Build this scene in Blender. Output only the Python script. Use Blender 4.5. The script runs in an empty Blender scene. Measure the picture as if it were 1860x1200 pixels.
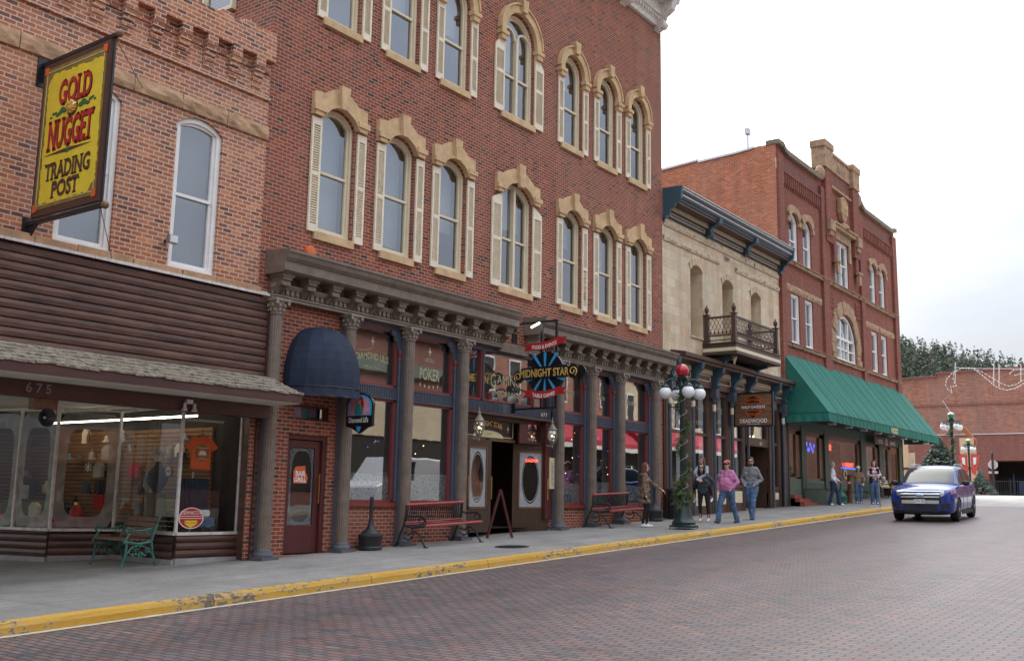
import bpy, bmesh, math, random
from mathutils import Vector, Matrix
R = math.radians
random.seed(7)
scene = bpy.context.scene
col = scene.collection
# ---------------------------------------------------------------- camera
cam_d = bpy.data.cameras.new('camera')
cam = bpy.data.objects.new('camera', cam_d); col.objects.link(cam)
scene.camera = cam
cam_d.sensor_width = 36.0
cam_d.lens = 36.0*1858.27/1860.0
cam_d.clip_start = 0.1; cam_d.clip_end = 3000
YAW, PITCH, ROLL = R(53.823), R(9.349), R(1.023)
fw = Vector((math.sin(YAW)*math.cos(PITCH), math.cos(YAW)*math.cos(PITCH), math.sin(PITCH)))
rr = Vector((math.cos(YAW), -math.sin(YAW), 0)); uu = rr.cross(fw)
r2 = math.cos(ROLL)*rr + math.sin(ROLL)*uu; u2 = -math.sin(ROLL)*rr + math.cos(ROLL)*uu
M = Matrix((r2, u2, -fw)).transposed().to_4x4(); M.translation = Vector((0, -15.0, 1.6))
cam.matrix_world = M
cam_d.dof.use_dof = False
# ---------------------------------------------------------------- world: bright overcast sky
SUN_EL, SUN_AZ = R(38), R(38)      # azimuth measured from +Y towards +X
w = bpy.data.worlds.new('World'); scene.world = w; w.use_nodes = True
nt = w.node_tree; nt.nodes.clear()
def N(t, typ, **kw):
    n = t.nodes.new(typ)
    for k, v in kw.items():
        if k.startswith('i_'):
            key = k[2:]
            n.inputs[int(key) if key.isdigit() else key.replace('_', ' ')].default_value = v
        else: setattr(n, k, v)
    return n
sky = N(nt, 'ShaderNodeTexSky', sky_type='NISHITA', sun_disc=False, sun_elevation=SUN_EL, sun_rotation=SUN_AZ, air_density=1.0, dust_density=3.0)
tc = N(nt, 'ShaderNodeTexCoord')
nz = N(nt, 'ShaderNodeTexNoise', i_Scale=1.6, i_Detail=7.0, i_Roughness=0.55, i_Distortion=0.4)
mp = N(nt, 'ShaderNodeMapping'); mp.inputs['Scale'].default_value = (1, 1, 2.6)
nt.links.new(tc.outputs['Generated'], mp.inputs[0]); nt.links.new(mp.outputs[0], nz.inputs[0])
# cloud layer brightness depends on the angle to the hidden sun (thin cloud round the sun is brightest)
sd = Vector((math.sin(SUN_AZ)*math.cos(SUN_EL), math.cos(SUN_AZ)*math.cos(SUN_EL), math.sin(SUN_EL)))
dot = N(nt, 'ShaderNodeVectorMath', operation='DOT_PRODUCT'); dot.inputs[1].default_value = sd
nrm = N(nt, 'ShaderNodeVectorMath', operation='NORMALIZE')
nt.links.new(tc.outputs['Generated'], nrm.inputs[0]); nt.links.new(nrm.outputs[0], dot.inputs[0])
glow = N(nt, 'ShaderNodeMapRange', interpolation_type='SMOOTHSTEP', i_1=0.66, i_2=0.97, i_3=0.0, i_4=1.0)
nt.links.new(dot.outputs['Value'], glow.inputs[0])
cr = N(nt, 'ShaderNodeValToRGB')
cr.color_ramp.elements[0].position = 0.34; cr.color_ramp.elements[0].color = (0.215, 0.243, 0.298, 1)
cr.color_ramp.elements[1].position = 0.66; cr.color_ramp.elements[1].color = (0.395, 0.405, 0.43, 1)
nt.links.new(nz.outputs[0], cr.inputs[0])
mx = N(nt, 'ShaderNodeMix', data_type='RGBA'); mx.inputs[7].default_value = (1.15, 1.13, 1.08, 1)
nt.links.new(glow.outputs[0], mx.inputs[0]); nt.links.new(cr.outputs[0], mx.inputs[6])
# an overcast sky is about three times as bright overhead as at the horizon
sepz = N(nt, 'ShaderNodeSeparateXYZ'); nt.links.new(nrm.outputs[0], sepz.inputs[0])
ov = N(nt, 'ShaderNodeMapRange', i_1=0.0, i_2=1.0, i_3=0.42, i_4=3.9); nt.links.new(sepz.outputs[2], ov.inputs[0])
bgc = N(nt, 'ShaderNodeBackground'); nt.links.new(ov.outputs[0], bgc.inputs[1]); nt.links.new(mx.outputs[2], bgc.inputs[0])
bgs = N(nt, 'ShaderNodeBackground', i_Strength=0.10); nt.links.new(sky.outputs[0], bgs.inputs[0])
ms = N(nt, 'ShaderNodeMixShader'); ms.inputs[0].default_value = 0.86
nt.links.new(bgs.outputs[0], ms.inputs[1]); nt.links.new(bgc.outputs[0], ms.inputs[2])
wo = N(nt, 'ShaderNodeOutputWorld'); nt.links.new(ms.outputs[0], wo.inputs[0])
sl = bpy.data.lights.new('sun', 'SUN'); sl.energy = 1.0; sl.angle = R(14); sl.color = (1.0, 0.93, 0.84)
sun = bpy.data.objects.new('sun', sl); col.objects.link(sun)
sun.rotation_euler = (-sd).to_track_quat('-Z', 'Y').to_euler()
sun.location = (20, 10, 40)
vs = scene.view_settings; vs.view_transform = 'Standard'; vs.look = 'None'; vs.gamma = 1; vs.exposure = 1.13
scene.cycles.max_bounces = 8; scene.cycles.transparent_max_bounces = 12
# ---------------------------------------------------------------- ground level along the climbing street
def g(x):
    if x <= 57: return 0.0415*x-0.1
    return 0.0415*57-0.1+0.0135*(x-57)
# ---------------------------------------------------------------- materials
MATS = {}
def newmat(name):
    m = bpy.data.materials.new(name); m.use_nodes = True; m.node_tree.nodes.clear(); MATS[name] = m
    return m, m.node_tree
def C4(c): return (c[0], c[1], c[2], 1)
def pbr(name, c, rough=0.7, metal=0.0, var=0.12, scale=3.0, bump=0.0, bscale=None, coat=0.0, spec=0.5, stretch=(1, 1, 1), c2=None, emis=0, fine=0.0, dirt=0.0):
    """plain procedural surface: base colour broken up by noise, with optional bump"""
    m, t = newmat(name)
    o = N(t, 'ShaderNodeOutputMaterial'); b = N(t, 'ShaderNodeBsdfPrincipled', i_Roughness=rough, i_Metallic=metal)
    b.inputs['Coat Weight'].default_value = coat; b.inputs['Specular IOR Level'].default_value = spec
    t.links.new(b.outputs[0], o.inputs[0])
    tc = N(t, 'ShaderNodeTexCoord'); mp = N(t, 'ShaderNodeMapping'); mp.inputs['Scale'].default_value = stretch
    t.links.new(tc.outputs['Object'], mp.inputs[0])
    nz = N(t, 'ShaderNodeTexNoise', i_Scale=scale, i_Detail=6.0, i_Roughness=0.65)
    t.links.new(mp.outputs[0], nz.inputs[0])
    ra = N(t, 'ShaderNodeValToRGB'); e = ra.color_ramp.elements
    e[0].position = 0.3; e[1].position = 0.7
    lo = [max(0, v*(1-var)) for v in c]; hi = [v*(1+var) for v in (c2 or c)]
    e[0].color = C4(lo); e[1].color = C4(hi)
    t.links.new(nz.outputs[0], ra.inputs[0]); t.links.new(ra.outputs[0], b.inputs['Base Color'])
    if emis: b.inputs['Emission Color'].default_value = C4(c); b.inputs['Emission Strength'].default_value = emis
    if bump:
        n2 = N(t, 'ShaderNodeTexNoise', i_Scale=bscale or scale*6, i_Detail=5.0)
        t.links.new(mp.outputs[0], n2.inputs[0])
        bu = N(t, 'ShaderNodeBump', i_Strength=bump, i_Distance=0.02)
        t.links.new(n2.outputs[0], bu.inputs['Height']); t.links.new(bu.outputs[0], b.inputs['Normal'])
    return m
def brick(name, stops, mortar, bw=0.205, bh=0.075, mo=0.010, stain=(0.5, 0.45, 0.42), stain_amt=0.35, plan='wall', off=0.5, rough=0.85, bump=0.5, patches=None, wobble=0.0):
    m, t = newmat(name)
    o = N(t, 'ShaderNodeOutputMaterial'); b = N(t, 'ShaderNodeBsdfPrincipled', i_Roughness=rough)
    b.inputs['Specular IOR Level'].default_value = 0.3
    t.links.new(b.outputs[0], o.inputs[0])
    tc = N(t, 'ShaderNodeTexCoord'); sp = N(t, 'ShaderNodeSeparateXYZ'); t.links.new(tc.outputs['Object'], sp.inputs[0])
    cb = N(t, 'ShaderNodeCombineXYZ')
    if plan == 'wall':
        ad = N(t, 'ShaderNodeMath', operation='ADD'); t.links.new(sp.outputs[0], ad.inputs[0]); t.links.new(sp.outputs[1], ad.inputs[1])
        t.links.new(ad.outputs[0], cb.inputs[0]); t.links.new(sp.outputs[2], cb.inputs[1])
    else:
        t.links.new(sp.outputs[1], cb.inputs[0]); t.links.new(sp.outputs[0], cb.inputs[1])
    src = cb
    if wobble:
        wn = N(t, 'ShaderNodeTexNoise', i_Scale=0.7, i_Detail=3.0); t.links.new(tc.outputs['Object'], wn.inputs[0])
        wa = N(t, 'ShaderNodeVectorMath', operation='MULTIPLY_ADD'); t.links.new(wn.outputs['Color'], wa.inputs[0])
        wa.inputs[1].default_value = (wobble, wobble, 0); t.links.new(cb.outputs[0], wa.inputs[2]); src = wa
    bt = N(t, 'ShaderNodeTexBrick', offset=off, i_Scale=1.0)
    bt.inputs['Color1'].default_value = (0, 0, 0, 1); bt.inputs['Color2'].default_value = (1, 1, 1, 1)
    bt.inputs['Mortar'].default_value = (0.5, 0.5, 0.5, 1)
    bt.inputs['Mortar Size'].default_value = mo; bt.inputs['Mortar Smooth'].default_value = 0.15
    bt.inputs['Brick Width'].default_value = bw; bt.inputs['Row Height'].default_value = bh
    t.links.new(src.outputs[0], bt.inputs[0])
    ra = N(t, 'ShaderNodeValToRGB'); el = ra.color_ramp.elements
    el[0].position = stops[0][0]; el[0].color = C4(stops[0][1]); el[1].position = stops[-1][0]; el[1].color = C4(stops[-1][1])
    for p, c in stops[1:-1]:
        e = el.new(p); e.color = C4(c)
    t.links.new(bt.outputs['Color'], ra.inputs[0])
    # mottling inside each brick
    n1 = N(t, 'ShaderNodeTexNoise', i_Scale=22.0, i_Detail=5.0, i_Roughness=0.7); t.links.new(tc.outputs['Object'], n1.inputs[0])
    mr = N(t, 'ShaderNodeMapRange', i_1=0.3, i_2=0.7, i_3=0.78, i_4=1.2); t.links.new(n1.outputs[0], mr.inputs[0])
    mu = N(t, 'ShaderNodeVectorMath', operation='SCALE'); t.links.new(ra.outputs[0], mu.inputs[0]); t.links.new(mr.outputs[0], mu.inputs['Scale'])
    # weather stains: large soft patches
    n2 = N(t, 'ShaderNodeTexNoise', i_Scale=0.55, i_Detail=6.0, i_Roughness=0.6)
    m2 = N(t, 'ShaderNodeMapping'); m2.inputs['Scale'].default_value = (1, 1, 0.6) if plan == 'wall' else (1, 1, 1)
    t.links.new(tc.outputs['Object'], m2.inputs[0]); t.links.new(m2.outputs[0], n2.inputs[0])
    mr2 = N(t, 'ShaderNodeMapRange', i_1=0.42, i_2=0.72, i_3=0.0, i_4=stain_amt); t.links.new(n2.outputs[0], mr2.inputs[0])
    mxs = N(t, 'ShaderNodeMix', data_type='RGBA', blend_type='MIX'); mxs.inputs[7].default_value = C4(stain)
    t.links.new(mr2.outputs[0], mxs.inputs[0]); t.links.new(mu.outputs[0], mxs.inputs[6])
    if plan == 'wall':
        m4 = N(t, 'ShaderNodeMapping'); m4.inputs['Scale'].default_value = (2.6, 2.6, 0.22); t.links.new(tc.outputs['Object'], m4.inputs[0])
        n4 = N(t, 'ShaderNodeTexNoise', i_Scale=1.0, i_Detail=5.0, i_Roughness=0.6); t.links.new(m4.outputs[0], n4.inputs[0])
        r4 = N(t, 'ShaderNodeMapRange', i_1=0.35, i_2=0.75, i_3=1.10, i_4=0.74); t.links.new(n4.outputs[0], r4.inputs[0])
        s4 = N(t, 'ShaderNodeVectorMath', operation='SCALE'); t.links.new(mxs.outputs[2], s4.inputs[0]); t.links.new(r4.outputs[0], s4.inputs['Scale'])
    if plan == 'ground':      # polished wheel lanes, soiled patches
        m4 = N(t, 'ShaderNodeMapping'); m4.inputs['Scale'].default_value = (0.06, 0.9, 1); t.links.new(tc.outputs['Object'], m4.inputs[0])
        n4 = N(t, 'ShaderNodeTexNoise', i_Scale=1.0, i_Detail=3.0); t.links.new(m4.outputs[0], n4.inputs[0])
        n5 = N(t, 'ShaderNodeTexNoise', i_Scale=1.9, i_Detail=7.0, i_Roughness=0.7); t.links.new(tc.outputs['Object'], n5.inputs[0])
        a4 = N(t, 'ShaderNodeMath', operation='ADD'); t.links.new(n4.outputs[0], a4.inputs[0]); t.links.new(n5.outputs[0], a4.inputs[1])
        r4 = N(t, 'ShaderNodeMapRange', i_1=0.7, i_2=1.3, i_3=0.74, i_4=1.22); t.links.new(a4.outputs[0], r4.inputs[0])
        s4 = N(t, 'ShaderNodeVectorMath', operation='SCALE'); t.links.new(mxs.outputs[2], s4.inputs[0]); t.links.new(r4.outputs[0], s4.inputs['Scale'])
    mxm = N(t, 'ShaderNodeMix', data_type='RGBA'); mxm.inputs[7].default_value = C4(mortar)
    t.links.new(bt.outputs['Fac'], mxm.inputs[0]); t.links.new(s4.outputs[0], mxm.inputs[6])
    t.links.new(mxm.outputs[2], b.inputs['Base Color'])
    inv = N(t, 'ShaderNodeMath', operation='SUBTRACT', i_0=1.0); t.links.new(bt.outputs['Fac'], inv.inputs[1])
    hh = N(t, 'ShaderNodeMath', operation='MULTIPLY_ADD', i_1=0.5); t.links.new(n1.outputs[0], hh.inputs[0]); t.links.new(inv.outputs[0], hh.inputs[2])
    if plan != 'wall':
        n3 = N(t, 'ShaderNodeMath', operation='MULTIPLY_ADD', i_1=0.8); t.links.new(bt.outputs['Color'], n3.inputs[0]); t.links.new(hh.outputs[0], n3.inputs[2]); hh = n3
    bu = N(t, 'ShaderNodeBump', i_Strength=bump, i_Distance=0.012); t.links.new(hh.outputs[0], bu.inputs['Height'])
    t.links.new(bu.outputs[0], b.inputs['Normal'])
    return m
def glassm(name, refl=0.3, tint=(0.75, 0.8, 0.8), rough=0.015, wavy=0.02, boost=1.0):
    m, t = newmat(name)
    o = N(t, 'ShaderNodeOutputMaterial'); tr = N(t, 'ShaderNodeBsdfTransparent'); tr.inputs[0].default_value = C4(tint)
    gl = N(t, 'ShaderNodeBsdfGlossy', i_Roughness=rough); gl.inputs[0].default_value = (0.93, 0.96, 1.0, 1)
    ge = N(t, 'ShaderNodeNewGeometry'); dt = N(t, 'ShaderNodeVectorMath', operation='DOT_PRODUCT'); t.links.new(ge.outputs['Incoming'], dt.inputs[0]); t.links.new(ge.outputs['True Normal'], dt.inputs[1])
    ab = N(t, 'ShaderNodeMath', operation='ABSOLUTE'); t.links.new(dt.outputs['Value'], ab.inputs[0]); iv = N(t, 'ShaderNodeMath', operation='SUBTRACT', i_0=1.0); t.links.new(ab.outputs[0], iv.inputs[1])
    pw = N(t, 'ShaderNodeMath', operation='POWER', i_1=4.0); t.links.new(iv.outputs[0], pw.inputs[0])
    mr = N(t, 'ShaderNodeMapRange', i_1=0.0, i_2=1.0, i_3=refl, i_4=1.0); t.links.new(pw.outputs[0], mr.inputs[0])
    mi = N(t, 'ShaderNodeMixShader'); t.links.new(mr.outputs[0], mi.inputs[0]); t.links.new(tr.outputs[0], mi.inputs[1]); t.links.new(gl.outputs[0], mi.inputs[2])
    if wavy:
        tc = N(t, 'ShaderNodeTexCoord'); nz = N(t, 'ShaderNodeTexNoise', i_Scale=1.3, i_Detail=2.0); t.links.new(tc.outputs['Object'], nz.inputs[0])
        bu = N(t, 'ShaderNodeBump', i_Strength=wavy*5, i_Distance=0.018); t.links.new(nz.outputs[0], bu.inputs['Height']); t.links.new(bu.outputs[0], gl.inputs['Normal'])
    t.links.new(mi.outputs[0], o.inputs[0])
    return m
def emit(name, c, s):
    m, t = newmat(name); o = N(t, 'ShaderNodeOutputMaterial'); e = N(t, 'ShaderNodeEmission', i_Strength=s); e.inputs[0].default_value = C4(c)
    t.links.new(e.outputs[0], o.inputs[0]); return m
# ---------------------------------------------------------------- mesh helpers
class MB:
    def __init__(s, off=(0, 0, 0)): s.v = []; s.f = []; s.off = Vector(off)
    def add(s, vs, fs):
        n = len(s.v); s.v += [tuple(p) for p in vs]; s.f += [tuple(i+n for i in f) for f in fs]; return s
    def box(s, x0, x1, y0, y1, z0, z1):
        return s.add([(x0,y0,z0),(x1,y0,z0),(x1,y1,z0),(x0,y1,z0),(x0,y0,z1),(x1,y0,z1),(x1,y1,z1),(x0,y1,z1)],
                     [(0,3,2,1),(4,5,6,7),(0,1,5,4),(1,2,6,5),(2,3,7,6),(3,0,4,7)])
    def bar(s, p, q, w, h=None, up=(0, 0, 1)):
        h = h or w; p = Vector(p); q = Vector(q); d = (q-p).normalized(); up = Vector(up)
        if abs(d.dot(up)) > 0.97: up = Vector((1, 0, 0))
        a = d.cross(up).normalized()*(w/2); b = a.cross(d).normalized()*(h/2)
        return s.add([p-a-b, p+a-b, p+a+b, p-a+b, q-a-b, q+a-b, q+a+b, q-a+b], [(0,3,2,1),(4,5,6,7),(0,1,5,4),(1,2,6,5),(2,3,7,6),(3,0,4,7)])
    def tube(s, pts, r, n=8, caps=True):
        pts = [Vector(p) for p in pts]; rs = r if isinstance(r, (list, tuple)) else [r]*len(pts)
        rings = []; a = None
        for i, p in enumerate(pts):
            d = (pts[min(i+1, len(pts)-1)]-pts[max(i-1, 0)])
            d = d.normalized() if d.length > 1e-9 else Vector((0, 0, 1))
            if a is None: a = d.cross(Vector((0, 0, 1)) if abs(d.z) < 0.9 else Vector((1, 0, 0))).normalized()
            a = (a-d*a.dot(d)).normalized(); b = d.cross(a)
            rings.append([p+(a*math.cos(2*math.pi*k/n)+b*math.sin(2*math.pi*k/n))*rs[i] for k in range(n)])
        vs = [v for rg in rings for v in rg]; fs = []
        for i in range(len(pts)-1):
            for k in range(n):
                k2 = (k+1) % n; fs.append((i*n+k, i*n+k2, (i+1)*n+k2, (i+1)*n+k))
        if caps: fs.append(tuple(range(n-1, -1, -1))); fs.append(tuple((len(pts)-1)*n+k for k in range(n)))
        return s.add(vs, fs)
    def lathe(s, prof, c=(0, 0, 0), n=20, ax='z', flute=0):
        vs = []; fs = []
        for (r, z) in prof:
            for k in range(n):
                rr_ = r*(1-(flute if k % 2 else 0)); A = 2*math.pi*k/n; x, y = rr_*math.cos(A), rr_*math.sin(A)
                if ax == 'z': vs.append((c[0]+x, c[1]+y, c[2]+z))
                elif ax == 'y': vs.append((c[0]+x, c[1]+z, c[2]+y))
                else: vs.append((c[0]+z, c[1]+x, c[2]+y))
        m = len(prof)
        for i in range(m-1):
            for k in range(n):
                k2 = (k+1) % n; fs.append((i*n+k, i*n+k2, (i+1)*n+k2, (i+1)*n+k))
        if prof[0] != prof[-1]: fs.append(tuple(range(n-1, -1, -1))); fs.append(tuple((m-1)*n+k for k in range(n)))
        return s.add(vs, fs)
    def ball(s, c, r, nu=14, nv=9, sc=(1, 1, 1)):
        vs = [(c[0], c[1], c[2]-r*sc[2])]; fs = []
        for j in range(1, nv):
            t = math.pi*j/nv
            for k in range(nu):
                a = 2*math.pi*k/nu; vs.append((c[0]+r*sc[0]*math.sin(t)*math.cos(a), c[1]+r*sc[1]*math.sin(t)*math.sin(a), c[2]-r*sc[2]*math.cos(t)))
        vs.append((c[0], c[1], c[2]+r*sc[2])); L = len(vs)-1
        for k in range(nu):
            k2 = (k+1) % nu; fs.append((0, 1+k2, 1+k)); fs.append((L, 1+(nv-2)*nu+k, 1+(nv-2)*nu+k2))
            for j in range(nv-2): fs.append((1+j*nu+k, 1+j*nu+k2, 1+(j+1)*nu+k2, 1+(j+1)*nu+k))
        return s.add(vs, fs)
    def prism(s, poly, a, b, plane='xz'):
        """extrude a 2D polygon from a to b along the remaining axis"""
        P = {'xz': lambda u, v, w: (u, w, v), 'yz': lambda u, v, w: (w, u, v), 'xy': lambda u, v, w: (u, v, w)}[plane]
        n = len(poly); vs = [P(u, v, a) for u, v in poly]+[P(u, v, b) for u, v in poly]
        fs = [tuple(range(n)), tuple(range(2*n-1, n-1, -1))]+[(i, (i+1) % n, n+(i+1) % n, n+i) for i in range(n)]
        return s.add(vs, fs)
    def prismv(s, poly, a, b, org=(0, 0, 0), U=(1, 0, 0), V=(0, 0, 1), W=(0, 1, 0)):
        """extrude a polygon given in a local frame"""
        org = Vector(org); U = Vector(U); V = Vector(V); W = Vector(W); n = len(poly)
        vs = [org+U*u+V*v+W*a for u, v in poly]+[org+U*u+V*v+W*b for u, v in poly]
        fs = [tuple(range(n)), tuple(range(2*n-1, n-1, -1))]+[(i, (i+1) % n, n+(i+1) % n, n+i) for i in range(n)]
        return s.add(vs, fs)
    def ring(s, inner, outer, a, b):
        """solid between two matching open curves in xz, extruded in y from a to b"""
        n = len(inner); vs = []
        for y in (a, b): vs += [(x, y, z) for x, z in inner]+[(x, y, z) for x, z in outer]
        fs = []
        for i in range(n-1):
            fs += [(i, i+1, n+i+1, n+i), (2*n+i, 3*n+i, 3*n+i+1, 2*n+i+1), (i, 2*n+i, 2*n+i+1, i+1), (n+i, n+i+1, 3*n+i+1, 3*n+i)]
        fs += [(0, n, 3*n, 2*n), (n-1, 3*n-1, 4*n-1, 2*n-1)]
        return s.add(vs, fs)
    def quad(s, a, b, c, d): return s.add([a, b, c, d], [(0, 1, 2, 3)])
    def build(s, name, mat, parent=None, smooth=False, bevel=0, weld=False):
        me = bpy.data.meshes.new(name); o_ = s.off
        me.from_pydata([(x-o_[0], y-o_[1], z-o_[2]) for x, y, z in s.v], [], s.f)
        for m_ in (mat if isinstance(mat, (list, tuple)) else [mat]): me.materials.append(MATS[m_] if isinstance(m_, str) else m_)
        bm = bmesh.new(); bm.from_mesh(me)
        if weld: bmesh.ops.remove_doubles(bm, verts=bm.verts, dist=1e-5)
        bmesh.ops.recalc_face_normals(bm, faces=bm.faces)
        if bevel: bmesh.ops.bevel(bm, geom=list(bm.edges), offset=bevel, segments=1, affect='EDGES')
        bm.to_mesh(me); bm.free()
        ob = bpy.data.objects.new(name, me); col.objects.link(ob)
        if parent: ob.parent = parent
        if smooth:
            for p in me.polygons: p.use_smooth = True
            if smooth != 'all':
                try: me.set_sharp_from_angle(angle=R(smooth if isinstance(smooth, (int, float)) and smooth > 1 else 40))
                except Exception: pass
        return ob
def tag(o, label=None, cat=None, group=None, kind=None):
    if label: o['label'] = label
    if cat: o['category'] = cat
    if group: o['group'] = group
    if kind: o['kind'] = kind
    return o
def thing(name, label, cat, loc=(0, 0, 0), rz=0, group=None):
    o = bpy.data.objects.new(name, None); o.empty_display_size = 0.3; col.objects.link(o)
    o.location = loc; o.rotation_euler = (0, 0, rz)
    return tag(o, label, cat, group)
def dup(root, loc, rz=None, label=None, group=None):
    def cp(o, par):
        c = o.copy(); col.objects.link(c); c.parent = par
        for ch in o.children: cp(ch, c)
        return c
    r = cp(root, None); r.location = loc
    if rz is not None: r.rotation_euler = (0, 0, rz)
    if label: r['label'] = label
    if group: r['group'] = group
    return r
def applied(ob):
    """bake an object's modifiers into its mesh"""
    bpy.context.view_layer.update()
    dg = bpy.context.evaluated_depsgraph_get(); ev = ob.evaluated_get(dg)
    me = bpy.data.meshes.new_from_object(ev, preserve_all_data_layers=False, depsgraph=dg)
    ob.modifiers.clear(); ob.data = me
    return ob
SERIF = set('ABDEFGHIKLMNPRTUVXYZ')
def text(body, size, org, U=(1, 0, 0), V=(0, 0, 1), depth=0.01, mat='white_paint', name='lettering', parent=None, off=(0, 0, 0), bold=0.0, sx=1.0, align='CENTER', arch=0.0, slab=0.0, spacing=1.0, gl=None, width=None):
    """lettering as mesh; org = middle of the baseline, U = reading direction, V = up"""
    cu = bpy.data.curves.new(name, 'FONT'); cu.body = body; cu.size = size; cu.align_x = align
    cu.extrude = 0.0; cu.offset = bold; cu.space_character = spacing; cu.resolution_u = 3
    ob = bpy.data.objects.new(name, cu); col.objects.link(ob)
    bpy.context.view_layer.update(); dg = bpy.context.evaluated_depsgraph_get()
    me = bpy.data.meshes.new_from_object(ob.evaluated_get(dg), depsgraph=dg)
    col.objects.unlink(ob); bpy.data.objects.remove(ob); bpy.data.curves.remove(cu)
    org = Vector(org)-Vector(off); U = Vector(U).normalized(); V = Vector(V).normalized(); W = U.cross(V)
    if slab:      # western slab serifs on every stem that ends flat on the baseline or the cap line
        ch = max(v.co.y for v in me.vertices if v.co.y < size*.80); caps = [v.co.y for v in me.vertices]; ch = max(set(round(y, 3) for y in caps if y > size*.55), key=lambda q: sum(abs(y-q) < .002*size+.0006 for y in caps))
        bm = bmesh.new(); bm.from_mesh(me)
        for yy, sg in ((-bold, 1), (ch, -1)):
            xs = sorted(v.co.x for v in me.vertices if abs(v.co.y-yy) < .004*size)
            gr = []
            for x in xs:
                if gr and x-gr[-1][1] < size*.16: gr[-1][1] = x
                else: gr.append([x, x])
            for a, b in gr:
                if b-a > size*.4: continue
                e = slab*size; h_ = slab*size*.8*sg; vs_ = [bm.verts.new((a-e, yy-.2*h_, .0005)), bm.verts.new((b+e, yy-.2*h_, .0005)), bm.verts.new((b+e, yy+h_, .0005)), bm.verts.new((a-e, yy+h_, .0005))]
                bm.faces.new(vs_)
        bm.to_mesh(me); bm.free()
    xs = [v.co.x for v in me.vertices]
    if width: sx = width/(max(xs)-min(xs))
    half = max(1e-6, max(abs(min(xs)), abs(max(xs))))*sx
    for v in me.vertices:
        x, y = v.co.x*sx, v.co.y
        if arch: y += arch*(1-(x/half)**2)
        v.co = org+U*x+V*y+W*depth
    me.materials.append(MATS[mat])
    o2 = bpy.data.objects.new(name, me); col.objects.link(o2)
    if parent: o2.parent = parent
    return o2
def arc(cx, cz, r, a0, a1, n, rz=None):
    rz = rz or r
    return [(cx+r*math.cos(R(a0+(a1-a0)*i/n)), cz+rz*math.sin(R(a0+(a1-a0)*i/n))) for i in range(n+1)]
def head_curve(x0, x1, zs, za, n=12):
    """arch line from the left spring to the right spring through the apex (circular or segmental)"""
    h = (x1-x0)/2; s_ = za-zs; cx = (x0+x1)/2
    if s_ < 1e-4: return [(x0, zs), (x1, zs)]
    r = (h*h+s_*s_)/(2*s_); cz = za-r; a = math.degrees(math.asin(min(1, h/r)))
    if s_ > h: return [(cx-h*math.cos(math.pi*i/n), zs+s_*math.sin(math.pi*i/n)) for i in range(n+1)]
    return [(cx+r*math.sin(R(-a+2*a*i/n)), cz+r*math.cos(R(-a+2*a*i/n))) for i in range(n+1)]
def wall(mb, x0, x1, z0, z1, y, holes, depth, bottom=None):
    """front wall face at y with openings (xa, xb, za, zspring, zapex) and their reveals going back by depth"""
    xs = sorted({x0, x1} | {h[0] for h in holes} | {h[1] for h in holes}); zs = sorted({z0, z1} | {h[2] for h in holes} | {h[4] for h in holes})
    for i in range(len(xs)-1):
        for j in range(len(zs)-1):
            cx, cz = (xs[i]+xs[i+1])/2, (zs[j]+zs[j+1])/2
            if any(h[0] < cx < h[1] and h[2] < cz < h[4] for h in holes): continue
            if bottom and j == 0: mb.quad((xs[i], y, bottom(xs[i])), (xs[i+1], y, bottom(xs[i+1])), (xs[i+1], y, zs[1]), (xs[i], y, zs[1]))
            else: mb.quad((xs[i], y, zs[j]), (xs[i+1], y, zs[j]), (xs[i+1], y, zs[j+1]), (xs[i], y, zs[j+1]))
    for (a, b, zb, zp, za) in holes:
        y2 = y+depth
        mb.quad((a, y, zb), (a, y2, zb), (a, y2, zp), (a, y, zp)); mb.quad((b, y, zb), (b, y, zp), (b, y2, zp), (b, y2, zb))
        mb.quad((a, y, zb), (b, y, zb), (b, y2, zb), (a, y2, zb))
        c = head_curve(a, b, zp, za)
        for (p, q) in zip(c[:-1], c[1:]):
            mb.quad((p[0], y, p[1]), (q[0], y, q[1]), (q[0], y2, q[1]), (p[0], y2, p[1]))
            if za-zp > 1e-4: mb.quad((p[0], y, p[1]), (q[0], y, q[1]), (q[0], y, za), (p[0], y, za))
    return mb
# ---------------------------------------------------------------- material palette
brick('brick_dark_red', [(0, (0.06, 0.036, 0.03)), (0.09, (0.09, 0.042, 0.033)), (0.14, (0.20, 0.050, 0.030)), (0.55, (0.265, 0.068, 0.040)), (0.88, (0.225, 0.055, 0.034)), (1, (0.38, 0.115, 0.05))], (0.40, 0.27, 0.20), mo=0.0085, stain=(0.28, 0.13, 0.095), stain_amt=0.40)
brick('brick_orange_mix', [(0, (0.12, 0.065, 0.052)), (0.08, (0.18, 0.08, 0.062)), (0.18, (0.32, 0.10, 0.062)), (0.5, (0.40, 0.145, 0.078)), (0.85, (0.46, 0.17, 0.085)), (1, (0.56, 0.24, 0.11))], (0.56, 0.43, 0.33), mo=0.011, stain=(0.38, 0.24, 0.17), stain_amt=0.45, bh=0.078)
brick('brick_smooth_red', [(0, (0.21, 0.072, 0.050)), (0.5, (0.255, 0.088, 0.060)), (1, (0.29, 0.104, 0.068))], (0.21, 0.085, 0.07), mo=0.005, stain=(0.20, 0.10, 0.085), stain_amt=0.55, bump=0.25)
brick('brick_common', [(0, (0.28, 0.10, 0.06)), (0.15, (0.42, 0.115, 0.055)), (0.7, (0.52, 0.15, 0.065)), (1, (0.62, 0.23, 0.12))], (0.5, 0.30, 0.20), mo=0.010, stain=(0.42, 0.24, 0.17), stain_amt=0.5)
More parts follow.
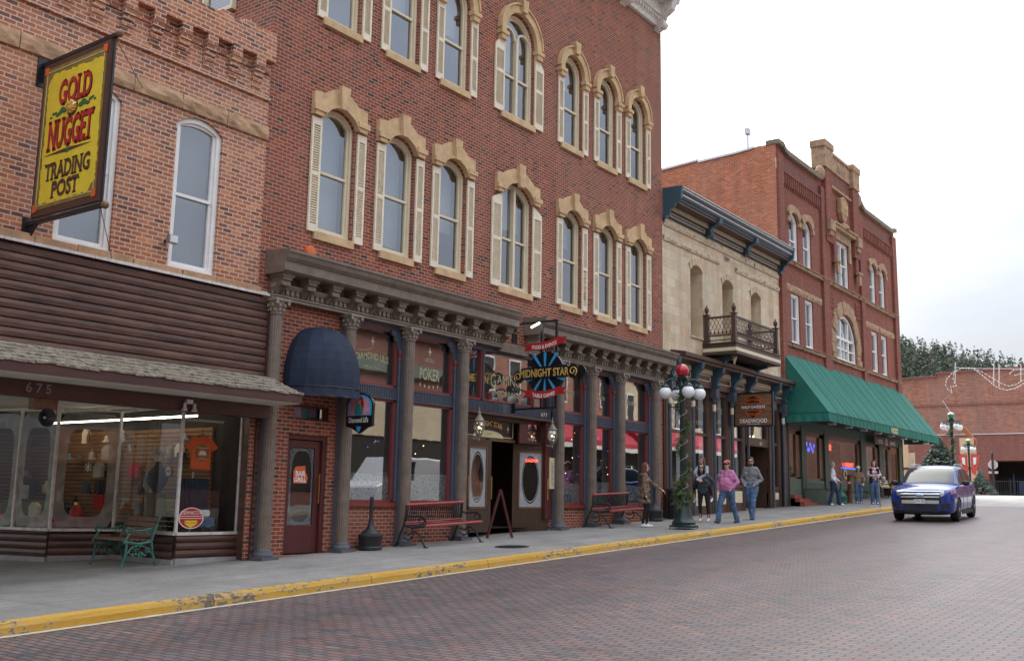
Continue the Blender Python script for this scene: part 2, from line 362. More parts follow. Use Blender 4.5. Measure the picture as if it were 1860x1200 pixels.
brick('brick_far', [(0, (0.24, 0.10, 0.07)), (0.5, (0.33, 0.135, 0.09)), (1, (0.39, 0.175, 0.115))], (0.34, 0.19, 0.14), bw=0.4, bh=0.15, mo=0.016, stain=(0.24, 0.135, 0.11), stain_amt=0.8)
brick('brick_brown', [(0, (0.20, 0.075, 0.065)), (1, (0.30, 0.11, 0.085))], (0.25, 0.13, 0.11), stain=(0.16, 0.08, 0.07), stain_amt=0.4)
brick('paving_brick', [(0, (0.075, 0.08, 0.088)), (0.2, (0.115, 0.112, 0.12)), (0.4, (0.150, 0.112, 0.112)), (0.7, (0.170, 0.118, 0.115)), (0.92, (0.185, 0.112, 0.102)), (1, (0.225, 0.15, 0.135))], (0.032, 0.026, 0.026), bw=0.235, bh=0.105, mo=0.010, stain=(0.145, 0.12, 0.122), stain_amt=0.75, plan='ground', rough=0.44, bump=1.0, wobble=0.16)
brick('paver_concrete', [(0, (0.25, 0.236, 0.216)), (1, (0.29, 0.275, 0.253))], (0.15, 0.145, 0.135), bw=2.4, bh=2.4, mo=0.010, off=0.0, stain=(0.17, 0.16, 0.148), stain_amt=0.7, plan='ground', rough=0.85, bump=0.15)
brick('paver_bright', [(0, (0.34, 0.335, 0.32)), (1, (0.40, 0.395, 0.38))], (0.32, 0.31, 0.3), bw=4, bh=4, mo=0.02, off=0.0, stain=(0.25, 0.245, 0.235), stain_amt=0.5, plan='ground', rough=0.9, bump=0.1)
brick('stone_block', [(0, (0.52, 0.41, 0.27)), (0.4, (0.60, 0.50, 0.35)), (0.8, (0.66, 0.56, 0.41)), (1, (0.62, 0.43, 0.27))], (0.46, 0.38, 0.27), bw=0.62, bh=0.30, mo=0.006, stain=(0.56, 0.48, 0.36), stain_amt=0.5, bump=0.2)
pbr('sandstone_rough', (0.42, 0.27, 0.16), 0.95, var=0.3, scale=4, bump=1.0, bscale=9)
pbr('sandstone_cream_rough', (0.56, 0.46, 0.31), 0.95, var=0.25, scale=5, bump=1.0, bscale=12)
pbr('sandstone_trim', (0.56, 0.39, 0.215), 0.85, var=0.22, scale=4, bump=0.3)
pbr('sandstone_brown', (0.36, 0.24, 0.15), 0.95, var=0.35, scale=5, bump=1.0, bscale=10)
pbr('stone_coping', (0.20, 0.17, 0.12), 0.95, var=0.5, scale=6, bump=0.8)
pbr('cream_paint', (0.68, 0.60, 0.43), 0.5, var=0.06, scale=5, bump=0.05)
pbr('shutter_paint', (0.76, 0.68, 0.52), 0.6, var=0.10, scale=6, bump=0.05)
pbr('white_paint', (0.78, 0.78, 0.76), 0.5, var=0.06, scale=5)
pbr('grime_white', (0.62, 0.60, 0.57), 0.6, var=0.25, scale=8)
pbr('taupe_paint', (0.155, 0.122, 0.096), 0.5, var=0.18, scale=4, bump=0.1, c2=(0.185, 0.148, 0.115))
pbr('taupe_light', (0.24, 0.205, 0.165), 0.5, var=0.25, scale=3, bump=0.1)
pbr('slate_grey_paint', (0.10, 0.105, 0.125), 0.6, var=0.2)
pbr('slate_blue_paint', (0.068, 0.08, 0.112), 0.5, var=0.12, scale=4)
pbr('slate_dark_paint', (0.055, 0.07, 0.085), 0.5)
pbr('post_grey_paint', (0.065, 0.085, 0.105), 0.5)
pbr('teal_blue_paint', (0.035, 0.085, 0.12), 0.45, var=0.1, scale=4)
pbr('oxide_red_paint', (0.20, 0.04, 0.034), 0.5, var=0.12, scale=4)
pbr('maroon_wood', (0.085, 0.020, 0.020), 0.38, var=0.25, scale=3, stretch=(6, 6, 0.5), bump=0.1)
pbr('dark_wood', (0.055, 0.03, 0.018), 0.4, var=0.3, scale=3, stretch=(6, 6, 0.6), bump=0.1)
pbr('mid_wood', (0.13, 0.065, 0.03), 0.4, var=0.3, scale=3, stretch=(6, 6, 0.6), bump=0.1)
pbr('orange_wood', (0.30, 0.105, 0.04), 0.4, var=0.3, scale=3, stretch=(6, 6, 0.6))
pbr('bench_wood', (0.16, 0.075, 0.035), 0.5, var=0.4, scale=3, stretch=(5, 0.8, 5), bump=0.1)
pbr('brown_paint', (0.075, 0.042, 0.03), 0.45, var=0.15, scale=4)
pbr('log_siding', (0.062, 0.036, 0.032), 0.5, var=0.3, scale=1.4, stretch=(0.9, 1, 5), bump=0.15, c2=(0.125, 0.062, 0.043))
pbr('log_siding_dark', (0.07, 0.028, 0.025), 0.5, var=0.3, scale=2.2, stretch=(0.35, 1, 3), bump=0.15)
pbr('shake_shingle', (0.15, 0.13, 0.10), 0.95, var=0.5, scale=9, stretch=(1, 1, 1), bump=0.8, c2=(0.29, 0.255, 0.195))
pbr('soffit_paint', (0.55, 0.52, 0.46), 0.7, var=0.1)
pbr('concrete_base', (0.33, 0.33, 0.33), 0.9, var=0.2, scale=5, bump=0.3)
pbr('kerb_yellow', (0.62, 0.36, 0.04), 0.75, var=0.12, scale=5, bump=0.4)
pbr('gutter_concrete', (0.46, 0.42, 0.33), 0.9, var=0.2, scale=5, bump=0.3)
pbr('black_metal', (0.012, 0.012, 0.014), 0.38, var=0.2, spec=0.5)
pbr('black_iron', (0.02, 0.021, 0.024), 0.5, var=0.3, bump=0.1)
pbr('green_iron', (0.03, 0.14, 0.11), 0.45, var=0.35, scale=9, c2=(0.05, 0.20, 0.155), bump=0.1)
pbr('lamp_green_iron', (0.010, 0.028, 0.026), 0.3, var=0.2)
pbr('grey_metal', (0.35, 0.35, 0.36), 0.4, metal=0.7, var=0.1)
pbr('light_metal', (0.62, 0.63, 0.64), 0.4, metal=0.5, var=0.1)
pbr('brass', (0.75, 0.48, 0.14), 0.28, metal=1.0, var=0.1)
pbr('gold_paint', (0.75, 0.50, 0.14), 0.35, metal=0.35, var=0.08)
pbr('faded_gold', (0.40, 0.41, 0.24), 0.5, var=0.2, scale=12)
pbr('grey_shade', (0.20, 0.23, 0.26), 0.8)
pbr('pale_gold_paint', (0.66, 0.62, 0.34), 0.5, var=0.1, scale=12)
pbr('red_bench', (0.36, 0.055, 0.045), 0.4, var=0.15)
pbr('navy_canvas', (0.012, 0.022, 0.048), 0.8, var=0.35, scale=3, stretch=(2, 2, 0.5), bump=0.5, bscale=5)
pbr('green_canvas', (0.012, 0.125, 0.092), 0.85, var=0.18, scale=1.2, stretch=(2.5, 0.4, 0.4), bump=0.5, bscale=2.5, c2=(0.02, 0.175, 0.13))
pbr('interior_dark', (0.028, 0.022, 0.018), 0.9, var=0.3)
pbr('interior_mid', (0.10, 0.075, 0.05), 0.9, var=0.4, scale=2)
pbr('interior_wood', (0.26, 0.13, 0.05), 0.8, var=0.3, scale=2, stretch=(0.5, 0.5, 6))
pbr('blind', (0.56, 0.58, 0.60), 0.8, var=0.05)
pbr('curtain', (0.60, 0.62, 0.62), 0.9, var=0.1, scale=8, stretch=(6, 6, 0.4), bump=0.2)
pbr('sign_yellow', (0.72, 0.55, 0.035), 0.5, var=0.1, scale=5)
pbr('sign_brown', (0.085, 0.035, 0.025), 0.5, var=0.15)
pbr('sign_olive', (0.22, 0.15, 0.03), 0.6, var=0.3, scale=8)
pbr('sign_red', (0.42, 0.02, 0.02), 0.45, var=0.1)
pbr('sign_black', (0.008, 0.008, 0.010), 0.3, var=0.1)
pbr('sign_blue', (0.04, 0.32, 0.62), 0.4, var=0.1)
pbr('sign_white', (0.8, 0.8, 0.78), 0.5, var=0.03)
pbr('sign_pink', (0.50, 0.25, 0.33), 0.5, var=0.4, scale=18)
pbr('sign_teal', (0.03, 0.26, 0.23), 0.5, var=0.2)
pbr('sign_orange', (0.62, 0.12, 0.03), 0.45, var=0.08)
pbr('leaf_green', (0.03, 0.13, 0.04), 0.5, var=0.2)
pbr('plank_brown', (0.21, 0.10, 0.05), 0.6, var=0.4, scale=3, stretch=(3, 0.6, 6), bump=0.1)
pbr('skin', (0.56, 0.33, 0.24), 0.5, var=0.08, scale=10)
pbr('hair_auburn', (0.13, 0.045, 0.022), 0.5, var=0.4, scale=20, stretch=(4, 4, 0.6), bump=0.3)
pbr('hair_dark', (0.02, 0.013, 0.009), 0.5, var=0.3, scale=20, bump=0.3)
pbr('hair_brown', (0.07, 0.035, 0.02), 0.5, var=0.4, scale=20, stretch=(4, 4, 0.6), bump=0.3)
pbr('hair_grey', (0.33, 0.30, 0.28), 0.5, var=0.2, scale=20, bump=0.3)
pbr('denim', (0.045, 0.10, 0.20), 0.85, var=0.35, scale=6, bump=0.2, c2=(0.09, 0.17, 0.29))
pbr('denim_dark', (0.022, 0.04, 0.09), 0.85, var=0.3, scale=6, bump=0.2)
pbr('black_cloth', (0.012, 0.012, 0.014), 0.85, var=0.3)
pbr('grey_cloth', (0.20, 0.215, 0.225), 0.9, var=0.15, scale=6, bump=0.3)
pbr('charcoal_cloth', (0.065, 0.085, 0.095), 0.9, var=0.15, scale=6, bump=0.3)
pbr('light_grey_cloth', (0.28, 0.32, 0.38), 0.9, var=0.15, scale=6, bump=0.3)
pbr('pink_cloth', (0.55, 0.20, 0.38), 0.85, var=0.12, scale=7, bump=0.3)
pbr('tan_cloth', (0.20, 0.13, 0.09), 0.85, var=0.2, scale=5, bump=0.3)
pbr('white_cloth', (0.66, 0.66, 0.74), 0.85, var=0.08, scale=6, bump=0.3)
pbr('pale_pink_cloth', (0.66, 0.45, 0.47), 0.85, var=0.1, scale=6, bump=0.3)
pbr('camo_cloth', (0.045, 0.04, 0.025), 0.9, var=0.4, scale=5, c2=(0.30, 0.20, 0.12))
pbr('white_shoe', (0.75, 0.75, 0.76), 0.5, var=0.06)
pbr('brown_shoe', (0.075, 0.045, 0.03), 0.5, var=0.2)
pbr('navy_shoe', (0.03, 0.045, 0.07), 0.6, var=0.3)
pbr('tshirt_orange', (0.78, 0.13, 0.025), 0.85, var=0.06, bump=0.2)
pbr('lamp_globe', (0.80, 0.82, 0.84), 0.25, var=0.02)
pbr('red_globe', (0.45, 0.008, 0.03), 0.12, var=0.02, coat=0.5)
pbr('green_globe', (0.01, 0.26, 0.07), 0.15, var=0.02, coat=0.5)
pbr('fir_green', (0.045, 0.085, 0.03), 0.8, var=0.5, scale=15, c2=(0.10, 0.15, 0.05))
pbr('spruce_green', (0.14, 0.19, 0.145), 0.85, var=0.4, scale=3, c2=(0.26, 0.31, 0.26))
pbr('pine_green', (0.075, 0.105, 0.072), 0.95, var=0.2, scale=0.10, c2=(0.12, 0.145, 0.10))  # colour lightened to stand in for distance haze
pbr('bare_brush', (0.22, 0.18, 0.16), 0.95, var=0.25, scale=0.15)
pbr('hill_ground', (0.10, 0.105, 0.07), 0.95, var=0.4, scale=0.05)
pbr('bark', (0.09, 0.06, 0.04), 0.95, var=0.3, scale=8, bump=0.5)
pbr('car_paint_blue', (0.006, 0.036, 0.26), 0.24, var=0.02, metal=0.15, coat=0.7)
pbr('car_paint_white', (0.75, 0.75, 0.74), 0.25, var=0.02, coat=0.6)
pbr('car_plastic', (0.02, 0.02, 0.022), 0.55, var=0.1)
pbr('chrome', (0.78, 0.79, 0.80), 0.12, metal=1.0, var=0.02)
pbr('rubber', (0.014, 0.014, 0.015), 0.8, var=0.2)
pbr('alloy', (0.55, 0.56, 0.58), 0.3, metal=0.9, var=0.05)
pbr('amber', (0.75, 0.20, 0.03), 0.25, var=0.05)
pbr('tail_red', (0.4, 0.01, 0.01), 0.2, var=0.05)
pbr('cream_stone', (0.55, 0.45, 0.31), 0.9, var=0.12, scale=1)
pbr('peach_stone', (0.55, 0.38, 0.24), 0.9, var=0.1, scale=2)
pbr('street_red_awning', (0.40, 0.03, 0.05), 0.8, var=0.1)
pbr('step_brick_red', (0.28, 0.07, 0.05), 0.8, var=0.2, scale=8)
pbr('sage_paint', (0.11, 0.15, 0.12), 0.6, var=0.12)
pbr('dark_green_paint', (0.028, 0.065, 0.045), 0.5, var=0.12)
pbr('olive_brown_paint', (0.10, 0.085, 0.06), 0.6, var=0.15)
pbr('etched_glass', (0.33, 0.36, 0.37), 0.35, var=0.25, scale=16)
pbr('paper', (0.62, 0.55, 0.38), 0.8, var=0.05)
pbr('flag_red', (0.62, 0.08, 0.06), 0.8, var=0.3, scale=5)
pbr('roof_tar', (0.05, 0.05, 0.05), 0.9)
pbr('asphalt', (0.06, 0.06, 0.062), 0.85, var=0.2, scale=4, bump=0.3)
pbr('clock_green', (0.02, 0.12, 0.08), 0.5)
glassm('window_glass', 0.24, (0.62, 0.66, 0.68))
glassm('clear_glass', 0.05, (0.86, 0.88, 0.87), wavy=0)
glassm('shop_glass', 0.30, (0.80, 0.83, 0.82), wavy=0.01)
glassm('dark_glass', 0.20, (0.40, 0.44, 0.44))
glassm('car_glass', 0.20, (0.30, 0.36, 0.36), wavy=0)
emit('bulb_warm', (1.0, 0.72, 0.38), 3.0)
emit('tube_light', (1.0, 0.90, 0.72), 9.0)
emit('neon_blue', (0.05, 0.12, 1.0), 1.4)
emit('neon_red', (1.0, 0.10, 0.06), 1.5)
emit('neon_orange', (1.0, 0.22, 0.06), 1.6)
emit('screen_amber', (1.0, 0.45, 0.08), 0.7)
emit('led_white', (1.0, 0.97, 0.9), 1.3)
# kerb paint: yellow worn through to the concrete along the edge
def kerb_mat():
    m, t = newmat('kerb_worn'); o = N(t, 'ShaderNodeOutputMaterial'); b = N(t, 'ShaderNodeBsdfPrincipled', i_Roughness=0.8); t.links.new(b.outputs[0], o.inputs[0])
    tc = N(t, 'ShaderNodeTexCoord'); mp = N(t, 'ShaderNodeMapping'); mp.inputs['Scale'].default_value = (0.55, 1, 1); t.links.new(tc.outputs['Object'], mp.inputs[0])
    n1 = N(t, 'ShaderNodeTexNoise', i_Scale=14.0, i_Detail=8.0, i_Roughness=0.75); n2 = N(t, 'ShaderNodeTexNoise', i_Scale=1.1, i_Detail=4.0)
    t.links.new(mp.outputs[0], n1.inputs[0]); t.links.new(mp.outputs[0], n2.inputs[0])
    ad = N(t, 'ShaderNodeMath', operation='MULTIPLY_ADD', i_1=0.55); t.links.new(n2.outputs[0], ad.inputs[0]); t.links.new(n1.outputs[0], ad.inputs[2])
    ra = N(t, 'ShaderNodeValToRGB'); e = ra.color_ramp.elements
    e[0].position = 0.83; e[0].color = (0.50, 0.31, 0.055, 1); e[1].position = 0.885; e[1].color = (0.15, 0.12, 0.085, 1)
    k = e.new(0.66); k.color = (0.50, 0.28, 0.03, 1); k = e.new(0.85); k.color = (0.42, 0.32, 0.19, 1)
    t.links.new(ad.outputs[0], ra.inputs[0]); t.links.new(ra.outputs[0], b.inputs['Base Color'])
    bu = N(t, 'ShaderNodeBump', i_Strength=0.7, i_Distance=0.02); t.links.new(n1.outputs[0], bu.inputs['Height']); t.links.new(bu.outputs[0], b.inputs['Normal'])
kerb_mat()
def film_mat(name, c, lo, hi, scale):
    m, t = newmat(name); o = N(t, 'ShaderNodeOutputMaterial'); tr = N(t, 'ShaderNodeBsdfTransparent'); d = N(t, 'ShaderNodeBsdfDiffuse'); d.inputs[0].default_value = C4(c)
    tc = N(t, 'ShaderNodeTexCoord'); n1 = N(t, 'ShaderNodeTexVoronoi', feature='DISTANCE_TO_EDGE', i_Scale=scale); t.links.new(tc.outputs['Object'], n1.inputs[0])
    n2 = N(t, 'ShaderNodeTexNoise', i_Scale=scale*0.8, i_Detail=5.0); t.links.new(tc.outputs['Object'], n2.inputs[0])
    mu = N(t, 'ShaderNodeMath', operation='MULTIPLY'); t.links.new(n1.outputs['Distance'], mu.inputs[0]); t.links.new(n2.outputs[0], mu.inputs[1])
    mr = N(t, 'ShaderNodeMapRange', i_1=0.02, i_2=0.14, i_3=hi, i_4=lo); t.links.new(mu.outputs[0], mr.inputs[0])
    mi = N(t, 'ShaderNodeMixShader'); t.links.new(mr.outputs[0], mi.inputs[0]); t.links.new(tr.outputs[0], mi.inputs[1]); t.links.new(d.outputs[0], mi.inputs[2]); t.links.new(mi.outputs[0], o.inputs[0])
film_mat('frost_film', (0.45, 0.50, 0.52), 0.12, 0.60, 17.0)
film_mat('frost_faint', (0.35, 0.40, 0.42), 0.05, 0.38, 15.0)
film_mat('condensation', (0.50, 0.48, 0.455), 0.45, 0.66, 3.0)
def S(x, y0, y1, dz=0): return None
# ================================================================ GROUND
XS = [-60, -20, 0]+[2+2*i for i in range(45)]+[95, 110, 140]
def strip(name, mat, y0, y1, dz, x0=-60, x1=140, kind='structure'):
    xs = [x for x in XS if x0 < x < x1]; xs = [x0]+xs+[x1]; mb = MB()
    for a, b in zip(xs[:-1], xs[1:]): mb.quad((a, y0, g(a)+dz), (b, y0, g(b)+dz), (b, y1, g(b)+dz), (a, y1, g(a)+dz))
    o = mb.build(name, mat, weld=True); o['kind'] = kind; return o
strip('road', 'paving_brick', -14.2, -3.72, -0.15, -60, 46)
strip('cross_street', 'paver_bright', -40, 60, -0.155, 46, 140)
strip('gutter', 'gutter_concrete', -3.72, -3.60, -0.146, -60, 54)
strip('sidewalk', 'paver_concrete', -3.45, 6.0, 0.0, -60, 55)
strip('far_sidewalk', 'paver_concrete', -19, -14.35, 0.0, -60, 46)
mb = MB()
for s0 in range(-60, 54, 3):
    a, b = s0+0.006, s0+2.994
    sec = lambda x: [(x, -3.61, g(x)-0.2), (x, -3.595, g(x)-0.06), (x, -3.565, g(x)-0.012), (x, -3.52, g(x)+0.004), (x, -3.45, g(x)+0.004), (x, -3.45, g(x)-0.2)]
    n = 6; xs = [a+(b-a)*i/6 for i in range(7)]; rows = []
    for x in xs:
        rows.append([(p[0], p[1]+random.uniform(-.006, .006)*(0 < k < 4), p[2]+random.uniform(-.006, .003)*(0 < k < 4)) for k, p in enumerate(sec(x))])
    vs = [p for rw in rows for p in rw]; fs = [(i*n+k, i*n+k+1, (i+1)*n+k+1, (i+1)*n+k) for i in range(6) for k in range(n-1)]
    fs += [tuple(range(n)), tuple(6*n+k for k in range(n))]
    mb.add(vs, fs)
tag(mb.build('kerb', 'kerb_worn'), kind='structure')
mb = MB(); 
for a, b in ((-60, 46),): mb.box(a, b, -14.35, -14.2, -3, 0)
mbk = MB()
for a in range(-60, 46, 2): mbk.add([(a, -14.35, g(a)+.004), (a+2, -14.35, g(a+2)+.004), (a+2, -14.2, g(a+2)+.004), (a, -14.2, g(a)+.004), (a, -14.2, g(a)-.2), (a+2, -14.2, g(a+2)-.2)], [(0, 1, 2, 3), (3, 2, 5, 4)])
tag(mbk.build('far_kerb', 'gutter_concrete'), kind='structure')
# corner kerb across the side street, painted
mbk = MB()
for a in range(88, 130, 2): mbk.add([(a, -2.2, g(a)-.02), (a+2, -2.2, g(a+2)-.02), (a+2, 0, g(a+2)-.02), (a, 0, g(a)-.02), (a, -2.2, g(a)-.16), (a+2, -2.2, g(a+2)-.16)], [(0, 1, 2, 3), (0, 4, 5, 1)])
mbk.quad((88, -2.2, g(88)-.16), (88, -2.2, g(88)-.02), (88, 0, g(88)-.02), (88, 0, g(88)-.16))
tag(mbk.build('corner_kerb', 'kerb_yellow'), kind='structure')
# one large ground sheet reaching the horizon, rising to a wooded hill
def hz(x, y):
    if x < 150: return g(x)-0.35 if x > -60 else g(-60)-0.35
    t = min(1, (x-150)/230.0); t = t*t*(3-2*t)
    c = max(0.0, min(1.0, (y+25)/150.0)); c = c*c*(3-2*c)
    return g(150)-0.35+t*(18+33*c)+3.5*math.sin(x*.021+y*.013)*t
mb = MB(); gx = [-400, -60, 0, 57, 110, 150]+[150+16*i for i in range(1, 20)]+[520, 700, 1200, 1900]; gy = [-1500, -700, -300]+[-160+20*i for i in range(24)]+[360, 460, 700, 1500]
for i in range(len(gx)-1):
    for j in range(len(gy)-1):
        P = [(gx[i], gy[j]), (gx[i+1], gy[j]), (gx[i+1], gy[j+1]), (gx[i], gy[j+1])]
        mb.quad(*[(x, y, hz(x, y)) for x, y in P])
tag(mb.build('ground', 'hill_ground', weld=True, smooth='all'), kind='structure')
# ================================================================ sash window used on several buildings
def shutter(x0, x1, z0, z1, parent, off, y=-0.012, top=0.0, side=0, name='shutter', broken=False):
    mb = MB(off); d = 0.045; w_ = 0.045
    yb, yf = y, y-d
    zt0 = z1-(top if side == 1 else 0); zt1 = z1-(top if side == -1 else 0)
    mb.prism([(x0, z0), (x0+w_, z0), (x0+w_, zt0-.005), (x0, zt0-(top*.25 if side == 1 else 0))], yf, yb); mb.prism([(x1-w_, z0), (x1, z0), (x1, zt1-(top*.25 if side == -1 else 0)), (x1-w_, zt1-.005)], yf, yb)
    for zz, hh in ((z0, .16), ((z0+z1)/2-.03, .09)): mb.box(x0+w_, x1-w_, yf+.004, yb, zz, zz+hh)
    mb.prism([(x0+w_, min(zt0, zt1)-.16), (x1-w_, min(zt0, zt1)-.16), (x1-w_, zt1), (x0+w_, zt0)], yf+.004, yb)
    z = z0+.19; zm0, zm1 = (z0+z1)/2-.05, (z0+z1)/2+.08; ze = min(zt0, zt1)-.18
    while z < ze:
        if not (zm0 < z < zm1):
            tilt = 0
            xa, xb = x0+w_, x1-w_
            if broken and z < (z0+z1)/2 and random.random() < .5:
                mb.add([(xa, yf+.01, z+.05), (xb, yf+.01, z-.06), (xb, yb-.01, z-.02), (xa, yb-.01, z+.09)], [(0, 1, 2, 3)])
            else:
                mb.add([(xa, yf+.006, z), (xb, yf+.006, z), (xb, yb-.006, z+.034), (xa, yb-.006, z+.034), (xa, yf+.006, z+.010), (xb, yf+.006, z+.010), (xb, yb-.006, z+.042), (xa, yb-.006, z+.042)], [(0, 1, 2, 3), (4, 5, 6, 7), (0, 1, 5, 4), (2, 3, 7, 6)])
        z += .052
    mb.box(x0+w_, x1-w_, yb-.006, yb-.002, z0+.1, ze)
    return mb.build(name, 'shutter_paint', parent)
def sash(root, off, x0, x1, z0, zs, za, y=0.10, mat='cream_paint', glass='window_glass', t=0.065, meet=None, mull=False, blind=0.8, bl_mat='blind', blind_z=0, name='window', t2=0.05, bars=False):
    """window = frame mesh (a part); pane and blind are its sub-parts"""
    mb = MB(off); o1 = [(x0, z0)]+head_curve(x0, x1, zs, za)+[(x1, z0)]
    def inset(k):
        sg = head_curve(x0+k, x1-k, zs, max(zs, za-k) if za-zs > 1e-3 else zs-k); 
        if za-zs <= 1e-3: sg = [(x0+k, zs-k), (x1-k, zs-k)]
        return [(x0+k, z0+.0)]+sg+[(x1-k, z0+.0)]
    a, b = inset(t), inset(t+t2)
    mb.ring(a, o1, y, y+.14); mb.ring(b, a, y+.045, y+.12)
    mb.box(x0+.002, x1-.002, y-.012, y+.14, z0+.001, z0+.065); mb.box(x0+t, x1-t, y+.043, y+.12, z0+.065, z0+.13)
    mz = meet or (z0+zs)/2+.03
    mb.box(x0+t+.01, x1-t-.01, y+.03, y+.13, mz-.025, mz+.03)
    cx = (x0+x1)/2
    if mull:
        mb.box(cx-.045, cx+.045, y-.02, y+.14, z0+.06, (zs if za-zs > .4 else za-t))
        if za-zs > .4:
            h = (x1-x0)/2
            for s_ in (-1, 1):
                c2 = cx+s_*h/2; mb.ring(arc(c2, zs, h/2-.075, 0, 180, 8), arc(c2, zs, h/2-.02, 0, 180, 8), y+.02, y+.12)
    if bars:
        for k in (1, 2): xb = x0+(x1-x0)*k/3; mb.box(xb-.02, xb+.02, y+.05, y+.11, z0+.1, zs)
    f = mb.build(name, mat, root)
    poly = [(p[0], p[1]) for p in inset(t+.01)]
    gl = MB(off); gl.add([(p[0], y+.085, p[1]) for p in poly], [tuple(range(len(poly)))]); gl.build('pane', glass, f)
    if blind:
        bb = MB(off); zt = za; xr = x0+.03+(x1-x0-.06)
        bb.box(x0+.02, xr, y+.34, y+.36, zt-(zt-z0)*blind, zt+.02)
        bb.build('blind', bl_mat, f)
    return f
# ================================================================ GOLD-SIGN SHOP (left building)
L0 = Vector((7.0, 0, g(10)))
shop = thing('brick_shop', 'pale mixed orange brick two storey shop with dark log siding and a shingled canopy', 'building', L0)
mb = MB(L0)
wins = [(8.30, 9.30, 5.46, 8.06, 8.26), (10.40, 11.38, 5.46, 8.06, 8.26), (2.9, 3.9, 5.46, 8.06, 8.26), (5.0, 6.0, 5.46, 8.06, 8.26)]
wall(mb, -3.0, 12.398, 5.36, 10.05, 0.0, wins, 0.16)
mb.quad((12.398, 0, 5.36), (12.398, 0, 10.4), (12.398, 4, 10.4), (12.398, 4, 5.36))
# frieze: recessed field with corbelled brick brackets and the parapet
mb.box(-3, 12.396, -0.05, 0.0, 9.10, 9.17); mb.box(-3, 12.396, -0.035, 0.0, 9.62, 9.66)
x = 12.05
while x > 4:
    for k in range(5): mb.box(x-.11, x+.11, -0.03-.028*k, -0.001, 9.28+.1*k, 9.378+.1*k+(.0 if k < 4 else .10))
    x -= .56
mb.box(-3, 12.396, -0.145, -0.001, 9.86, 10.34)
for i in range(60):
    xx = 12.39-.26*i; hh = 10.34+random.choice([0.03, .10, .11, .18]); mb.box(xx-.257, xx, -0.135, 0.25, 10.342, hh)
mb.build('wall', 'brick_orange_mix', shop)
mb = MB(L0); x = 12.39
while x > 4:
    w_ = random.uniform(.85, 1.25); zc = random.uniform(-.01, .01); n = 6; vs = []; fs = []
    for i in range(n+1):
        for j in range(4):
            vs.append((x-w_*i/n*0.985, -(0.05+(.05*random.random() if 0 < j < 3 else 0)), 8.32+zc+.27*j/3))
    for i in range(n):
        for j in range(3): fs.append((i*4+j, (i+1)*4+j, (i+1)*4+j+1, i*4+j+1))
    mb.add(vs, fs); mb.box(x-w_*.985, x, -.048, -.001, 8.32+zc, 8.59+zc); x -= w_
mb.build('stone_band', 'sandstone_rough', shop)
mb = MB(L0); x = 12.39
while x > 2:
    w_ = random.uniform(.7, 1.2); mb.box(x-w_+.012, x, -.09-random.uniform(0, .04), -.001, 5.31, 5.45+random.uniform(-.01, .02)); x -= w_
mb.build('sill_band', 'sandstone_rough', shop, bevel=.012)
for wn in wins[:2]:
    sash(shop, L0, *wn, y=.05, mat='white_paint', t=.09, t2=.05, meet=6.80, blind=0.99, bl_mat='grey_shade', glass='window_glass')
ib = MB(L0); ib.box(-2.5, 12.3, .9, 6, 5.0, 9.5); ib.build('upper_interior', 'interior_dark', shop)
# log siding fascia
mb = MB(L0); z = 3.58; k = 0
while z < 5.22:
    h_ = .142
    prof = [(-.022, z), (-.050, z+.012), (-.060, z+h_*.5), (-.052, z+h_-.020), (-.022, z+h_-.003)]
    vs = [(xx, y_, z_) for xx in (-3, 12.62) for (y_, z_) in prof]; n = 5
    mb.add(vs, [(i, i+1, n+i+1, n+i) for i in range(n-1)]+[tuple(range(n)), tuple(range(n, 2*n))])
    z += h_; k += 1
mb.box(-3, 12.6, -.016, -.004, 3.5, 5.36)  # unseen backing sheet, added to stop tube light leaking between the rows
mb.build('siding', 'log_siding', shop)
mb = MB(L0); mb.box(-3, 12.64, -.10, -.005, z, z+.05); mb.box(12.62, 12.68, -.10, .3, 3.4, z+.03)
mb.build('trim', 'log_siding_dark', shop)
mb = MB(L0); xx = 12.6
while xx > 3:
    w_ = random.uniform(.8, 1.6); mb.add([(xx-w_, -.125, z+.045), (xx, -.125, z+.045), (xx, -.02, z+.085+random.uniform(0, .03)), (xx-w_, -.02, z+.085)], [(0, 1, 2, 3)]); mb.box(xx-w_, xx-.01, -.13, -.118, z+.005, z+.05); xx -= w_
mb.build('flashing', 'grime_white', shop)
# canopy with shakes
can = MB(L0); ya, za_, yb, zb_ = -.07, 3.78, -1.02, 3.40
can.add([(-3, ya, za_-.03), (12.66, ya, za_-.03), (12.66, yb, zb_-.03), (-3, yb, zb_-.03), (-3, ya, za_-.12), (12.66, ya, za_-.12), (12.66, yb, zb_-.06), (-3, yb, zb_-.06)], [(0, 1, 2, 3), (4, 5, 6, 7), (0, 4, 7, 3), (1, 5, 6, 2), (0, 1, 5, 4), (2, 3, 7, 6)])
cano = can.build('canopy', 'brown_paint', shop)
mb = MB(L0)
for r_ in range(5):
    xx = 12.70
    while xx > 1.5:
        w_ = random.uniform(.10, .24); t0 = r_/5+random.uniform(-.012, .012); t1 = (r_+1.25)/5; th = random.uniform(.022, .045)
        P = lambda t, up: (ya+(yb-.03-ya)*t, za_+(zb_-za_)*t+up)
        a, b = P(t0, .0), P(min(t1, 1.03), .03); sk = random.uniform(-.01, .01)
        mb.add([(xx-w_, a[0], a[1]), (xx-.008, a[0], a[1]), (xx-.008+sk, b[0], b[1]+sk), (xx-w_+sk, b[0], b[1]), (xx-w_, a[0], a[1]-th), (xx-.008, a[0], a[1]-th), (xx-.008+sk, b[0], b[1]-th+sk), (xx-w_+sk, b[0], b[1]-th)], [(0, 1, 2, 3), (4, 5, 6, 7), (2, 3, 7, 6), (0, 3, 7, 4), (1, 2, 6, 5)])
        xx -= w_
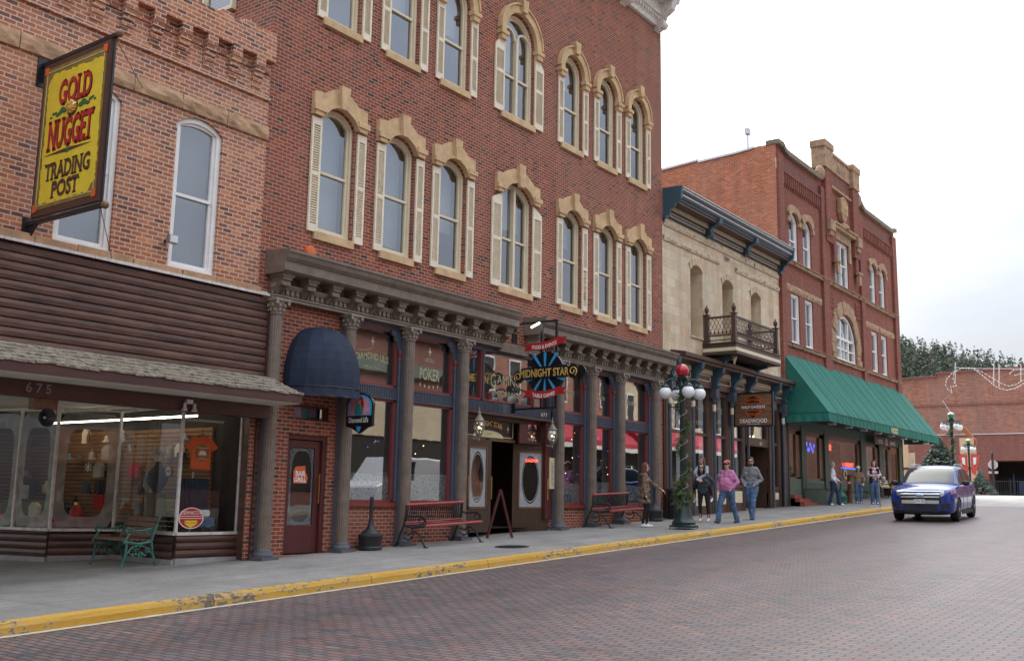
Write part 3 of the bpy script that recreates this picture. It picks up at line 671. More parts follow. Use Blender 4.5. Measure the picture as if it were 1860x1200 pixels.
mb.build('shingles', 'shake_shingle', cano)
mb = MB(L0); mb.box(-3, 12.68, -1.055, -1.02, 3.24, 3.40); mb.build('fascia_board', 'log_siding_dark', cano); 
mb = MB(L0); mb.box(-3, 12.66, -1.02, -.02, 3.22, 3.245); mb.box(-3, 11.2, .36, 6, 3.20, 3.24); mb.build('soffit', 'soffit_paint', cano)
mb = MB(L0); mb.box(-3, 12.62, -.30, .33, 2.98+.14, 3.219); mb.box(-3, 12.62, -.30, -.02, 2.98, 3.12); 
mb.build('beam', 'log_siding_dark', shop)
text('6 7 5', .20, (8.14, -.302, 3.04), mat='taupe_light', name='house_number', parent=shop, off=L0, depth=.012, bold=.004)
# shop front: zigzag bays
PTS = [(12.55, .40), (11.24, .40), (11.42, 2.55), (10.42, 3.0), (10.05, 4.9), (9.9, 7.6)]
ZB, ZT = .92, 3.12
mbs, mbf, mbc = MB(L0), MB(L0), MB(L0)
def logrows(mb, a, b, z0, z1, outn, h_=.128):
    z = z0; ax, ay = a; bx_, by = b
    while z < z1-.02:
        hh = min(h_, z1-z); prof = [(.0, z), (.03, z+.02), (.045, z+hh*.5), (.03, z+hh-.014), (.005, z+hh-.003)]
        vs = [(px_+outn[0]*d, py_+outn[1]*d, z_) for (px_, py_) in (a, b) for d, z_ in prof]
        mb.add(vs, [(i, i+1, 5+i+1, 5+i) for i in range(4)]); z += hh
for i, (a, b) in enumerate(zip(PTS[:-1], PTS[1:])):
    d = Vector((b[0]-a[0], b[1]-a[1], 0)).normalized(); n_ = Vector((-d.y, d.x, 0))
    if n_.dot(Vector((-1, -1, 0))) < 0: n_ = -n_
    gz = g((a[0]+b[0])/2)
    mbs.quad((a[0], a[1], gz-.1), (b[0], b[1], gz-.1), (b[0], b[1], ZB-.04), (a[0], a[1], ZB-.04))
    logrows(mbs, a, b, gz+.10, ZB-.05, n_)
    mbc.bar((a[0]+n_.x*.0, a[1]+n_.y*.0, gz+.0), (b[0], b[1], gz+.0), .10, .17)
    mbf.bar((a[0], a[1], ZB-.02), (b[0], b[1], ZB-.02), .09, .05); mbf.bar((a[0], a[1], ZT), (b[0], b[1], ZT), .05, .04)
    L_ = math.hypot(b[0]-a[0], b[1]-a[1]); nm = {0: 1, 1: 1, 2: 1, 3: 2, 4: 2}[i]
    for k in range(0 if i == 0 else 1, nm+1):
        p = (a[0]+(b[0]-a[0])*k/nm, a[1]+(b[1]-a[1])*k/nm); mbf.bar((p[0], p[1], ZB), (p[0], p[1], ZT), .045, .05)
mbs.box(12.56, 12.68, .0, .45, g(12.6)-.1, 3.4)
logrows(mbs, (12.55, .02), (12.68, .02), g(12.6), 3.3, (0, -1))
mbs.quad((12.55, .0, g(12.5)), (12.55, .42, g(12.5)), (12.55, .42, 3.3), (12.55, 0, 3.3))
mbs.build('window_base', 'log_siding', shop); mbc.build('base_kerb', 'concrete_base', shop)
mbf.build('display_window', 'grime_white', shop)
dw = bpy.data.objects['display_window']
for i, (a, b) in enumerate(zip(PTS[:-1], PTS[1:])):
    mb = MB(L0); mb.quad((a[0], a[1], ZB), (b[0], b[1], ZB), (b[0], b[1], ZT), (a[0], a[1], ZT)); mb.build('pane', 'clear_glass', dw)
    if i in (2, 3):   # misted edges round a clear oval
        d = Vector((b[0]-a[0], b[1]-a[1], 0)); Ln = d.length; d.normalize(); nm = {2: 1, 3: 2}[i]
        for k in range(nm):
            s0, s1 = Ln*k/nm+.03, Ln*(k+1)/nm-.03; cx_, cz_ = (s0+s1)/2, 1.95; hw, hh = (s1-s0)/2, 1.02
            inn = []; out = []
            for q in range(37):
                A = 2*math.pi*q/36; ex = .42; cx1 = abs(math.cos(A))**ex*math.copysign(1, math.cos(A)); cz1 = abs(math.sin(A))**ex*math.copysign(1, math.sin(A))
                inn.append((cx_+hw*.70*cx1, cz_+hh*.80*cz1)); m_ = max(abs(math.cos(A)), abs(math.sin(A)))
                out.append((cx_+hw*math.cos(A)/m_, 2.0+1.05*math.sin(A)/m_))
            f_ = MB(L0); P3 = lambda s, z: (a[0]+d.x*s+.012, a[1]+d.y*s-.0+.012, z)
            for q in range(36): f_.quad(P3(*inn[q]), P3(*inn[q+1]), P3(*out[q+1]), P3(*out[q]))
            f_.build('mist', 'condensation', dw)
# shop interior: back wall with slats, floor, goods
mb = MB(L0); mb.quad((9.0, 8.4, .3), (14.2, 8.4, .3), (14.2, 8.4, 3.3), (9.0, 8.4, 3.3)); mb.quad((12.58, .45, .3), (12.58, 8.4, .3), (12.58, 8.4, 3.3), (12.58, .45, 3.3)); mb.add([(12.58, .45, .47), (11.28, .45, .47), (11.46, 2.58, .47), (10.46, 3.03, .47), (10.09, 4.93, .47), (9.94, 7.6, .47), (9.9, 8.4, .47), (12.58, 8.4, .47)], [tuple(range(8))]); mb.quad((9, .45, 3.22), (12.6, .45, 3.22), (12.6, 8.4, 3.22), (9, 8.4, 3.22))
mb.build('shop_interior', 'interior_dark', shop)
mb = MB(L0)
for k in range(22): mb.box(12.50, 12.56, 1.2, 7.9, 1.0+k*.085, 1.0+k*.085+.07); mb.box(10.3, 12.5, 7.5, 7.56, 1.0+k*.085, 1.0+k*.085+.07)
mb.build('slat_wall', 'interior_wood', shop)
rg = random.Random(4); kinds = ['black_cloth', 'hair_grey', 'denim_dark', 'tail_red', 'paper', 'sign_teal', 'brown_shoe', 'grime_white', 'black_cloth', 'charcoal_cloth']
for k in range(64):
    yy = rg.uniform(1.5, 7.4); zz = rg.choice([.95, 1.25, 1.55, 1.9, 2.25, 2.6]); xx = rg.uniform(12.15, 12.44) if k % 3 else rg.uniform(10.9, 12.3); yy = yy if k % 3 else rg.uniform(5.5, 7.3); mb = MB(); q = rg.random(); w_ = rg.uniform(.07, .17)
    if q < .35: mb.prism([(-w_, 0), (w_, 0), (w_*1.1, .22), (w_*.4, .30), (-w_*.4, .30), (-w_*1.1, .22)], -.04, .04, 'yz')
    elif q < .65: mb.lathe([(w_*.9, 0), (w_, .02), (w_*.5, .05), (w_*.5, .12), (w_*.2, .15)], n=12)
    else: mb.lathe([(w_*.4, 0), (w_*.5, .04), (w_*.45, .16), (w_*.18, .2), (w_*.16, .26)], n=10)
    o = mb.build('souvenir', rg.choice(kinds)); o.location = (xx, yy, zz if k % 3 else rg.uniform(.6, 1.5)); tag(o, 'small souvenir item in the dim shop behind the misted panes', 'souvenir', 'souvenirs inside the left shop')
# things inside the shop window
tl = tag(MB().tube([(11.9, .9, 3.02), (11.75, 3.1, 3.0), (11.7, 5.6, 3.0)], .018, 8).build('tube_light', 'tube_light'), 'long lit fluorescent tube under the shop ceiling behind the display window', 'light')
def tshirt(loc, rz, label):
    t = thing('t_shirt', label, 'shirt', loc, rz); P = [(-.13, 0), (.13, 0), (.20, -.04), (.33, -.22), (.22, -.30), (.19, -.24), (.19, -.68), (-.19, -.68), (-.19, -.24), (-.22, -.30), (-.33, -.22), (-.20, -.04)]
    P = [(x*1.1, z*.86) for x, z in P]
    f = MB().prism(P, -.03, .03).build('fabric', 'tshirt_orange', t, bevel=.012)
    MB().lathe([(.0, -.034), (.145, -.036), (.15, -.033)], (0, 0, -.29), 28, 'y').build('print_disc', 'sign_olive', t); MB().lathe([(.0, -.040), (.108, -.042)], (0, 0, -.30), 28, 'y').build('print_centre', 'sign_orange', t)
    text('MOUNT RUSHMORE', .042, (0, -.045, -.215), mat='sign_white', parent=t, depth=0.001, arch=-.0, sx=.62); text('SOUTH DAKOTA', .04, (0, -.045, -.415), mat='sign_white', parent=t, depth=.001, sx=.62)
    mb = MB(); mb.prism([(-.09, -.33), (-.05, -.26), (0, -.25), (.06, -.27), (.09, -.33)], -.048, -.043); mb.build('print_hill', 'sign_white', t)
    MB().tube([(-.12, 0, .0), (0, 0, .05), (.12, 0, .0)], .008).build('hanger', 'black_metal', t); MB().tube([(0, 0, .05), (0, 0, .12), (.03, 0, .13)], .006).build('hanger_hook', 'black_metal', t)
    return t
tshirt((11.83, .62, 2.62), 0, 'orange t-shirt with a round printed badge hanging in the right shop window')
man = thing('mannequin', 'dark dressed mannequin with bowler hat standing inside the angled shop window', 'mannequin', (11.75, 1.75, .5), R(200))
MB().lathe([(.06, 1.1), (.16, 1.25), (.2, 1.4), (.17, 1.5), (.07, 1.6), (.05, 1.68)], n=14).build('torso', 'black_cloth', man, smooth=True); MB().lathe([(.27, 0), (.22, .5), (.16, 1.1)], n=14).build('skirt', 'interior_mid', man, smooth=True)
MB().ball((0, 0, 1.75), .09).build('head', 'paper', man, smooth=True); MB().lathe([(.165, 1.80), (.17, 1.815), (.12, 1.825), (.12, 1.88), (.09, 1.95), (.0, 1.97)], n=18).build('bowler_hat', 'hair_grey', man, smooth=True)
MB().prism([(-.12, 1.5), (.0, 1.12), (.14, 1.22), (.04, 1.5)], -.215, -.2).build('scarf', 'grime_white', man)
# wall racks and displayed goods (dim)
def goods(name, label, cat, loc, build_): t = thing(name, label, cat, loc); build_(t); return t
def _rack(t):
    MB().tube([(0, 0, 0), (0, 0, 1.5)], .02).build('pole', 'light_metal', t); mb = MB()
    for k in range(7): mb.prism([(-.16+.0*k, .75), (.16, .75), (.13, 1.38), (-.13, 1.38)], -.3+.09*k, -.24+.09*k)
    mb.build('hanging_jackets', 'denim_dark', t); MB().box(-.25, .25, -.25, .25, 0, .03).build('base', 'black_metal', t)
goods('clothes_rack', 'clothes rack of dark jackets standing behind the right shop window', 'rack', (12.2, 1.3, .5), _rack)
def _truck(t):
    MB().box(-.16, .16, -.1, .1, .05, .25).build('body', 'denim', t, bevel=.03); MB().box(-.13, .05, -.09, .09, .25, .38).build('cab', 'sign_white', t, bevel=.03); MB().lathe([(.05, -.105), (.05, .105)], (-.09, 0, .05), 12, 'y').build('wheel', 'rubber', t); MB().lathe([(.05, -.105), (.05, .105)], (.09, 0, .05), 12, 'y').build('wheel', 'rubber', t)
goods('toy_truck', 'small blue and white toy truck on the sill of the right shop window', 'toy', (12.0, .60, .93), _truck)
def _jar(t):
    MB().lathe([(.07, 0), (.12, .03), (.13, .3), (.08, .38), (.05, .42)], n=16).build('body', 'sign_red', t, smooth=True); MB().lathe([(.055, .42), (.055, .47)], n=12).build('lid', 'brass', t)
goods('red_vase', 'red vase low in the misted shop window', 'vase', (10.95, 3.05, .93), _jar)
def _tbl(t):
    MB().lathe([(.6, 0), (.62, .42), (.6, .5), (0, .52)], n=26).build('tablecloth', 'sign_pink', t, smooth=True); mb = MB()
    for k in range(14): mb.ball((random.uniform(-.4, .4), random.uniform(-.4, .4), .56), .06, 8, 5)
    mb.build('ornaments', 'tail_red', t)
goods('display_table', 'round cloth covered display table with red ornaments behind misted glass', 'table', (11.2, 3.9, .5), _tbl)
ov = thing('shop_decal', 'red oval window decal with yellow shield low in the right shop window', 'sign', (11.53, .385, 1.17))
MB().lathe([(.001, 0), (.27, 0), (.27, -.006), (.001, -.006)], n=36, ax='y').build('oval', 'sign_red', ov).scale = (1, 1, .70)
MB().lathe([(.245, -.007), (.262, -.007), (.262, -.009), (.245, -.009), (.245, -.007)], n=36, ax='y').build('border', 'sign_white', ov).scale = (1, 1, .70)
text('DERMACCHI', .085, (0, -.010, .065), mat='sign_white', parent=ov, depth=0, sx=.9); MB().box(-.25, .25, -.009, -.007, .03, .04).build('rule', 'sign_white', ov); MB().box(-.25, .25, -.009, -.007, -.01, .0).build('rule', 'sign_white', ov)
MB().prism([(-.13, -.04), (.13, -.04), (.13, -.10), (0, -.17), (-.13, -.10)], -.010, -.007).build('shield', 'sign_yellow', ov); text('HARLEY-DAVIDSON', .035, (0, -.012, -.09), mat='sign_orange', parent=ov, depth=0)
v6 = thing('round_sticker', 'small round white V60 sticker on the angled shop window', 'sticker', (11.23, .72, 1.98), R(-90-4))
MB().lathe([(.001, 0), (.085, 0)], n=24, ax='y').build('disc', 'sign_white', v6); text('V60', .07, (0, -.006, -.02), mat='sign_blue', parent=v6, depth=0, bold=.003)
for (a_, z_, lab) in ((.35, 2.44, 'white snowflake decal high on the angled pane near the corner post'), (1.75, 2.42, 'white snowflake decal high on the angled pane near the rear post')):
    sf = MB()
    for k in range(4):
        A = math.pi*k/4; dy, dz_ = math.cos(A)*.085, math.sin(A)*.085; sf.bar((0, -dy, -dz_), (0, dy, dz_), .012, .006)
    o = sf.build('snowflake_decal', 'sign_white'); o.location = (11.23+.083*a_, .4+a_, z_); tag(o, lab, 'decal', 'snowflake decals')
sf2 = MB()
for k in range(4):
    A = math.pi*k/4; dy, dz_ = math.cos(A)*.085, math.sin(A)*.085; sf2.bar((-dy, 0, -dz_), (dy, 0, dz_), .012, .006)
o = sf2.build('snowflake_decal', 'sign_white'); o.location = (10.93, 2.745, 2.05); tag(o, 'white snowflake decal on the misted shop pane', 'decal', 'snowflake decals')
# horn speaker under the canopy beam
sp_ = thing('horn_speaker', 'dark round horn loudspeaker hanging under the canopy on a wooden block', 'loudspeaker', (8.35, -.10, 2.98))
MB().box(-.19, .19, -.08, .08, -.17, -.0).build('wood_block', 'bench_wood', sp_); MB().lathe([(.03, .12), (.05, .0), (.09, -.08), (.135, -.12), (.14, -.125), (.12, -.11), (.03, -.02)], (0, -.02, -.29), 20, 'y').build('horn', 'black_metal', sp_, smooth=True); MB().ball((0, -.06, -.29), .03, 8, 6).build('driver', 'grey_metal', sp_)
fl_ = thing('double_spotlight', 'pair of white spotlights under the canopy fascia by the right window', 'spotlight', (10.80, -.32, 3.12))
MB().box(-.06, .06, -.04, .02, -.02, .05).build('junction_box', 'light_metal', fl_)
for s_ in (-1, 1): MB().lathe([(.025, 0), (.03, -.07), (.055, -.13), (.05, -.135)], (s_*.10, -.03, -.01), 12).build('lamp_head', 'light_metal', fl_, smooth=True)
# floodlight on the brick
fl2 = thing('floodlight', 'small grey floodlight on a bracket beside the narrow white shop window', 'floodlight', (10.32, -.02, 5.86))
MB().box(-.02, .02, -.16, .02, -.01, .03).build('bracket', 'black_metal', fl2); MB().box(-.09, .09, -.24, -.13, -.05, .10).build('housing', 'grey_metal', fl2, bevel=.012); MB().box(-.075, .075, -.243, -.24, -.035, .085).build('lens', 'light_metal', fl2)
# ---------------------------------------------------------------- hanging gold sign (perpendicular to the wall, faces -x)
gs = thing('hanging_sign', 'large yellow hanging sign with red western lettering and a gold nugget', 'sign', (7.89, 0, 5.66))
o_ = Vector((7.89, 0, 5.66))
MB(o_).box(7.85, 7.93, -1.93, -.14, 5.68, 8.12).build('board', 'sign_brown', gs)
MB(o_).box(7.843, 7.85, -1.85, -.22, 5.78, 8.03).build('olive_field', 'sign_olive', gs)
rag = []
def jag(y0, z0, y1, z1, n):
    for i in range(n): t = i/n; rag.append((y0+(y1-y0)*t+random.uniform(-.018, .018), z0+(z1-z0)*t+random.uniform(-.018, .018)))
jag(-1.66, 5.85, -.36, 5.85, 26); jag(-.36, 5.85, -.34, 7.75, 40); jag(-.34, 7.75, -.46, 7.90, 4); jag(-.46, 7.90, -1.80, 7.88, 26); jag(-1.80, 7.88, -1.82, 6.02, 40); jag(-1.82, 6.02, -1.66, 5.85, 4)
MB(o_).prism(rag, 7.836, 7.842, 'yz').build('yellow_field', 'sign_yellow', gs)
mb = MB(o_)
for k, (ya_, yb_, za2, zb2) in enumerate([(-1.80, -.27, 7.965, 7.975), (-1.80, -.27, 5.835, 5.845), (-1.80, -1.79, 5.84, 7.97), (-.28, -.27, 5.84, 7.97)]): mb.box(7.838, 7.8425, ya_, yb_, za2, zb2)
mb.build('gold_line', 'pale_gold_paint', gs)
for yy in (-1.82, -.25):
    for zz in (5.81, 8.0): MB(o_).box(7.834, 7.8425, yy-.05, yy+.05, zz-.06, zz+.06).build('corner_square', 'sign_orange', gs)
US, VS = (0, -1, 0), (0, 0, 1)
def wtext(body, size, yc, z, mat, sx, sh=None, parent=gs, xx=7.833, tilt=0.0):
    U_ = Vector((0, -1, tilt)).normalized()
    if sh: text(body, size, (xx+.003, yc-.012, z-.014), U_, VS, 0, sh, parent=parent, off=o_, width=sx+.02, bold=size*.034, slab=.085)
    text(body, size, (xx, yc, z), U_, VS, .003, mat, parent=parent, off=o_, width=sx, bold=size*.034, slab=.075)
    # slab serifs: short bars under and over the letter stems
    return
wtext('GOLD', .53, -1.10, 7.37, 'sign_red', .87, 'sign_brown'); wtext('NUGGET', .62, -1.05, 6.69, 'sign_red', 1.22, 'sign_brown')
wtext('TRADING', .36, -1.08, 6.20, 'sign_brown', 1.22); wtext('POST', .35, -1.05, 5.91, 'sign_brown', .76)
nug = MB(o_); nug.ball((7.82, -1.07, 7.255), .105, 16, 10, (.5, 1.15, .85)); n_ob = nug.build('nugget', 'gold_paint', gs)
for v in n_ob.data.vertices:
    v.co += Vector((random.uniform(-.018, .018), random.uniform(-.02, .02), random.uniform(-.02, .02)))
MB(o_).lathe([(.001, 0), (.145, 0), (.145, .004)], (7.832, -1.07, 7.255), 28, 'x').build('nugget_ground', 'sign_brown', gs)
for s_ in (-1, 1):
    mb = MB(o_)
    for k in range(7):
        t = k/6; mb.ball((7.832, -1.08+s_*(.22+.36*t), 7.25-s_*.03*t+.03*math.sin(k*1.7)), .062*(1-.55*t), 8, 6, (.12, 1.2, .7))
    mb.build('leaf_scroll', 'leaf_green', gs)
mb = MB(o_); mb.add([(7.832, -.35, 6.60), (7.832, -1.03, 6.635), (7.832, -1.70, 6.60), (7.832, -1.03, 6.57)], [(0, 1, 2, 3)]); mb.build('divider', 'sign_brown', gs)
MB(o_).ball((7.83, -1.03, 6.60), .045, 8, 6, (.2, 1, 1)).build('divider_leaf', 'leaf_green', gs)
mb = MB(o_); mb.box(7.86, 7.92, -2.02, .0, 8.14, 8.20); mb.box(7.86, 7.92, -2.02, .0, 5.58, 5.64); mb.box(7.80, 7.98, -.02, .0, 7.82, 8.30); mb.box(7.80, 7.98, -.02, 0, 5.42, 5.72)
mb.prism([(-.0, 7.86), (-.22, 8.14), (0, 8.14)], 7.875, 7.905, 'yz'); mb.prism([(0, 5.30), (-.30, 5.58), (0, 5.58)], 7.875, 7.905, 'yz'); mb.bar((7.89, -1.97, 5.58), (7.89, -1.97, 8.20), .03)
mb.build('frame', 'black_metal', gs)
for z_ in (8.18, 5.60): MB(o_).ball((7.89, -2.06, z_), .06, 8, 6).build('wooden_end_cap', 'bench_wood', gs)
MB(o_).tube([(7.89, -1.95, 8.15), (9.66, -.01, 8.42)], .006, 5).build('guy_wire', 'black_metal', gs); MB(o_).tube([(7.92, -1.9, 5.6), (9.35, -.01, 5.35)], .006, 5).build('guy_wire', 'black_metal', gs)
# ================================================================ MIDNIGHT BUILDING (dark red brick, three storeys)
B0 = Vector((12.4, 0, g(14)))
mid = thing('brick_building', 'dark red brick three storey building with cream shutters and a grey columned shopfront', 'building', B0)
WC = [14.25, 16.14, 18.0, 20.6, 23.2, 25.1, 26.95]
holes = []
for i, c in enumerate(WC):
    h = .67 if i == 3 else .49
    holes.append((c-h, c+h, 6.82, 9.22, 9.52 if i != 3 else 9.60)); holes.append((c-h, c+h, 11.38, 13.55, 13.55+h+.02))
mb = MB(B0); wall(mb, 12.402, 28.6, 5.3, 17.1, 0.0, holes, .24)
mb.quad((12.402, 0, 5.3), (12.402, 14, 5.3), (12.402, 14, 17.1), (12.402, 0, 17.1)); mb.quad((28.6, 0, 5.3), (28.6, 0, 17.1), (28.6, 14, 17.1), (28.6, 14, 5.3))
# ground floor brickwork
zb = g(14)-.1
wall(mb, 12.42, 14.75, zb, 5.3, .03, [(13.37, 14.40, g(13.9)+.0, 2.76, 2.76), (13.50, 14.42, 3.05, 3.34, 3.34)], .16)
wall(mb, 27.9, 28.59, zb, 5.3, .03, [], .1)
for a, b in ((14.8, 16.5), (16.6, 18.4), (22.3, 22.5), (22.6, 24.1), (24.2, 25.7), (25.75, 27.85)): mb.box(a, b, .03, .2, g(a)-.1, 1.40)
mb.build('wall', 'brick_dark_red', mid)
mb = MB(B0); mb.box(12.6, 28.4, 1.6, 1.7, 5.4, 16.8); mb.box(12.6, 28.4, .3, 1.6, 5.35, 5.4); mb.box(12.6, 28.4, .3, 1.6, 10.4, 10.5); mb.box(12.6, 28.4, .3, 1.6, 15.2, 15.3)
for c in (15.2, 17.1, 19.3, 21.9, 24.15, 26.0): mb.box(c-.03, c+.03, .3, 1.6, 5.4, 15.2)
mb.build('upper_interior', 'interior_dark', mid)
mb = MB(B0); mb.box(12.41, 28.59, .5, 14, 17.1, 17.2); mb.build('roof', 'roof_tar', mid)
for i, c in enumerate(WC):
    h = .67 if i == 3 else .49; m_ = i == 3
    # second floor
    w_ = sash(mid, B0, c-h+.002, c+h-.002, 6.825, 9.22, 9.515 if not m_ else 9.595, y=.07, mull=m_, meet=8.12, blind=[.97, .9, .62, .4, .35, .5, .45][i])
    MB(B0).box(c-h-.08, c+h+.04, -.07, .07, 6.66, 6.82).build('sill', 'sandstone_trim', w_)
    za = 9.53 if not m_ else 9.61; ear = .27; cc = head_curve(c-h-.0, c+h+.0, 9.22, za, 12); oc = head_curve(c-h+.02, c+h-.02, 9.73, 9.93 if not m_ else 10.0, 10)
    poly = [(c-h-ear, 9.22), (c-h-ear, 9.70)]+oc+[(c+h+ear, 9.70), (c+h+ear, 9.22)]+cc[::-1]
    # split in convex-ish slabs so that the face triangulates cleanly
    hd = MB(B0); n = 12; inner = [(c-h-ear, 9.22)]+[(c-h-.0, 9.22)]+cc[1:-1]+[(c+h, 9.22), (c+h+ear, 9.22)]
    outer = []
    for k, p in enumerate(inner):
        if k == 0: outer.append((c-h-ear, 9.70))
        elif k == len(inner)-1: outer.append((c+h+ear, 9.70))
        else:
            tt = (p[0]-(c-h))/(2*h); outer.append((p[0], 9.73+(.22 if not m_ else .27)*math.sin(math.pi*max(0, min(1, tt)))))
    hd.ring(inner, outer, -.10, -.001); hd.ring([(p[0], p[1]+.0) for p in cc], [(p[0], p[1]+.05) for p in cc], -.14, -.10)
    for s_ in (-1, 1):
        xa = c+s_*(h+ear); xb = c+s_*(h-.0); lo, hi_ = min(xa, xb), max(xa, xb)
        hd.box(lo-.03, hi_+.03, -.16, -.10, 9.30, 9.42); hd.box(lo+.02, hi_-.02, -.13, -.10, 9.21, 9.30)
    kt = 10.0 if not m_ else 10.1
    hd.prism([(c-.085, 9.50), (c+.085, 9.50), (c+.135, kt), (c-.135, kt)], -.20, -.10); hd.build('hood', 'sandstone_trim', w_)
    tp = .0 if not m_ else .12
    shutter(c-h-(.26 if not m_ else .40), c-h+.005, 6.80, 9.18, w_, B0, top=tp, side=-1, name='shutter') if not m_ else shutter(c-h-.40, c-h+.0, 6.80, 9.20, w_, B0, top=.15, side=1)
    shutter(c+h+(.05 if not m_ else 0.03), c+h+(.31 if not m_ else .43), 6.80, 9.18, w_, B0, top=(0 if not m_ else .15), side=(-1), broken=(i == 4))
    # third floor
    w_ = sash(mid, B0, c-h+.002, c+h-.002, 11.385, 13.55, 13.55+h+.015, y=.07, mull=m_, meet=12.50, blind=[.4, .5, .45, .5, .3, .35, .3][i])
    MB(B0).box(c-h-.10, c+h+.06, -.07, .07, 11.22, 11.38).build('sill', 'sandstone_trim', w_)
    hd = MB(B0); r_in, r_out = h+.03, h+.24
    cin = [(c-r_in, 13.36)]+arc(c, 13.57, r_in, 180, 0, 18)+[(c+r_in, 13.36)]; cout = [(c-r_out, 13.36)]+arc(c, 13.57, r_out, 180, 0, 18)+[(c+r_out, 13.36)]
    hd.ring(cin, cout, -.11, -.001)
    c3 = arc(c, 13.57, r_out-.0, 180, 0, 18); c4 = arc(c, 13.57, r_out+.045, 180, 0, 18); hd.ring(c3, c4, -.15, -.001)
    for s_ in (-1, 1):
        xm = c+s_*(h+.14); hd.box(xm-.16, xm+.16, -.17, -.001, 13.40, 13.50); hd.box(xm-.12, xm+.12, -.14, -.001, 13.27, 13.40)
    hd.prism([(c-.085, 13.57+h+.05), (c+.085, 13.57+h+.05), (c+.13, 13.57+h+.40), (c-.13, 13.57+h+.40)], -.22, -.001); hd.build('hood', 'sandstone_trim', w_)
    if m_:
        shutter(c-h-.40, c-h, 11.36, 13.45, w_, B0, top=.30, side=1); shutter(c+h+.03, c+h+.43, 11.36, 13.45, w_, B0, top=.30, side=-1)
    else:
        shutter(c-h-.26, c-h+.005, 11.34, 13.30, w_, B0); shutter(c+h+.05, c+h+.31, 11.34, 13.30, w_, B0, broken=False)
# roof cornice of pale metal with scroll end blocks
mb = MB(B0)
prof = [(0, 17.0), (-.10, 17.0), (-.12, 17.14), (-.16, 17.18), (-.16, 17.30), (-.26, 17.34), (-.26, 17.72), (-.70, 17.78), (-.72, 17.90), (-.86, 18.05), (-.95, 18.32), (0, 18.45)]
mb.prism(prof, 12.41, 28.6, 'yz')
for k in range(95): xx = 12.5+k*.17; mb.box(xx, xx+.09, -.225, -.155, 17.19, 17.29)
mb.build('roof_cornice', 'grime_white', mid)
for xx in (12.6, 15.1, 17.1, 19.0, 22.0, 24.1, 26.0, 28.25):
    mb = MB(B0); mb.prism([(0, 16.86), (-.16, 16.90), (-.22, 17.1), (-.20, 17.3), (-.40, 17.36), (-.62, 17.5), (-.70, 17.78), (0, 17.78)], xx-.12, xx+.18, 'yz')
    mb.lathe([(.14, xx-.14), (.14, xx+.20)], (0, -.22, 17.06), 14, 'x'); mb.build('cornice_bracket', 'grime_white', mid)
# left flank window high up
f_ = sash(mid, B0, 0, 1.0, 0, 1.6, 1.9, y=0)
f_.matrix_local = Matrix.Translation(Vector((0, 2.2, 11.35)) - Vector((0, 0, B0.z))) @ Matrix.Rotation(R(-90), 4, 'Z') @ Matrix.Translation(Vector((B0.x, -0.10, B0.z)))
# ---------------------------------------------------------------- shopfront cornices
def cornice(xa, xb):
    mb = MB(B0); mb.prism([(-.001, 6.20), (-.66, 6.14), (-.68, 6.135), (-.68, 6.085), (-.655, 6.07), (-.63, 5.99), (-.575, 5.93), (-.555, 5.92), (-.555, 5.755), (-.53, 5.74), (-.50, 5.72), (-.001, 5.72)], xa, xb, 'yz')
    mb.box(xa+.12, xb-.12, -.10, -.001, 5.30, 5.72)
    c_ = mb.build('shop_cornice', 'taupe_paint', mid)
    n_ = 12; pb = (xb-xa-.42)/(n_-1)
    for k in range(n_):
        xc = xa+.21+pb*k; b_ = MB(B0)
        for (s_, z0_, z1_) in ((.0, 5.60, 5.655), (.03, 5.655, 5.69), (.05, 5.69, 5.721)): b_.box(xc-.11-s_, xc+.11+s_, -.42-s_*.7, -.09, z0_+.0, z1_-.001)
        b_.prism([(-.09, 5.62), (-.38, 5.605), (-.39, 5.50), (-.30, 5.485), (-.25, 5.46), (-.19, 5.40), (-.15, 5.37), (-.09, 5.36)], xc-.10, xc+.10, 'yz')
        b_.prism([(-.29, 5.485), (-.255, 5.46), (-.20, 5.405), (-.16, 5.37), (-.175, 5.362), (-.215, 5.39), (-.27, 5.45), (-.305, 5.475)], xc-.085, xc-.05, 'yz'); b_.prism([(-.29, 5.485), (-.255, 5.46), (-.20, 5.405), (-.16, 5.37), (-.175, 5.362), (-.215, 5.39), (-.27, 5.45), (-.305, 5.475)], xc+.05, xc+.085, 'yz')
        b_.lathe([(.05, xc-.115), (.05, xc+.115)], (0, -.33, 5.55), 12, 'x')
        b_.build('bracket', 'taupe_paint', c_)
    d_ = MB(B0); d_.prism([(-.099, 5.56), (-.25, 5.55), (-.25, 5.525), (-.225, 5.50), (-.20, 5.47), (-.099, 5.47)], xa+.08, xb-.08, 'yz')
    d_.box(xa+.10, xb-.10, -.14, -.099, 5.345, 5.47); d_.prism([(-.099, 5.345), (-.19, 5.345), (-.19, 5.32), (-.16, 5.30), (-.16, 5.262), (-.099, 5.262)], xa+.08, xb-.08, 'yz')
    xx = xa+.13
    while xx < xb-.2: d_.box(xx, xx+.07, -.195, -.139, 5.375, 5.462); xx += .128
    d_.build('dentil_band', 'taupe_light', c_)
    return c_
cornice(12.54, 20.06); cornice(21.0, 28.42)
mb = MB(B0); mb.box(12.46, 28.5, -.09, .03, 5.255, 5.35); mb.box(19.9, 21.1, -.11, .0, 5.18, 5.42); mb.build('architrave', 'taupe_paint', mid)
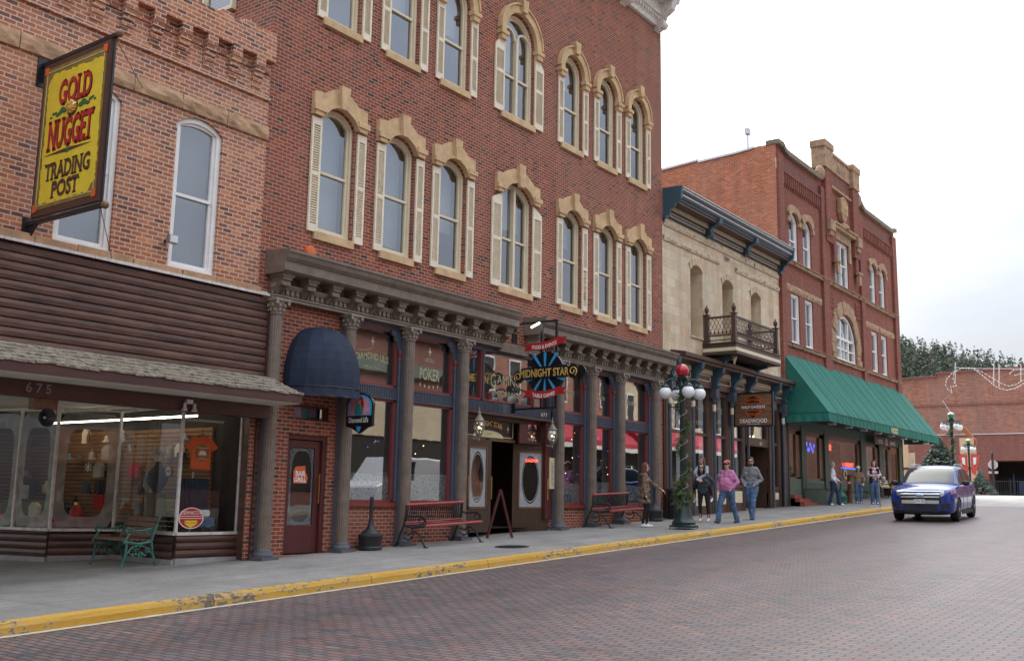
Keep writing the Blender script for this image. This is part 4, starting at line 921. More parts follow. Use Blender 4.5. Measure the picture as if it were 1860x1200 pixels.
# columns with leafy capitals
CX = [12.75, 14.72, 16.54, 18.45, 22.53, 24.14, 25.72, 27.84]
for xc in CX:
    gz = g(xc); c_ = MB(B0); c_.lathe([(.122, gz+.10), (.116, 4.96)], (xc, -.15, 0), 32, flute=.06); co = c_.build('column', 'taupe_paint', mid)
    b_ = MB(B0); b_.box(xc-.20, xc+.20, -.35, .05, gz-.05, gz+.06); b_.lathe([(.18, gz+.06), (.185, gz+.09), (.175, gz+.12), (.15, gz+.135), (.145, gz+.17), (.125, gz+.19)], (xc, -.15, 0), 24); b_.box(xc-.11, xc+.11, -.12, .03, gz, 5.2); b_.build('column_base', 'slate_grey_paint', co)
    k_ = MB(B0); k_.lathe([(.125, 4.95), (.14, 4.97), (.125, 4.99), (.118, 5.0), (.125, 5.06), (.155, 5.15), (.175, 5.20)], (xc, -.15, 0), 20); k_.box(xc-.185, xc+.185, -.34, .03, 5.205, 5.254)
    for ring_, (zz, rr_, nn) in enumerate(((5.04, .14, 10), (5.12, .165, 8))):
        for k in range(nn):
            A = 2*math.pi*(k+.5*ring_)/nn; k_.ball((xc+rr_*math.cos(A), -.15+rr_*math.sin(A), zz), .032, 6, 5, (1, 1, 1.3))
    for s_ in (-1, 1): k_.lathe([(.035, -.34), (.035, -.28)], (xc+s_*.14, 0, 5.17), 10, 'y')
    k_.build('capital', 'taupe_light', co)
# bays
BAYS = [(14.85, 16.42), (16.66, 18.33), (22.65, 24.02), (24.26, 25.60), (25.84, 27.72)]
def bay(a, b, idx):
    f = MB(B0); f.box(a, b, .02, .14, 5.165, 5.255); f.box(a, a+.07, .02, .14, 1.49, 5.165); f.box(b-.07, b, .02, .14, 1.49, 5.165)
    # scalloped corner brackets
    for s_ in (-1, 1):
        e = a if s_ > 0 else b; P = [(0, 5.165), (.30, 5.165), (.30, 5.09), (.26, 5.05), (.21, 5.05), (.20, 4.98), (.16, 4.93), (.115, 4.93), (.105, 4.80), (.08, 4.74), (.0, 4.72)]
        f.prism([(e+s_*p[0], p[1]) for p in P], -.0, .05)
    fo = f.build('shop_window', 'slate_blue_paint', mid)
    p_ = MB(B0); p_.box(a+.005, b-.005, .03, .13, 3.68, 3.91); p_.box(a+.003, b-.003, .005, .04, 3.66, 3.69); p_.box(a+.003, b-.003, .005, .04, 3.90, 3.925)
    k = a+.04
    while k < b-.05: p_.box(k, k+.028, .012, .031, 3.70, 3.895); k += .052
    p_.build('ribbed_panel', 'slate_blue_paint', fo)
    r_ = MB(B0)
    for z0, z1 in ((3.93, 5.165), (1.49, 3.655)):
        for (xa, xb, za, zb_) in ((a+.07, a+.125, z0, z1), (b-.125, b-.07, z0, z1), (a+.07, b-.07, z0-.0, z0+.045), (a+.07, b-.07, z1-.04, z1)): r_.box(xa, xb, .045, .125, za, zb_)
    r_.box(a-.05, b+.05, -.03, .15, 1.40, 1.487); r_.build('window_frame', 'oxide_red_paint', fo)
    q = MB(B0); q.quad((a+.12, .10, 3.97), (b-.12, .10, 3.97), (b-.12, .10, 5.13), (a+.12, .10, 5.13)); q.build('transom_pane', 'shop_glass', fo)
    q = MB(B0); q.quad((a+.12, .10, 1.53), (b-.12, .10, 1.53), (b-.12, .10, 3.62), (a+.12, .10, 3.62)); q.build('display_pane', 'shop_glass', fo)
    for e in (a+.035, b-.035):
        c_ = MB(B0); c_.lathe([(.03, 1.5), (.03, 4.56)], (e, -.0, 0), 10); c_.build('colonnette', 'slate_blue_paint', fo)
        c_ = MB(B0); c_.lathe([(.045, 4.54), (.03, 4.57), (.03, 4.62), (.055, 4.68), (.06, 4.72), (.05, 4.74)], (e, 0, 0), 10); c_.build('colonnette_cap', 'oxide_red_paint', fo)
    q = MB(B0); q.quad((a+.13, .112, 1.53), (b-.13, .112, 1.53), (b-.13, .112, 2.02+.1*(idx % 2)), (a+.13, .112, 2.10)); q.build('etched_border', 'frost_film', fo)
    return fo
bobs = [bay(a, b, i) for i, (a, b) in enumerate(BAYS)]
# transom lettering in pale gold
def star4(mb, cx, cz, r, y): mb.add([(cx, y, cz+r*1.5), (cx+r*.22, y, cz+r*.22), (cx+r*.8, y, cz), (cx+r*.22, y, cz-r*.22), (cx, y, cz-r*1.5), (cx-r*.22, y, cz-r*.22), (cx-r*.8, y, cz), (cx-r*.22, y, cz+r*.22)], [tuple(range(8))])
def gold(body, size, xc, z, parent, **kw): return text(body, size, (xc, .093, z), mat='faded_gold', parent=parent, off=B0, depth=0, **kw)
gold("DIAMOND LIL'S", .20, 15.63, 4.42, bobs[0], sx=.72, bold=.004, arch=.05); gold('BAR & GRILL', .09, 15.63, 4.28, bobs[0]); mb = MB(B0); star4(mb, 15.63, 4.86, .09, .093); mb.tube([(15.2, .093, 4.62), (15.45, .093, 4.66), (15.63, .093, 4.72), (15.81, .093, 4.66), (16.06, .093, 4.62)], .006, 4); mb.build('gold_star', 'faded_gold', bobs[0])
gold('VIDEO', .13, 17.5, 4.60, bobs[1], sx=.9, arch=.03); gold('POKER', .36, 17.5, 4.22, bobs[1], sx=.62, bold=.006); mb = MB(B0); star4(mb, 17.5, 4.86, .08, .093)
for k in range(5): star4(mb, 17.2+.15*k, 4.10-.02*math.sin(k*math.pi/4)*2, .04, .093)
mb.build('gold_star', 'pale_gold_paint', bobs[1])
for i, tx in ((2, 'CASINO'), (3, 'SALOON'), (4, 'DINING')): gold(tx, .17, (BAYS[i][0]+BAYS[i][1])/2, 4.42, bobs[i], sx=.8)
# centre bay: wide transom over the recessed entrance
f = MB(B0); f.box(18.60, 22.36, .02, .14, 5.14, 5.255); f.box(18.60, 18.66, .02, .14, 3.93, 5.14); f.box(19.37, 19.43, .0, .14, 3.93, 5.14); f.box(21.5, 21.56, 0, .14, 3.93, 5.14); f.box(22.30, 22.36, .02, .14, 3.93, 5.14)
f.box(18.6, 22.36, .03, .13, 3.66, 3.91)
k = 18.64
while k < 22.3:
    if not 20.2 < k < 20.75: f.box(k, k+.028, .010, .031, 3.69, 3.895)
    k += .052
cb_ = f.build('entrance_transom', 'slate_blue_paint', mid)
r_ = MB(B0); r_.box(19.32, 19.37, .03, .12, 3.93, 5.14); r_.box(18.66, 22.3, .03, .12, 3.925, 3.97); r_.box(21.45, 21.5, .03, .12, 3.93, 5.14); r_.build('window_frame', 'oxide_red_paint', cb_)
q = MB(B0); q.quad((18.66, .10, 3.95), (22.3, .10, 3.95), (22.3, .10, 5.14), (18.66, .10, 5.14)); q.build('transom_pane', 'shop_glass', cb_)
text('THE', .26, (18.98, .093, 4.36), mat='gold_paint', parent=cb_, off=B0, depth=0, sx=.7); text('IN', .26, (19.60, .093, 4.36), mat='gold_paint', parent=cb_, off=B0, depth=0, sx=.8)
gold('G', .48, 19.9, 4.30, cb_, sx=.7); gold('AMING', .32, 20.55, 4.40, cb_, sx=.95); gold('EMPORIUM', .20, 20.35, 4.08, cb_, sx=1.0, arch=.02)
# header beam and entrance recess
mb = MB(B0); mb.box(18.6, 22.36, -.10, .16, 3.60, 3.66); mb.box(18.55, 22.4, .16, 2.2, 3.50, 3.60); mb.build('entrance_header', 'brown_paint', mid)
mb = MB(B0); mb.quad((18.62, .14, .5), (18.62, 2.2, .5), (18.62, 2.2, 3.6), (18.62, .14, 3.6)); mb.quad((18.6, 2.2, .4), (22.4, 2.2, .4), (22.4, 2.2, 3.6), (18.6, 2.2, 3.6)); mb.quad((22.38, .14, .5), (22.38, 2.2, .5), (22.38, 2.2, 3.6), (22.38, .14, 3.6))
for k in range(9): mb.box(19.9+.12*k, 19.97+.12*k, .9, 1.0, .8, 3.2)
mb.build('entrance_recess', 'dark_wood', mid)
def eleaf(hx, hy, ex, ey, z0, z1, name, handles):
    """door leaf from hinge point to its free edge, with an oval etched pane"""
    U_ = Vector((ex-hx, ey-hy, 0)); w_ = U_.length; U_.normalize(); W_ = Vector((-U_.y, U_.x, 0))
    if W_.y > 0: W_ = -W_
    o3 = Vector((hx, hy, 0)); K = dict(org=o3, U=U_, V=(0, 0, 1), W=W_); bx_ = lambda mb, u0, u1, v0, v1, a, b: mb.prismv([(u0, v0), (u1, v0), (u1, v1), (u0, v1)], a, b, **K)
    mb = MB(B0); bx_(mb, 0, w_, z0, z0+.55, 0, .045); bx_(mb, 0, .16, z0+.55, z1, 0, .045); bx_(mb, w_-.16, w_, z0+.55, z1, 0, .045); bx_(mb, .16, w_-.16, z1-.17, z1, 0, .045)
    d = mb.build(name, 'dark_wood', mid)
    mb = MB(B0); bx_(mb, .16, .20, z0+.55, z1-.17, .01, .055); bx_(mb, w_-.2, w_-.16, z0+.55, z1-.17, .01, .055); bx_(mb, .16, w_-.16, z0+.55, z0+.60, .01, .055); bx_(mb, .2, w_-.2, z1-.21, z1-.17, .01, .055); mb.build('door_moulding', 'mid_wood', d)
    mb = MB(B0); cu, cv, ru, rv = w_/2, (z0+.6+z1-.21)/2, (w_-.4)/2*.78, (z1-z0-.81)/2*.88; hu, hv = (w_-.4)/2, (z1-z0-.81)/2; inn = []; out = []
    for q in range(41):
        A = 2*math.pi*q/40; m_ = max(abs(math.cos(A)), abs(math.sin(A))); inn.append(Vector((hx, hy, 0))+U_*(cu+ru*math.cos(A))+Vector((0, 0, cv+rv*math.sin(A)))+W_*.03); out.append(Vector((hx, hy, 0))+U_*(cu+hu*math.cos(A)/m_)+Vector((0, 0, cv+hv*math.sin(A)/m_))+W_*.03)
    for q in range(40): mb.quad(inn[q], inn[q+1], out[q+1], out[q])
    for q in range(40):
        A0, A1 = 2*math.pi*q/40, 2*math.pi*(q+1)/40; P_ = lambda A, k: Vector((hx, hy, 0))+U_*(cu+ru*k*math.cos(A))+Vector((0, 0, cv+rv*k*math.sin(A)))+W_*.03
        mb.quad(P_(A0, .90), P_(A1, .90), P_(A1, .94), P_(A0, .94))
    mb.build('etched_border', 'etched_glass', d)
    mb = MB(B0); mb.add([tuple(Vector((hx, hy, 0))+U_*u+Vector((0, 0, v))+W_*.025) for u, v in ((.2, z0+.6), (w_-.2, z0+.6), (w_-.2, z1-.21), (.2, z1-.21))], [(0, 1, 2, 3)]); mb.build('pane', 'dark_glass', d)
    for u in handles:
        P_ = lambda v, w2: tuple(Vector((hx, hy, 0))+U_*u+Vector((0, 0, v))+W_*w2)
        mb = MB(B0); mb.tube([P_(z0+.78, .11), P_(z0+1.32, .11)], .014, 8); mb.tube([P_(z0+.86, .04), P_(z0+.86, .11)], .010, 6); mb.tube([P_(z0+1.24, .04), P_(z0+1.24, .11)], .010, 6); mb.build('handle', 'brass', d)
    return d
gz = g(20.3)+.07
d1 = eleaf(18.80, .10, 19.84, .10, gz, 3.0, 'entrance_door', (.07, .98)); d2 = eleaf(21.30, .50, 22.24, .04, gz, 3.0, 'entrance_door', (1.0,))
for d_, tx in ((d1, 'saloon'), (d2, 'CASINO')): pass
text('CASINO', .10, (21.76, .22, 2.55), Vector((22.24-21.30, .04-.50, 0)), mat='neon_red', parent=d2, off=B0, depth=.02, bold=.002)
mb = MB(B0); mb.box(21.05, 22.25, .10, .16, 3.0, 3.08); mb.box(21.05, 21.42, .10, .16, 3.08, 3.5); mb.box(22.05, 22.36, -.02, .16, gz+.3, 3.6); mb.build('side_panel', 'maroon_wood', mid)
q = MB(B0); q.quad((21.42, .13, 3.08), (22.05, .13, 3.08), (22.05, .13, 3.5), (21.42, .13, 3.5)); q.build('side_light', 'shop_glass', mid)
mb = MB(B0); mb.box(18.75, 21.1, .26, .34, 3.0, 3.08); mb.box(19.87, 19.93, .15, .3, gz, 3.05); mb.build('door_frame', 'mid_wood', mid)
mb = MB(B0); mb.box(18.9, 21.0, .25, .30, 3.08, 3.54); es = mb.build('entrance_sign', 'sign_black', mid); mb = MB(B0)
for (a_, b_, c_, d_) in ((18.93, 20.97, 3.10, 3.115), (18.93, 20.97, 3.505, 3.52), (18.93, 18.945, 3.1, 3.52), (20.955, 20.97, 3.1, 3.52)): mb.box(a_, b_, .243, .25, c_, d_)
mb.prism(arc(19.95, 3.08, .62, 0, 180, 16, .17), .242, .25); star4(mb, 20.75, 3.33, .07, .243); mb.build('gilding', 'pale_gold_paint', es)
text('MIDNIGHT STAR', .17, (19.95, .24, 3.30), mat='gold_paint', parent=es, off=B0, depth=.002, sx=.85, arch=.06, bold=.003); text('SALOON', .05, (19.95, .238, 3.14), mat='sign_olive', parent=es, off=B0, depth=.002)
text('6 7 7', .13, (22.0, .008, 3.73), mat='pale_gold_paint', name='house_number', parent=mid, off=B0, depth=.004, bold=.003)
# saloon side door in the left brick bay
sd_ = MB(B0); z0 = g(13.9)+.03; sd_.box(13.42, 13.52, .12, .17, z0, 2.66); sd_.box(14.16, 14.30, .12, .17, z0, 2.66); sd_.box(13.52, 14.16, .12, .17, z0, 1.03); sd_.box(13.52, 14.16, .12, .17, 2.52, 2.66); sd_.box(13.37, 13.42, .06, .18, z0-.05, 2.75); sd_.box(14.30, 14.40, .06, .18, z0-.05, 2.75); sd_.box(13.42, 14.30, .06, .18, 2.67, 2.75)
sdo = sd_.build('side_door', 'maroon_wood', mid, bevel=.004)
mb = MB(B0); mb.quad((13.52, .145, 1.03), (14.16, .145, 1.03), (14.16, .145, 2.52), (13.52, .145, 2.52)); mb.build('pane', 'dark_glass', sdo)
mb = MB(B0); inn = [(13.84+.26*abs(math.cos(t_))**.6*math.copysign(1, math.cos(t_)), 1.775+.68*abs(math.sin(t_))**.6*math.copysign(1, math.sin(t_))) for t_ in [2*math.pi*k/40 for k in range(41)]]
out = [(13.84+.30*math.cos(t_)/max(abs(math.cos(t_)), abs(math.sin(t_))), 1.775+.73*math.sin(t_)/max(abs(math.cos(t_)), abs(math.sin(t_)))) for t_ in [2*math.pi*k/40 for k in range(41)]]
for k in range(40): mb.quad((inn[k][0], .138, inn[k][1]), (inn[k+1][0], .138, inn[k+1][1]), (out[k+1][0], .138, out[k+1][1]), (out[k][0], .138, out[k][1]))
mb.build('etched_border', 'frost_faint', sdo)
mb = MB(B0); mb.tube([(14.24, .05, 1.45), (14.24, .05, 2.02)], .014, 8); mb.tube([(14.24, .12, 1.5), (14.24, .05, 1.5)], .01, 6); mb.tube([(14.24, .12, 1.96), (14.24, .05, 1.96)], .01, 6); mb.build('handle', 'brass', sdo)
mb = MB(B0); mb.box(13.50, 14.42, .08, .16, 3.05, 3.09); mb.box(13.5, 14.42, .08, .16, 3.30, 3.34); mb.box(13.5, 13.54, .08, .16, 3.09, 3.3); mb.box(14.38, 14.42, .08, .16, 3.09, 3.3); t2_ = mb.build('door_transom', 'maroon_wood', mid); mb = MB(B0); mb.quad((13.54, .13, 3.09), (14.38, .13, 3.09), (14.38, .13, 3.3), (13.54, .13, 3.3)); mb.build('pane', 'shop_glass', t2_)
dd = thing('door_sticker', 'red and gold bar and grill decal on the side door glass', 'sticker', (13.80, .13, 1.95))
MB().prism([(-.17, -.12), (.17, -.12), (.2, 0), (.14, .1), (.12, .22), (-.12, .2), (-.18, .12)], -.006, 0).build('plate', 'sign_orange', dd); text('BAR', .14, (0, -.009, .02), mat='sign_white', parent=dd, depth=0, bold=.004); text('GRILL', .12, (0, -.009, -.09), mat='sign_white', parent=dd, depth=0, bold=.004)
# ground-floor room behind the glass
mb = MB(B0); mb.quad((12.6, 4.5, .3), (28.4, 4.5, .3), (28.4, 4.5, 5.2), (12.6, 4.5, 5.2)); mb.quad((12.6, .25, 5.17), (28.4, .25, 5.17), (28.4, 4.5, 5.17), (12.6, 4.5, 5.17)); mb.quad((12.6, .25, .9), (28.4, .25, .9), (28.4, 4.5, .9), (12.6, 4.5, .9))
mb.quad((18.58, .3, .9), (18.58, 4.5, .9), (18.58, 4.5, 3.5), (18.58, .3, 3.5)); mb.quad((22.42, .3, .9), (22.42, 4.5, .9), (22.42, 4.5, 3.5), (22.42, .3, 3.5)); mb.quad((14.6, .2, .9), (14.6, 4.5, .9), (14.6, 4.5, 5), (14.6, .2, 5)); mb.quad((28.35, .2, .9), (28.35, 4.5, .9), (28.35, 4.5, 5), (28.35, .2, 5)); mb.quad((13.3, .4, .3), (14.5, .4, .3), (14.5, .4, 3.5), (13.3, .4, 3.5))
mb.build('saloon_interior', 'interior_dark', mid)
mb = MB(B0); 
for a, b in BAYS: mb.box(a+.05, b-.05, .32, .34, 3.96, 5.12)
mb.box(18.7, 22.3, .32, .34, 3.96, 5.12); mb.build('transom_backing', 'interior_mid', mid)
rnd = random.Random(5)
for mname, n_ in (('neon_blue', 26), ('neon_orange', 16), ('bulb_warm', 22)):
    mb = MB(B0)
    for k in range(n_):
        a, b = BAYS[rnd.randrange(5)]; mb.ball((rnd.uniform(a+.2, b-.1), rnd.uniform(.35, 1.4), rnd.uniform(2.1, 3.5)), .012, 6, 4)
    mb.build('string_light', mname, mid)
mb = MB(B0); 
for xx in (15.25, 15.27): mb.tube([(xx, .5, 3.3), (xx, .5, 2.1)], .02, 6)
mb.tube([(15.0, .5, 2.1), (15.3, .5, 2.12)], .02, 6); mb.build('neon_tube', 'neon_blue', mid)
# table lamps, stools and slot machines behind the panes
sl_ = MB(B0); sc_ = MB(B0)
for a, b in BAYS:
    k = a+.25
    while k < b-.35:
        q_ = MB(B0).box(k, k+.45, 1.1, 1.5, .95, 2.35).build('slot_machine', 'black_metal', mid); MB(B0).box(k+.06, k+.39, 1.08, 1.1, 1.75, 2.15).build('slot_screen', 'interior_wood', q_); k += .62
# ---------------------------------------------------------------- menu board, lanterns
mn = thing('menu_board', 'cream framed menu board on the maroon panel by the entrance', 'menu board', (22.29, -.03, 1.88))
MB().box(-.09, .15, -.03, .0, 0, .80).build('frame', 'pale_gold_paint', mn); MB().box(-.06, .12, -.034, -.03, .04, .76).build('page', 'paper', mn); mb = MB()
for k in range(12): mb.box(-.04, .10-.02*(k % 3), -.036, -.034, .10+.05*k, .112+.05*k)
mb.build('print', 'sign_brown', mn)
def lantern(loc, label):
    t = thing('wall_lantern', label, 'lantern', loc, group='lanterns beside the entrance')
    MB().tube([(0, .14, -.28), (0, .02, -.30), (0, -.05, -.24), (0, -.05, -.18)], .016, 8).build('bracket', 'light_metal', t)
    MB().lathe([(.01, -.36), (.03, -.33), (.02, -.28), (.05, -.24), (.08, -.19), (.085, -.17)], (0, -.05, 0), 12).build('base', 'taupe_light', t, smooth=True)
    mb = MB(); mb.lathe([(.07, -.17), (.12, -.08), (.125, .02), (.10, .10)], (0, -.05, 0), 8); mb.build('glass', 'shop_glass', t)
    mb = MB()
    for k in range(8): A = 2*math.pi*k/8; mb.tube([(.072*math.cos(A), -.05+.072*math.sin(A), -.17), (.122*math.cos(A), -.05+.122*math.sin(A), -.08), (.127*math.cos(A), -.05+.127*math.sin(A), .02), (.10*math.cos(A), -.05+.10*math.sin(A), .10)], .007, 5)
    mb.build('ribs', 'taupe_light', t)
    MB().lathe([(.12, .10), (.13, .12), (.09, .17), (.05, .24), (.03, .27), (.04, .30), (.015, .34), (.012, .42), (.0, .46)], (0, -.05, 0), 12).build('cap', 'taupe_light', t, smooth=True)
    MB().ball((0, -.05, -.04), .032, 8, 6).build('bulb', 'bulb_warm', t); return t
l1 = lantern((18.86, -.26, 3.27), 'lit brass-ribbed wall lantern left of the entrance beneath the ribbed panel'); l1 = lantern((22.10, -.14, 3.27), 'lit brass-ribbed wall lantern right of the entrance above the menu board')
# alarm disc behind the cornice
al = thing('alarm_bell', 'round red alarm bell on the brick above the cornice corner', 'alarm bell', (13.63, 0, 6.37)); MB().lathe([(.14, 0), (.14, -.04), (.11, -.08), (0, -.09)], n=24, ax='y').build('gong', 'sign_orange', al, smooth=True); MB().box(-.05, .05, -.04, 0, -.18, -.06).build('box', 'sign_white', al)
# ---------------------------------------------------------------- navy dome awning
aw = thing('dome_awning', 'navy blue canvas dome awning over the side door', 'awning', (13.98, 0, 3.45))
mb = MB(); W2, D_, n, m_ = .86, .88, 16, 9; rows = []
for j in range(m_+1):
    ph = math.pi/2*j/m_; rad = math.cos(ph); zz = .36+1.08*math.sin(ph); rw = []
    for i in range(n+1):
        A = math.pi*i/n; ca, sa = -math.cos(A), -math.sin(A); pw = 1.0 if j == m_ else 1.0; sc_ = rad**.75
        puff = 1-.018*(i % 2 == 0)
        rw.append((W2*ca*sc_*puff, D_*sa*sc_*puff+(0 if j < m_ else 0), zz))
    rows.append(rw)
low = [(p[0]*1.0, p[1]*1.0, .19) for p in rows[0]]; hem = [(p[0]*1.02, p[1]*1.02, .02) for p in rows[0]]
rows = [hem, low]+rows; k_ = n+1; mb.add([p for rw in rows for p in rw], [(r_*k_+i, r_*k_+i+1, (r_+1)*k_+i+1, (r_+1)*k_+i) for r_ in range(len(rows)-1) for i in range(n)])
mb.build('canvas', 'navy_canvas', aw); mb = MB()
for rw_z in ((.02, 1.0), (.20, .995)): mb.tube([(W2*-math.cos(math.pi*i/24)*rw_z[1], D_*-math.sin(math.pi*i/24)*rw_z[1], rw_z[0]) for i in range(25)], .009, 5)
mb.build('hoop', 'black_metal', aw)
# ---------------------------------------------------------------- round-top hanging sign
ds = thing('oval_sign', 'small arched black and blue hanging sign with a painted lady figure', 'sign', (14.6, -.30, 2.85))
P = [(-.36, .12), (-.36, .42), (-.36, .50)]+[(-.37*math.cos(math.pi*k/16), .50+.28*math.sin(math.pi*k/16)) for k in range(17)]+[(.36, .42), (.36, .12), (.20, .08), (.0, -.03), (-.20, .08)]
Pc = [(-.63+.0-u*1.0-.0, v) for u, v in P]
toy = lambda P_, k=1.0, cz=.4: [(-.34+(u*k)*-1, cz+(v-cz)*k) for u, v in P_]
MB().prism(toy(P), -.03, .03, 'yz').build('board', 'sign_black', ds)
P2 = [(-.30, .33), (-.30, .50)]+[(-.31*math.cos(math.pi*k/16), .50+.22*math.sin(math.pi*k/16)) for k in range(17)]+[(.30, .33)]
MB().prism(toy(P2, 1.08, .45), -.036, -.031, 'yz').build('blue_rim', 'sign_blue', ds); MB().prism(toy(P2, .93, .45), -.041, -.037, 'yz').build('picture', 'sign_pink', ds)
mb = MB(); mb.prism(toy([(-.10, .34), (-.11, .48), (-.04, .58), (.04, .57), (.09, .45), (.08, .34)]), -.046, -.042, 'yz'); mb.build('dress', 'sign_teal', ds)
MB().ball((-.044, -.34, .60), .038, 8, 6, (.2, 1, 1.2)).build('face', 'skin', ds); MB().prism(toy([(-.02, .36), (.10, .36), (.13, .55), (.09, .68), (.0, .70), (-.05, .66), (.03, .60)]), -.043, -.040, 'yz').build('hair', 'tail_red', ds)
MB().prism(toy([(-.31, .15), (.31, .15), (.31, .32), (-.31, .32)]), -.045, -.031, 'yz').build('name_plate', 'sign_black', ds); text("Diamond Lil's", .135, (-.047, -.34, .19), (0, -1, 0), mat='sign_white', parent=ds, depth=.002, sx=.72, bold=.003)
MB().prism(toy([(-.06, .11), (.06, .11), (.04, .03), (0, .0), (-.04, .03)]), -.04, -.031, 'yz').build('gem', 'sign_blue', ds)
mb = MB(); mb.bar((.1, .12, .30), (0, .03, .30), .02); mb.bar((.1, .12, .55), (0, .03, .55), .02); mb.bar((.1, .14, .2), (.1, .14, .66), .03); mb.bar((0, .06, .30), (0, .0, .30), .02); mb.bar((0, .06, .55), (0, .0, .55), .02); mb.build('bracket', 'black_metal', ds)
# ---------------------------------------------------------------- big round star sign
ss = thing('star_sign', 'round black star sign with blue rays and red ribbons on a black steel frame', 'sign', (20.6, 0, 3.7))
cy, cz = -1.0, .95
MB().lathe([(.001, -.05), (.53, -.05), (.53, .05), (.001, .05)], (0, cy, cz), 44, 'x').build('disc', 'sign_black', ss)
mb = MB()
for k in range(10):
    A = R(90+36*k); r0, r1 = .10, .60 if k % 2 else .52; c_, s_ = math.cos(A), math.sin(A)
    q = [(cy+c_*r0*.5, cz+s_*r0*.5), (cy+c_*r1-s_*.035, cz+s_*r1+c_*.035), (cy+c_*r1+s_*.035, cz+s_*r1-c_*.035)]
    q = [(cy-s_*.012+c_*.12, cz+c_*.012+s_*.12), (cy-s_*.035+c_*(r1-.04), cz+c_*.035+s_*(r1-.04)), (cy+c_*r1, cz+s_*r1), (cy+s_*.035+c_*(r1-.04), cz-c_*.035+s_*(r1-.04)), (cy+s_*.012+c_*.12, cz-c_*.012+s_*.12)]
    mb.prism(q, -.075, -.051, 'yz')
mb.build('ray', 'sign_blue', ss)
def ribbon(z0, bow, w_=.46, tails=True):
    n = 14; top = []; bot = []
    for i in range(n+1):
        t = i/n*2-1; yy = cy-t*w_; zc = z0+bow(t); top.append((yy, zc+.095)); bot.append((yy, zc-.095))
    mb = MB()
    for i in range(n): mb.add([(-.11, *bot[i]), (-.11, *bot[i+1]), (-.11, *top[i+1]), (-.11, *top[i]), (-.085, *bot[i]), (-.085, *bot[i+1]), (-.085, *top[i+1]), (-.085, *top[i])], [(0, 1, 2, 3), (4, 5, 6, 7), (0, 1, 5, 4), (2, 3, 7, 6)])
    for s_ in (-1, 1):
        yy = cy-s_*w_; zc = z0+bow(s_)-.02
        mb.prism([(yy+s_*.06, zc-.07), (yy-s_*.17, zc-.08), (yy-s_*.10, zc+.01), (yy-s_*.17, zc+.09), (yy+s_*.06, zc+.10)], -.082, -.062, 'yz')
    return mb.build('ribbon', 'sign_red', ss)
ribbon(1.63, lambda t: .055*t-.06*math.sin(t*3.0)*0+.05*t*t); ribbon(.42, lambda t: .02*t+.07*t*t)
text('FOOD & EVENTS', .125, (-.113, cy, 1.60), (0, -1, .10), mat='sign_white', parent=ss, depth=.003, sx=.78, bold=.003, arch=-.04); text('TABLE GAMES', .125, (-.113, cy, .40), (0, -1, .03), mat='sign_white', parent=ss, depth=.003, sx=.85, bold=.003, arch=-.05)
mb = MB(); mb.prism([(cy+.66, cz-.14), (cy+.74, cz+.0), (cy+.66, cz+.15), (cy-.66, cz+.17), (cy-.78, cz+.05), (cy-.70, cz-.12), (cy-.2, cz-.13), (cy+.2, cz-.13)], -.105, -.052, 'yz')
mb.lathe([(.001, -.10), (.16, -.10), (.16, -.052), (.001, -.052)], (0, cy+.78, cz-.06), 18, 'x'); mb.lathe([(.001, -.10), (.17, -.10), (.17, -.052), (.001, -.052)], (0, cy-.84, cz+.0), 18, 'x'); mb.lathe([(.001, -.06), (.15, -.06), (.15, 0), (.001, 0)], (0, cy-1.02, cz-.02), 18, 'x')
mb.build('name_board', 'sign_black', ss)
text('Midnight Star'.upper(), .27, (-.112, cy, cz-.085), (0, -1, 0), mat='gold_paint', parent=ss, depth=.008, width=1.46, bold=.008, slab=.03)
mb = MB()
for (yc, zc, r_, s_, rot) in ((cy+.78, cz-.06, .115, 1, 0), (cy-.84, cz+.0, .12, -1, 0)):
    pts = []
    for k in range(24): A = R(-60+k*20); rr_ = r_*(1-.032*k); pts.append((-.112, yc-s_*math.cos(A)*rr_*-1, zc+math.sin(A)*rr_))
    mb.tube(pts, .013, 6)
mb.build('gold_scroll', 'gold_paint', ss)
mb = MB(); mb.bar((0, .0, 2.24), (0, -1.33, 2.24), .045); mb.bar((0, 0, .10), (0, -1.33, .10), .045); mb.bar((0, -1.30, .10), (0, -1.30, 2.26), .055); mb.bar((0, -.86, .10), (0, -.86, 2.24), .055); mb.bar((0, -.01, 2.05), (0, -.01, 2.4), .14, .03); mb.bar((0, -.01, 0), (0, -.01, .25), .14, .03); mb.box(-.1, .1, -.03, 0, 1.62, 2.02); mb.build('frame', 'black_metal', ss)
for (yy, xx) in ((-.10, -.22), (-.72, -.18)):
    mb = MB(); mb.bar((xx*.3, yy, 2.24), (xx, yy-.05, 2.12), .02); a_ = mb.build('floodlight', 'black_metal', ss); mb = MB(); mb.bar((xx-.06, yy+.02, 2.08), (xx+.08, yy-.13, 2.20), .14, .05); mb.build('lamp_face', 'led_white', a_)
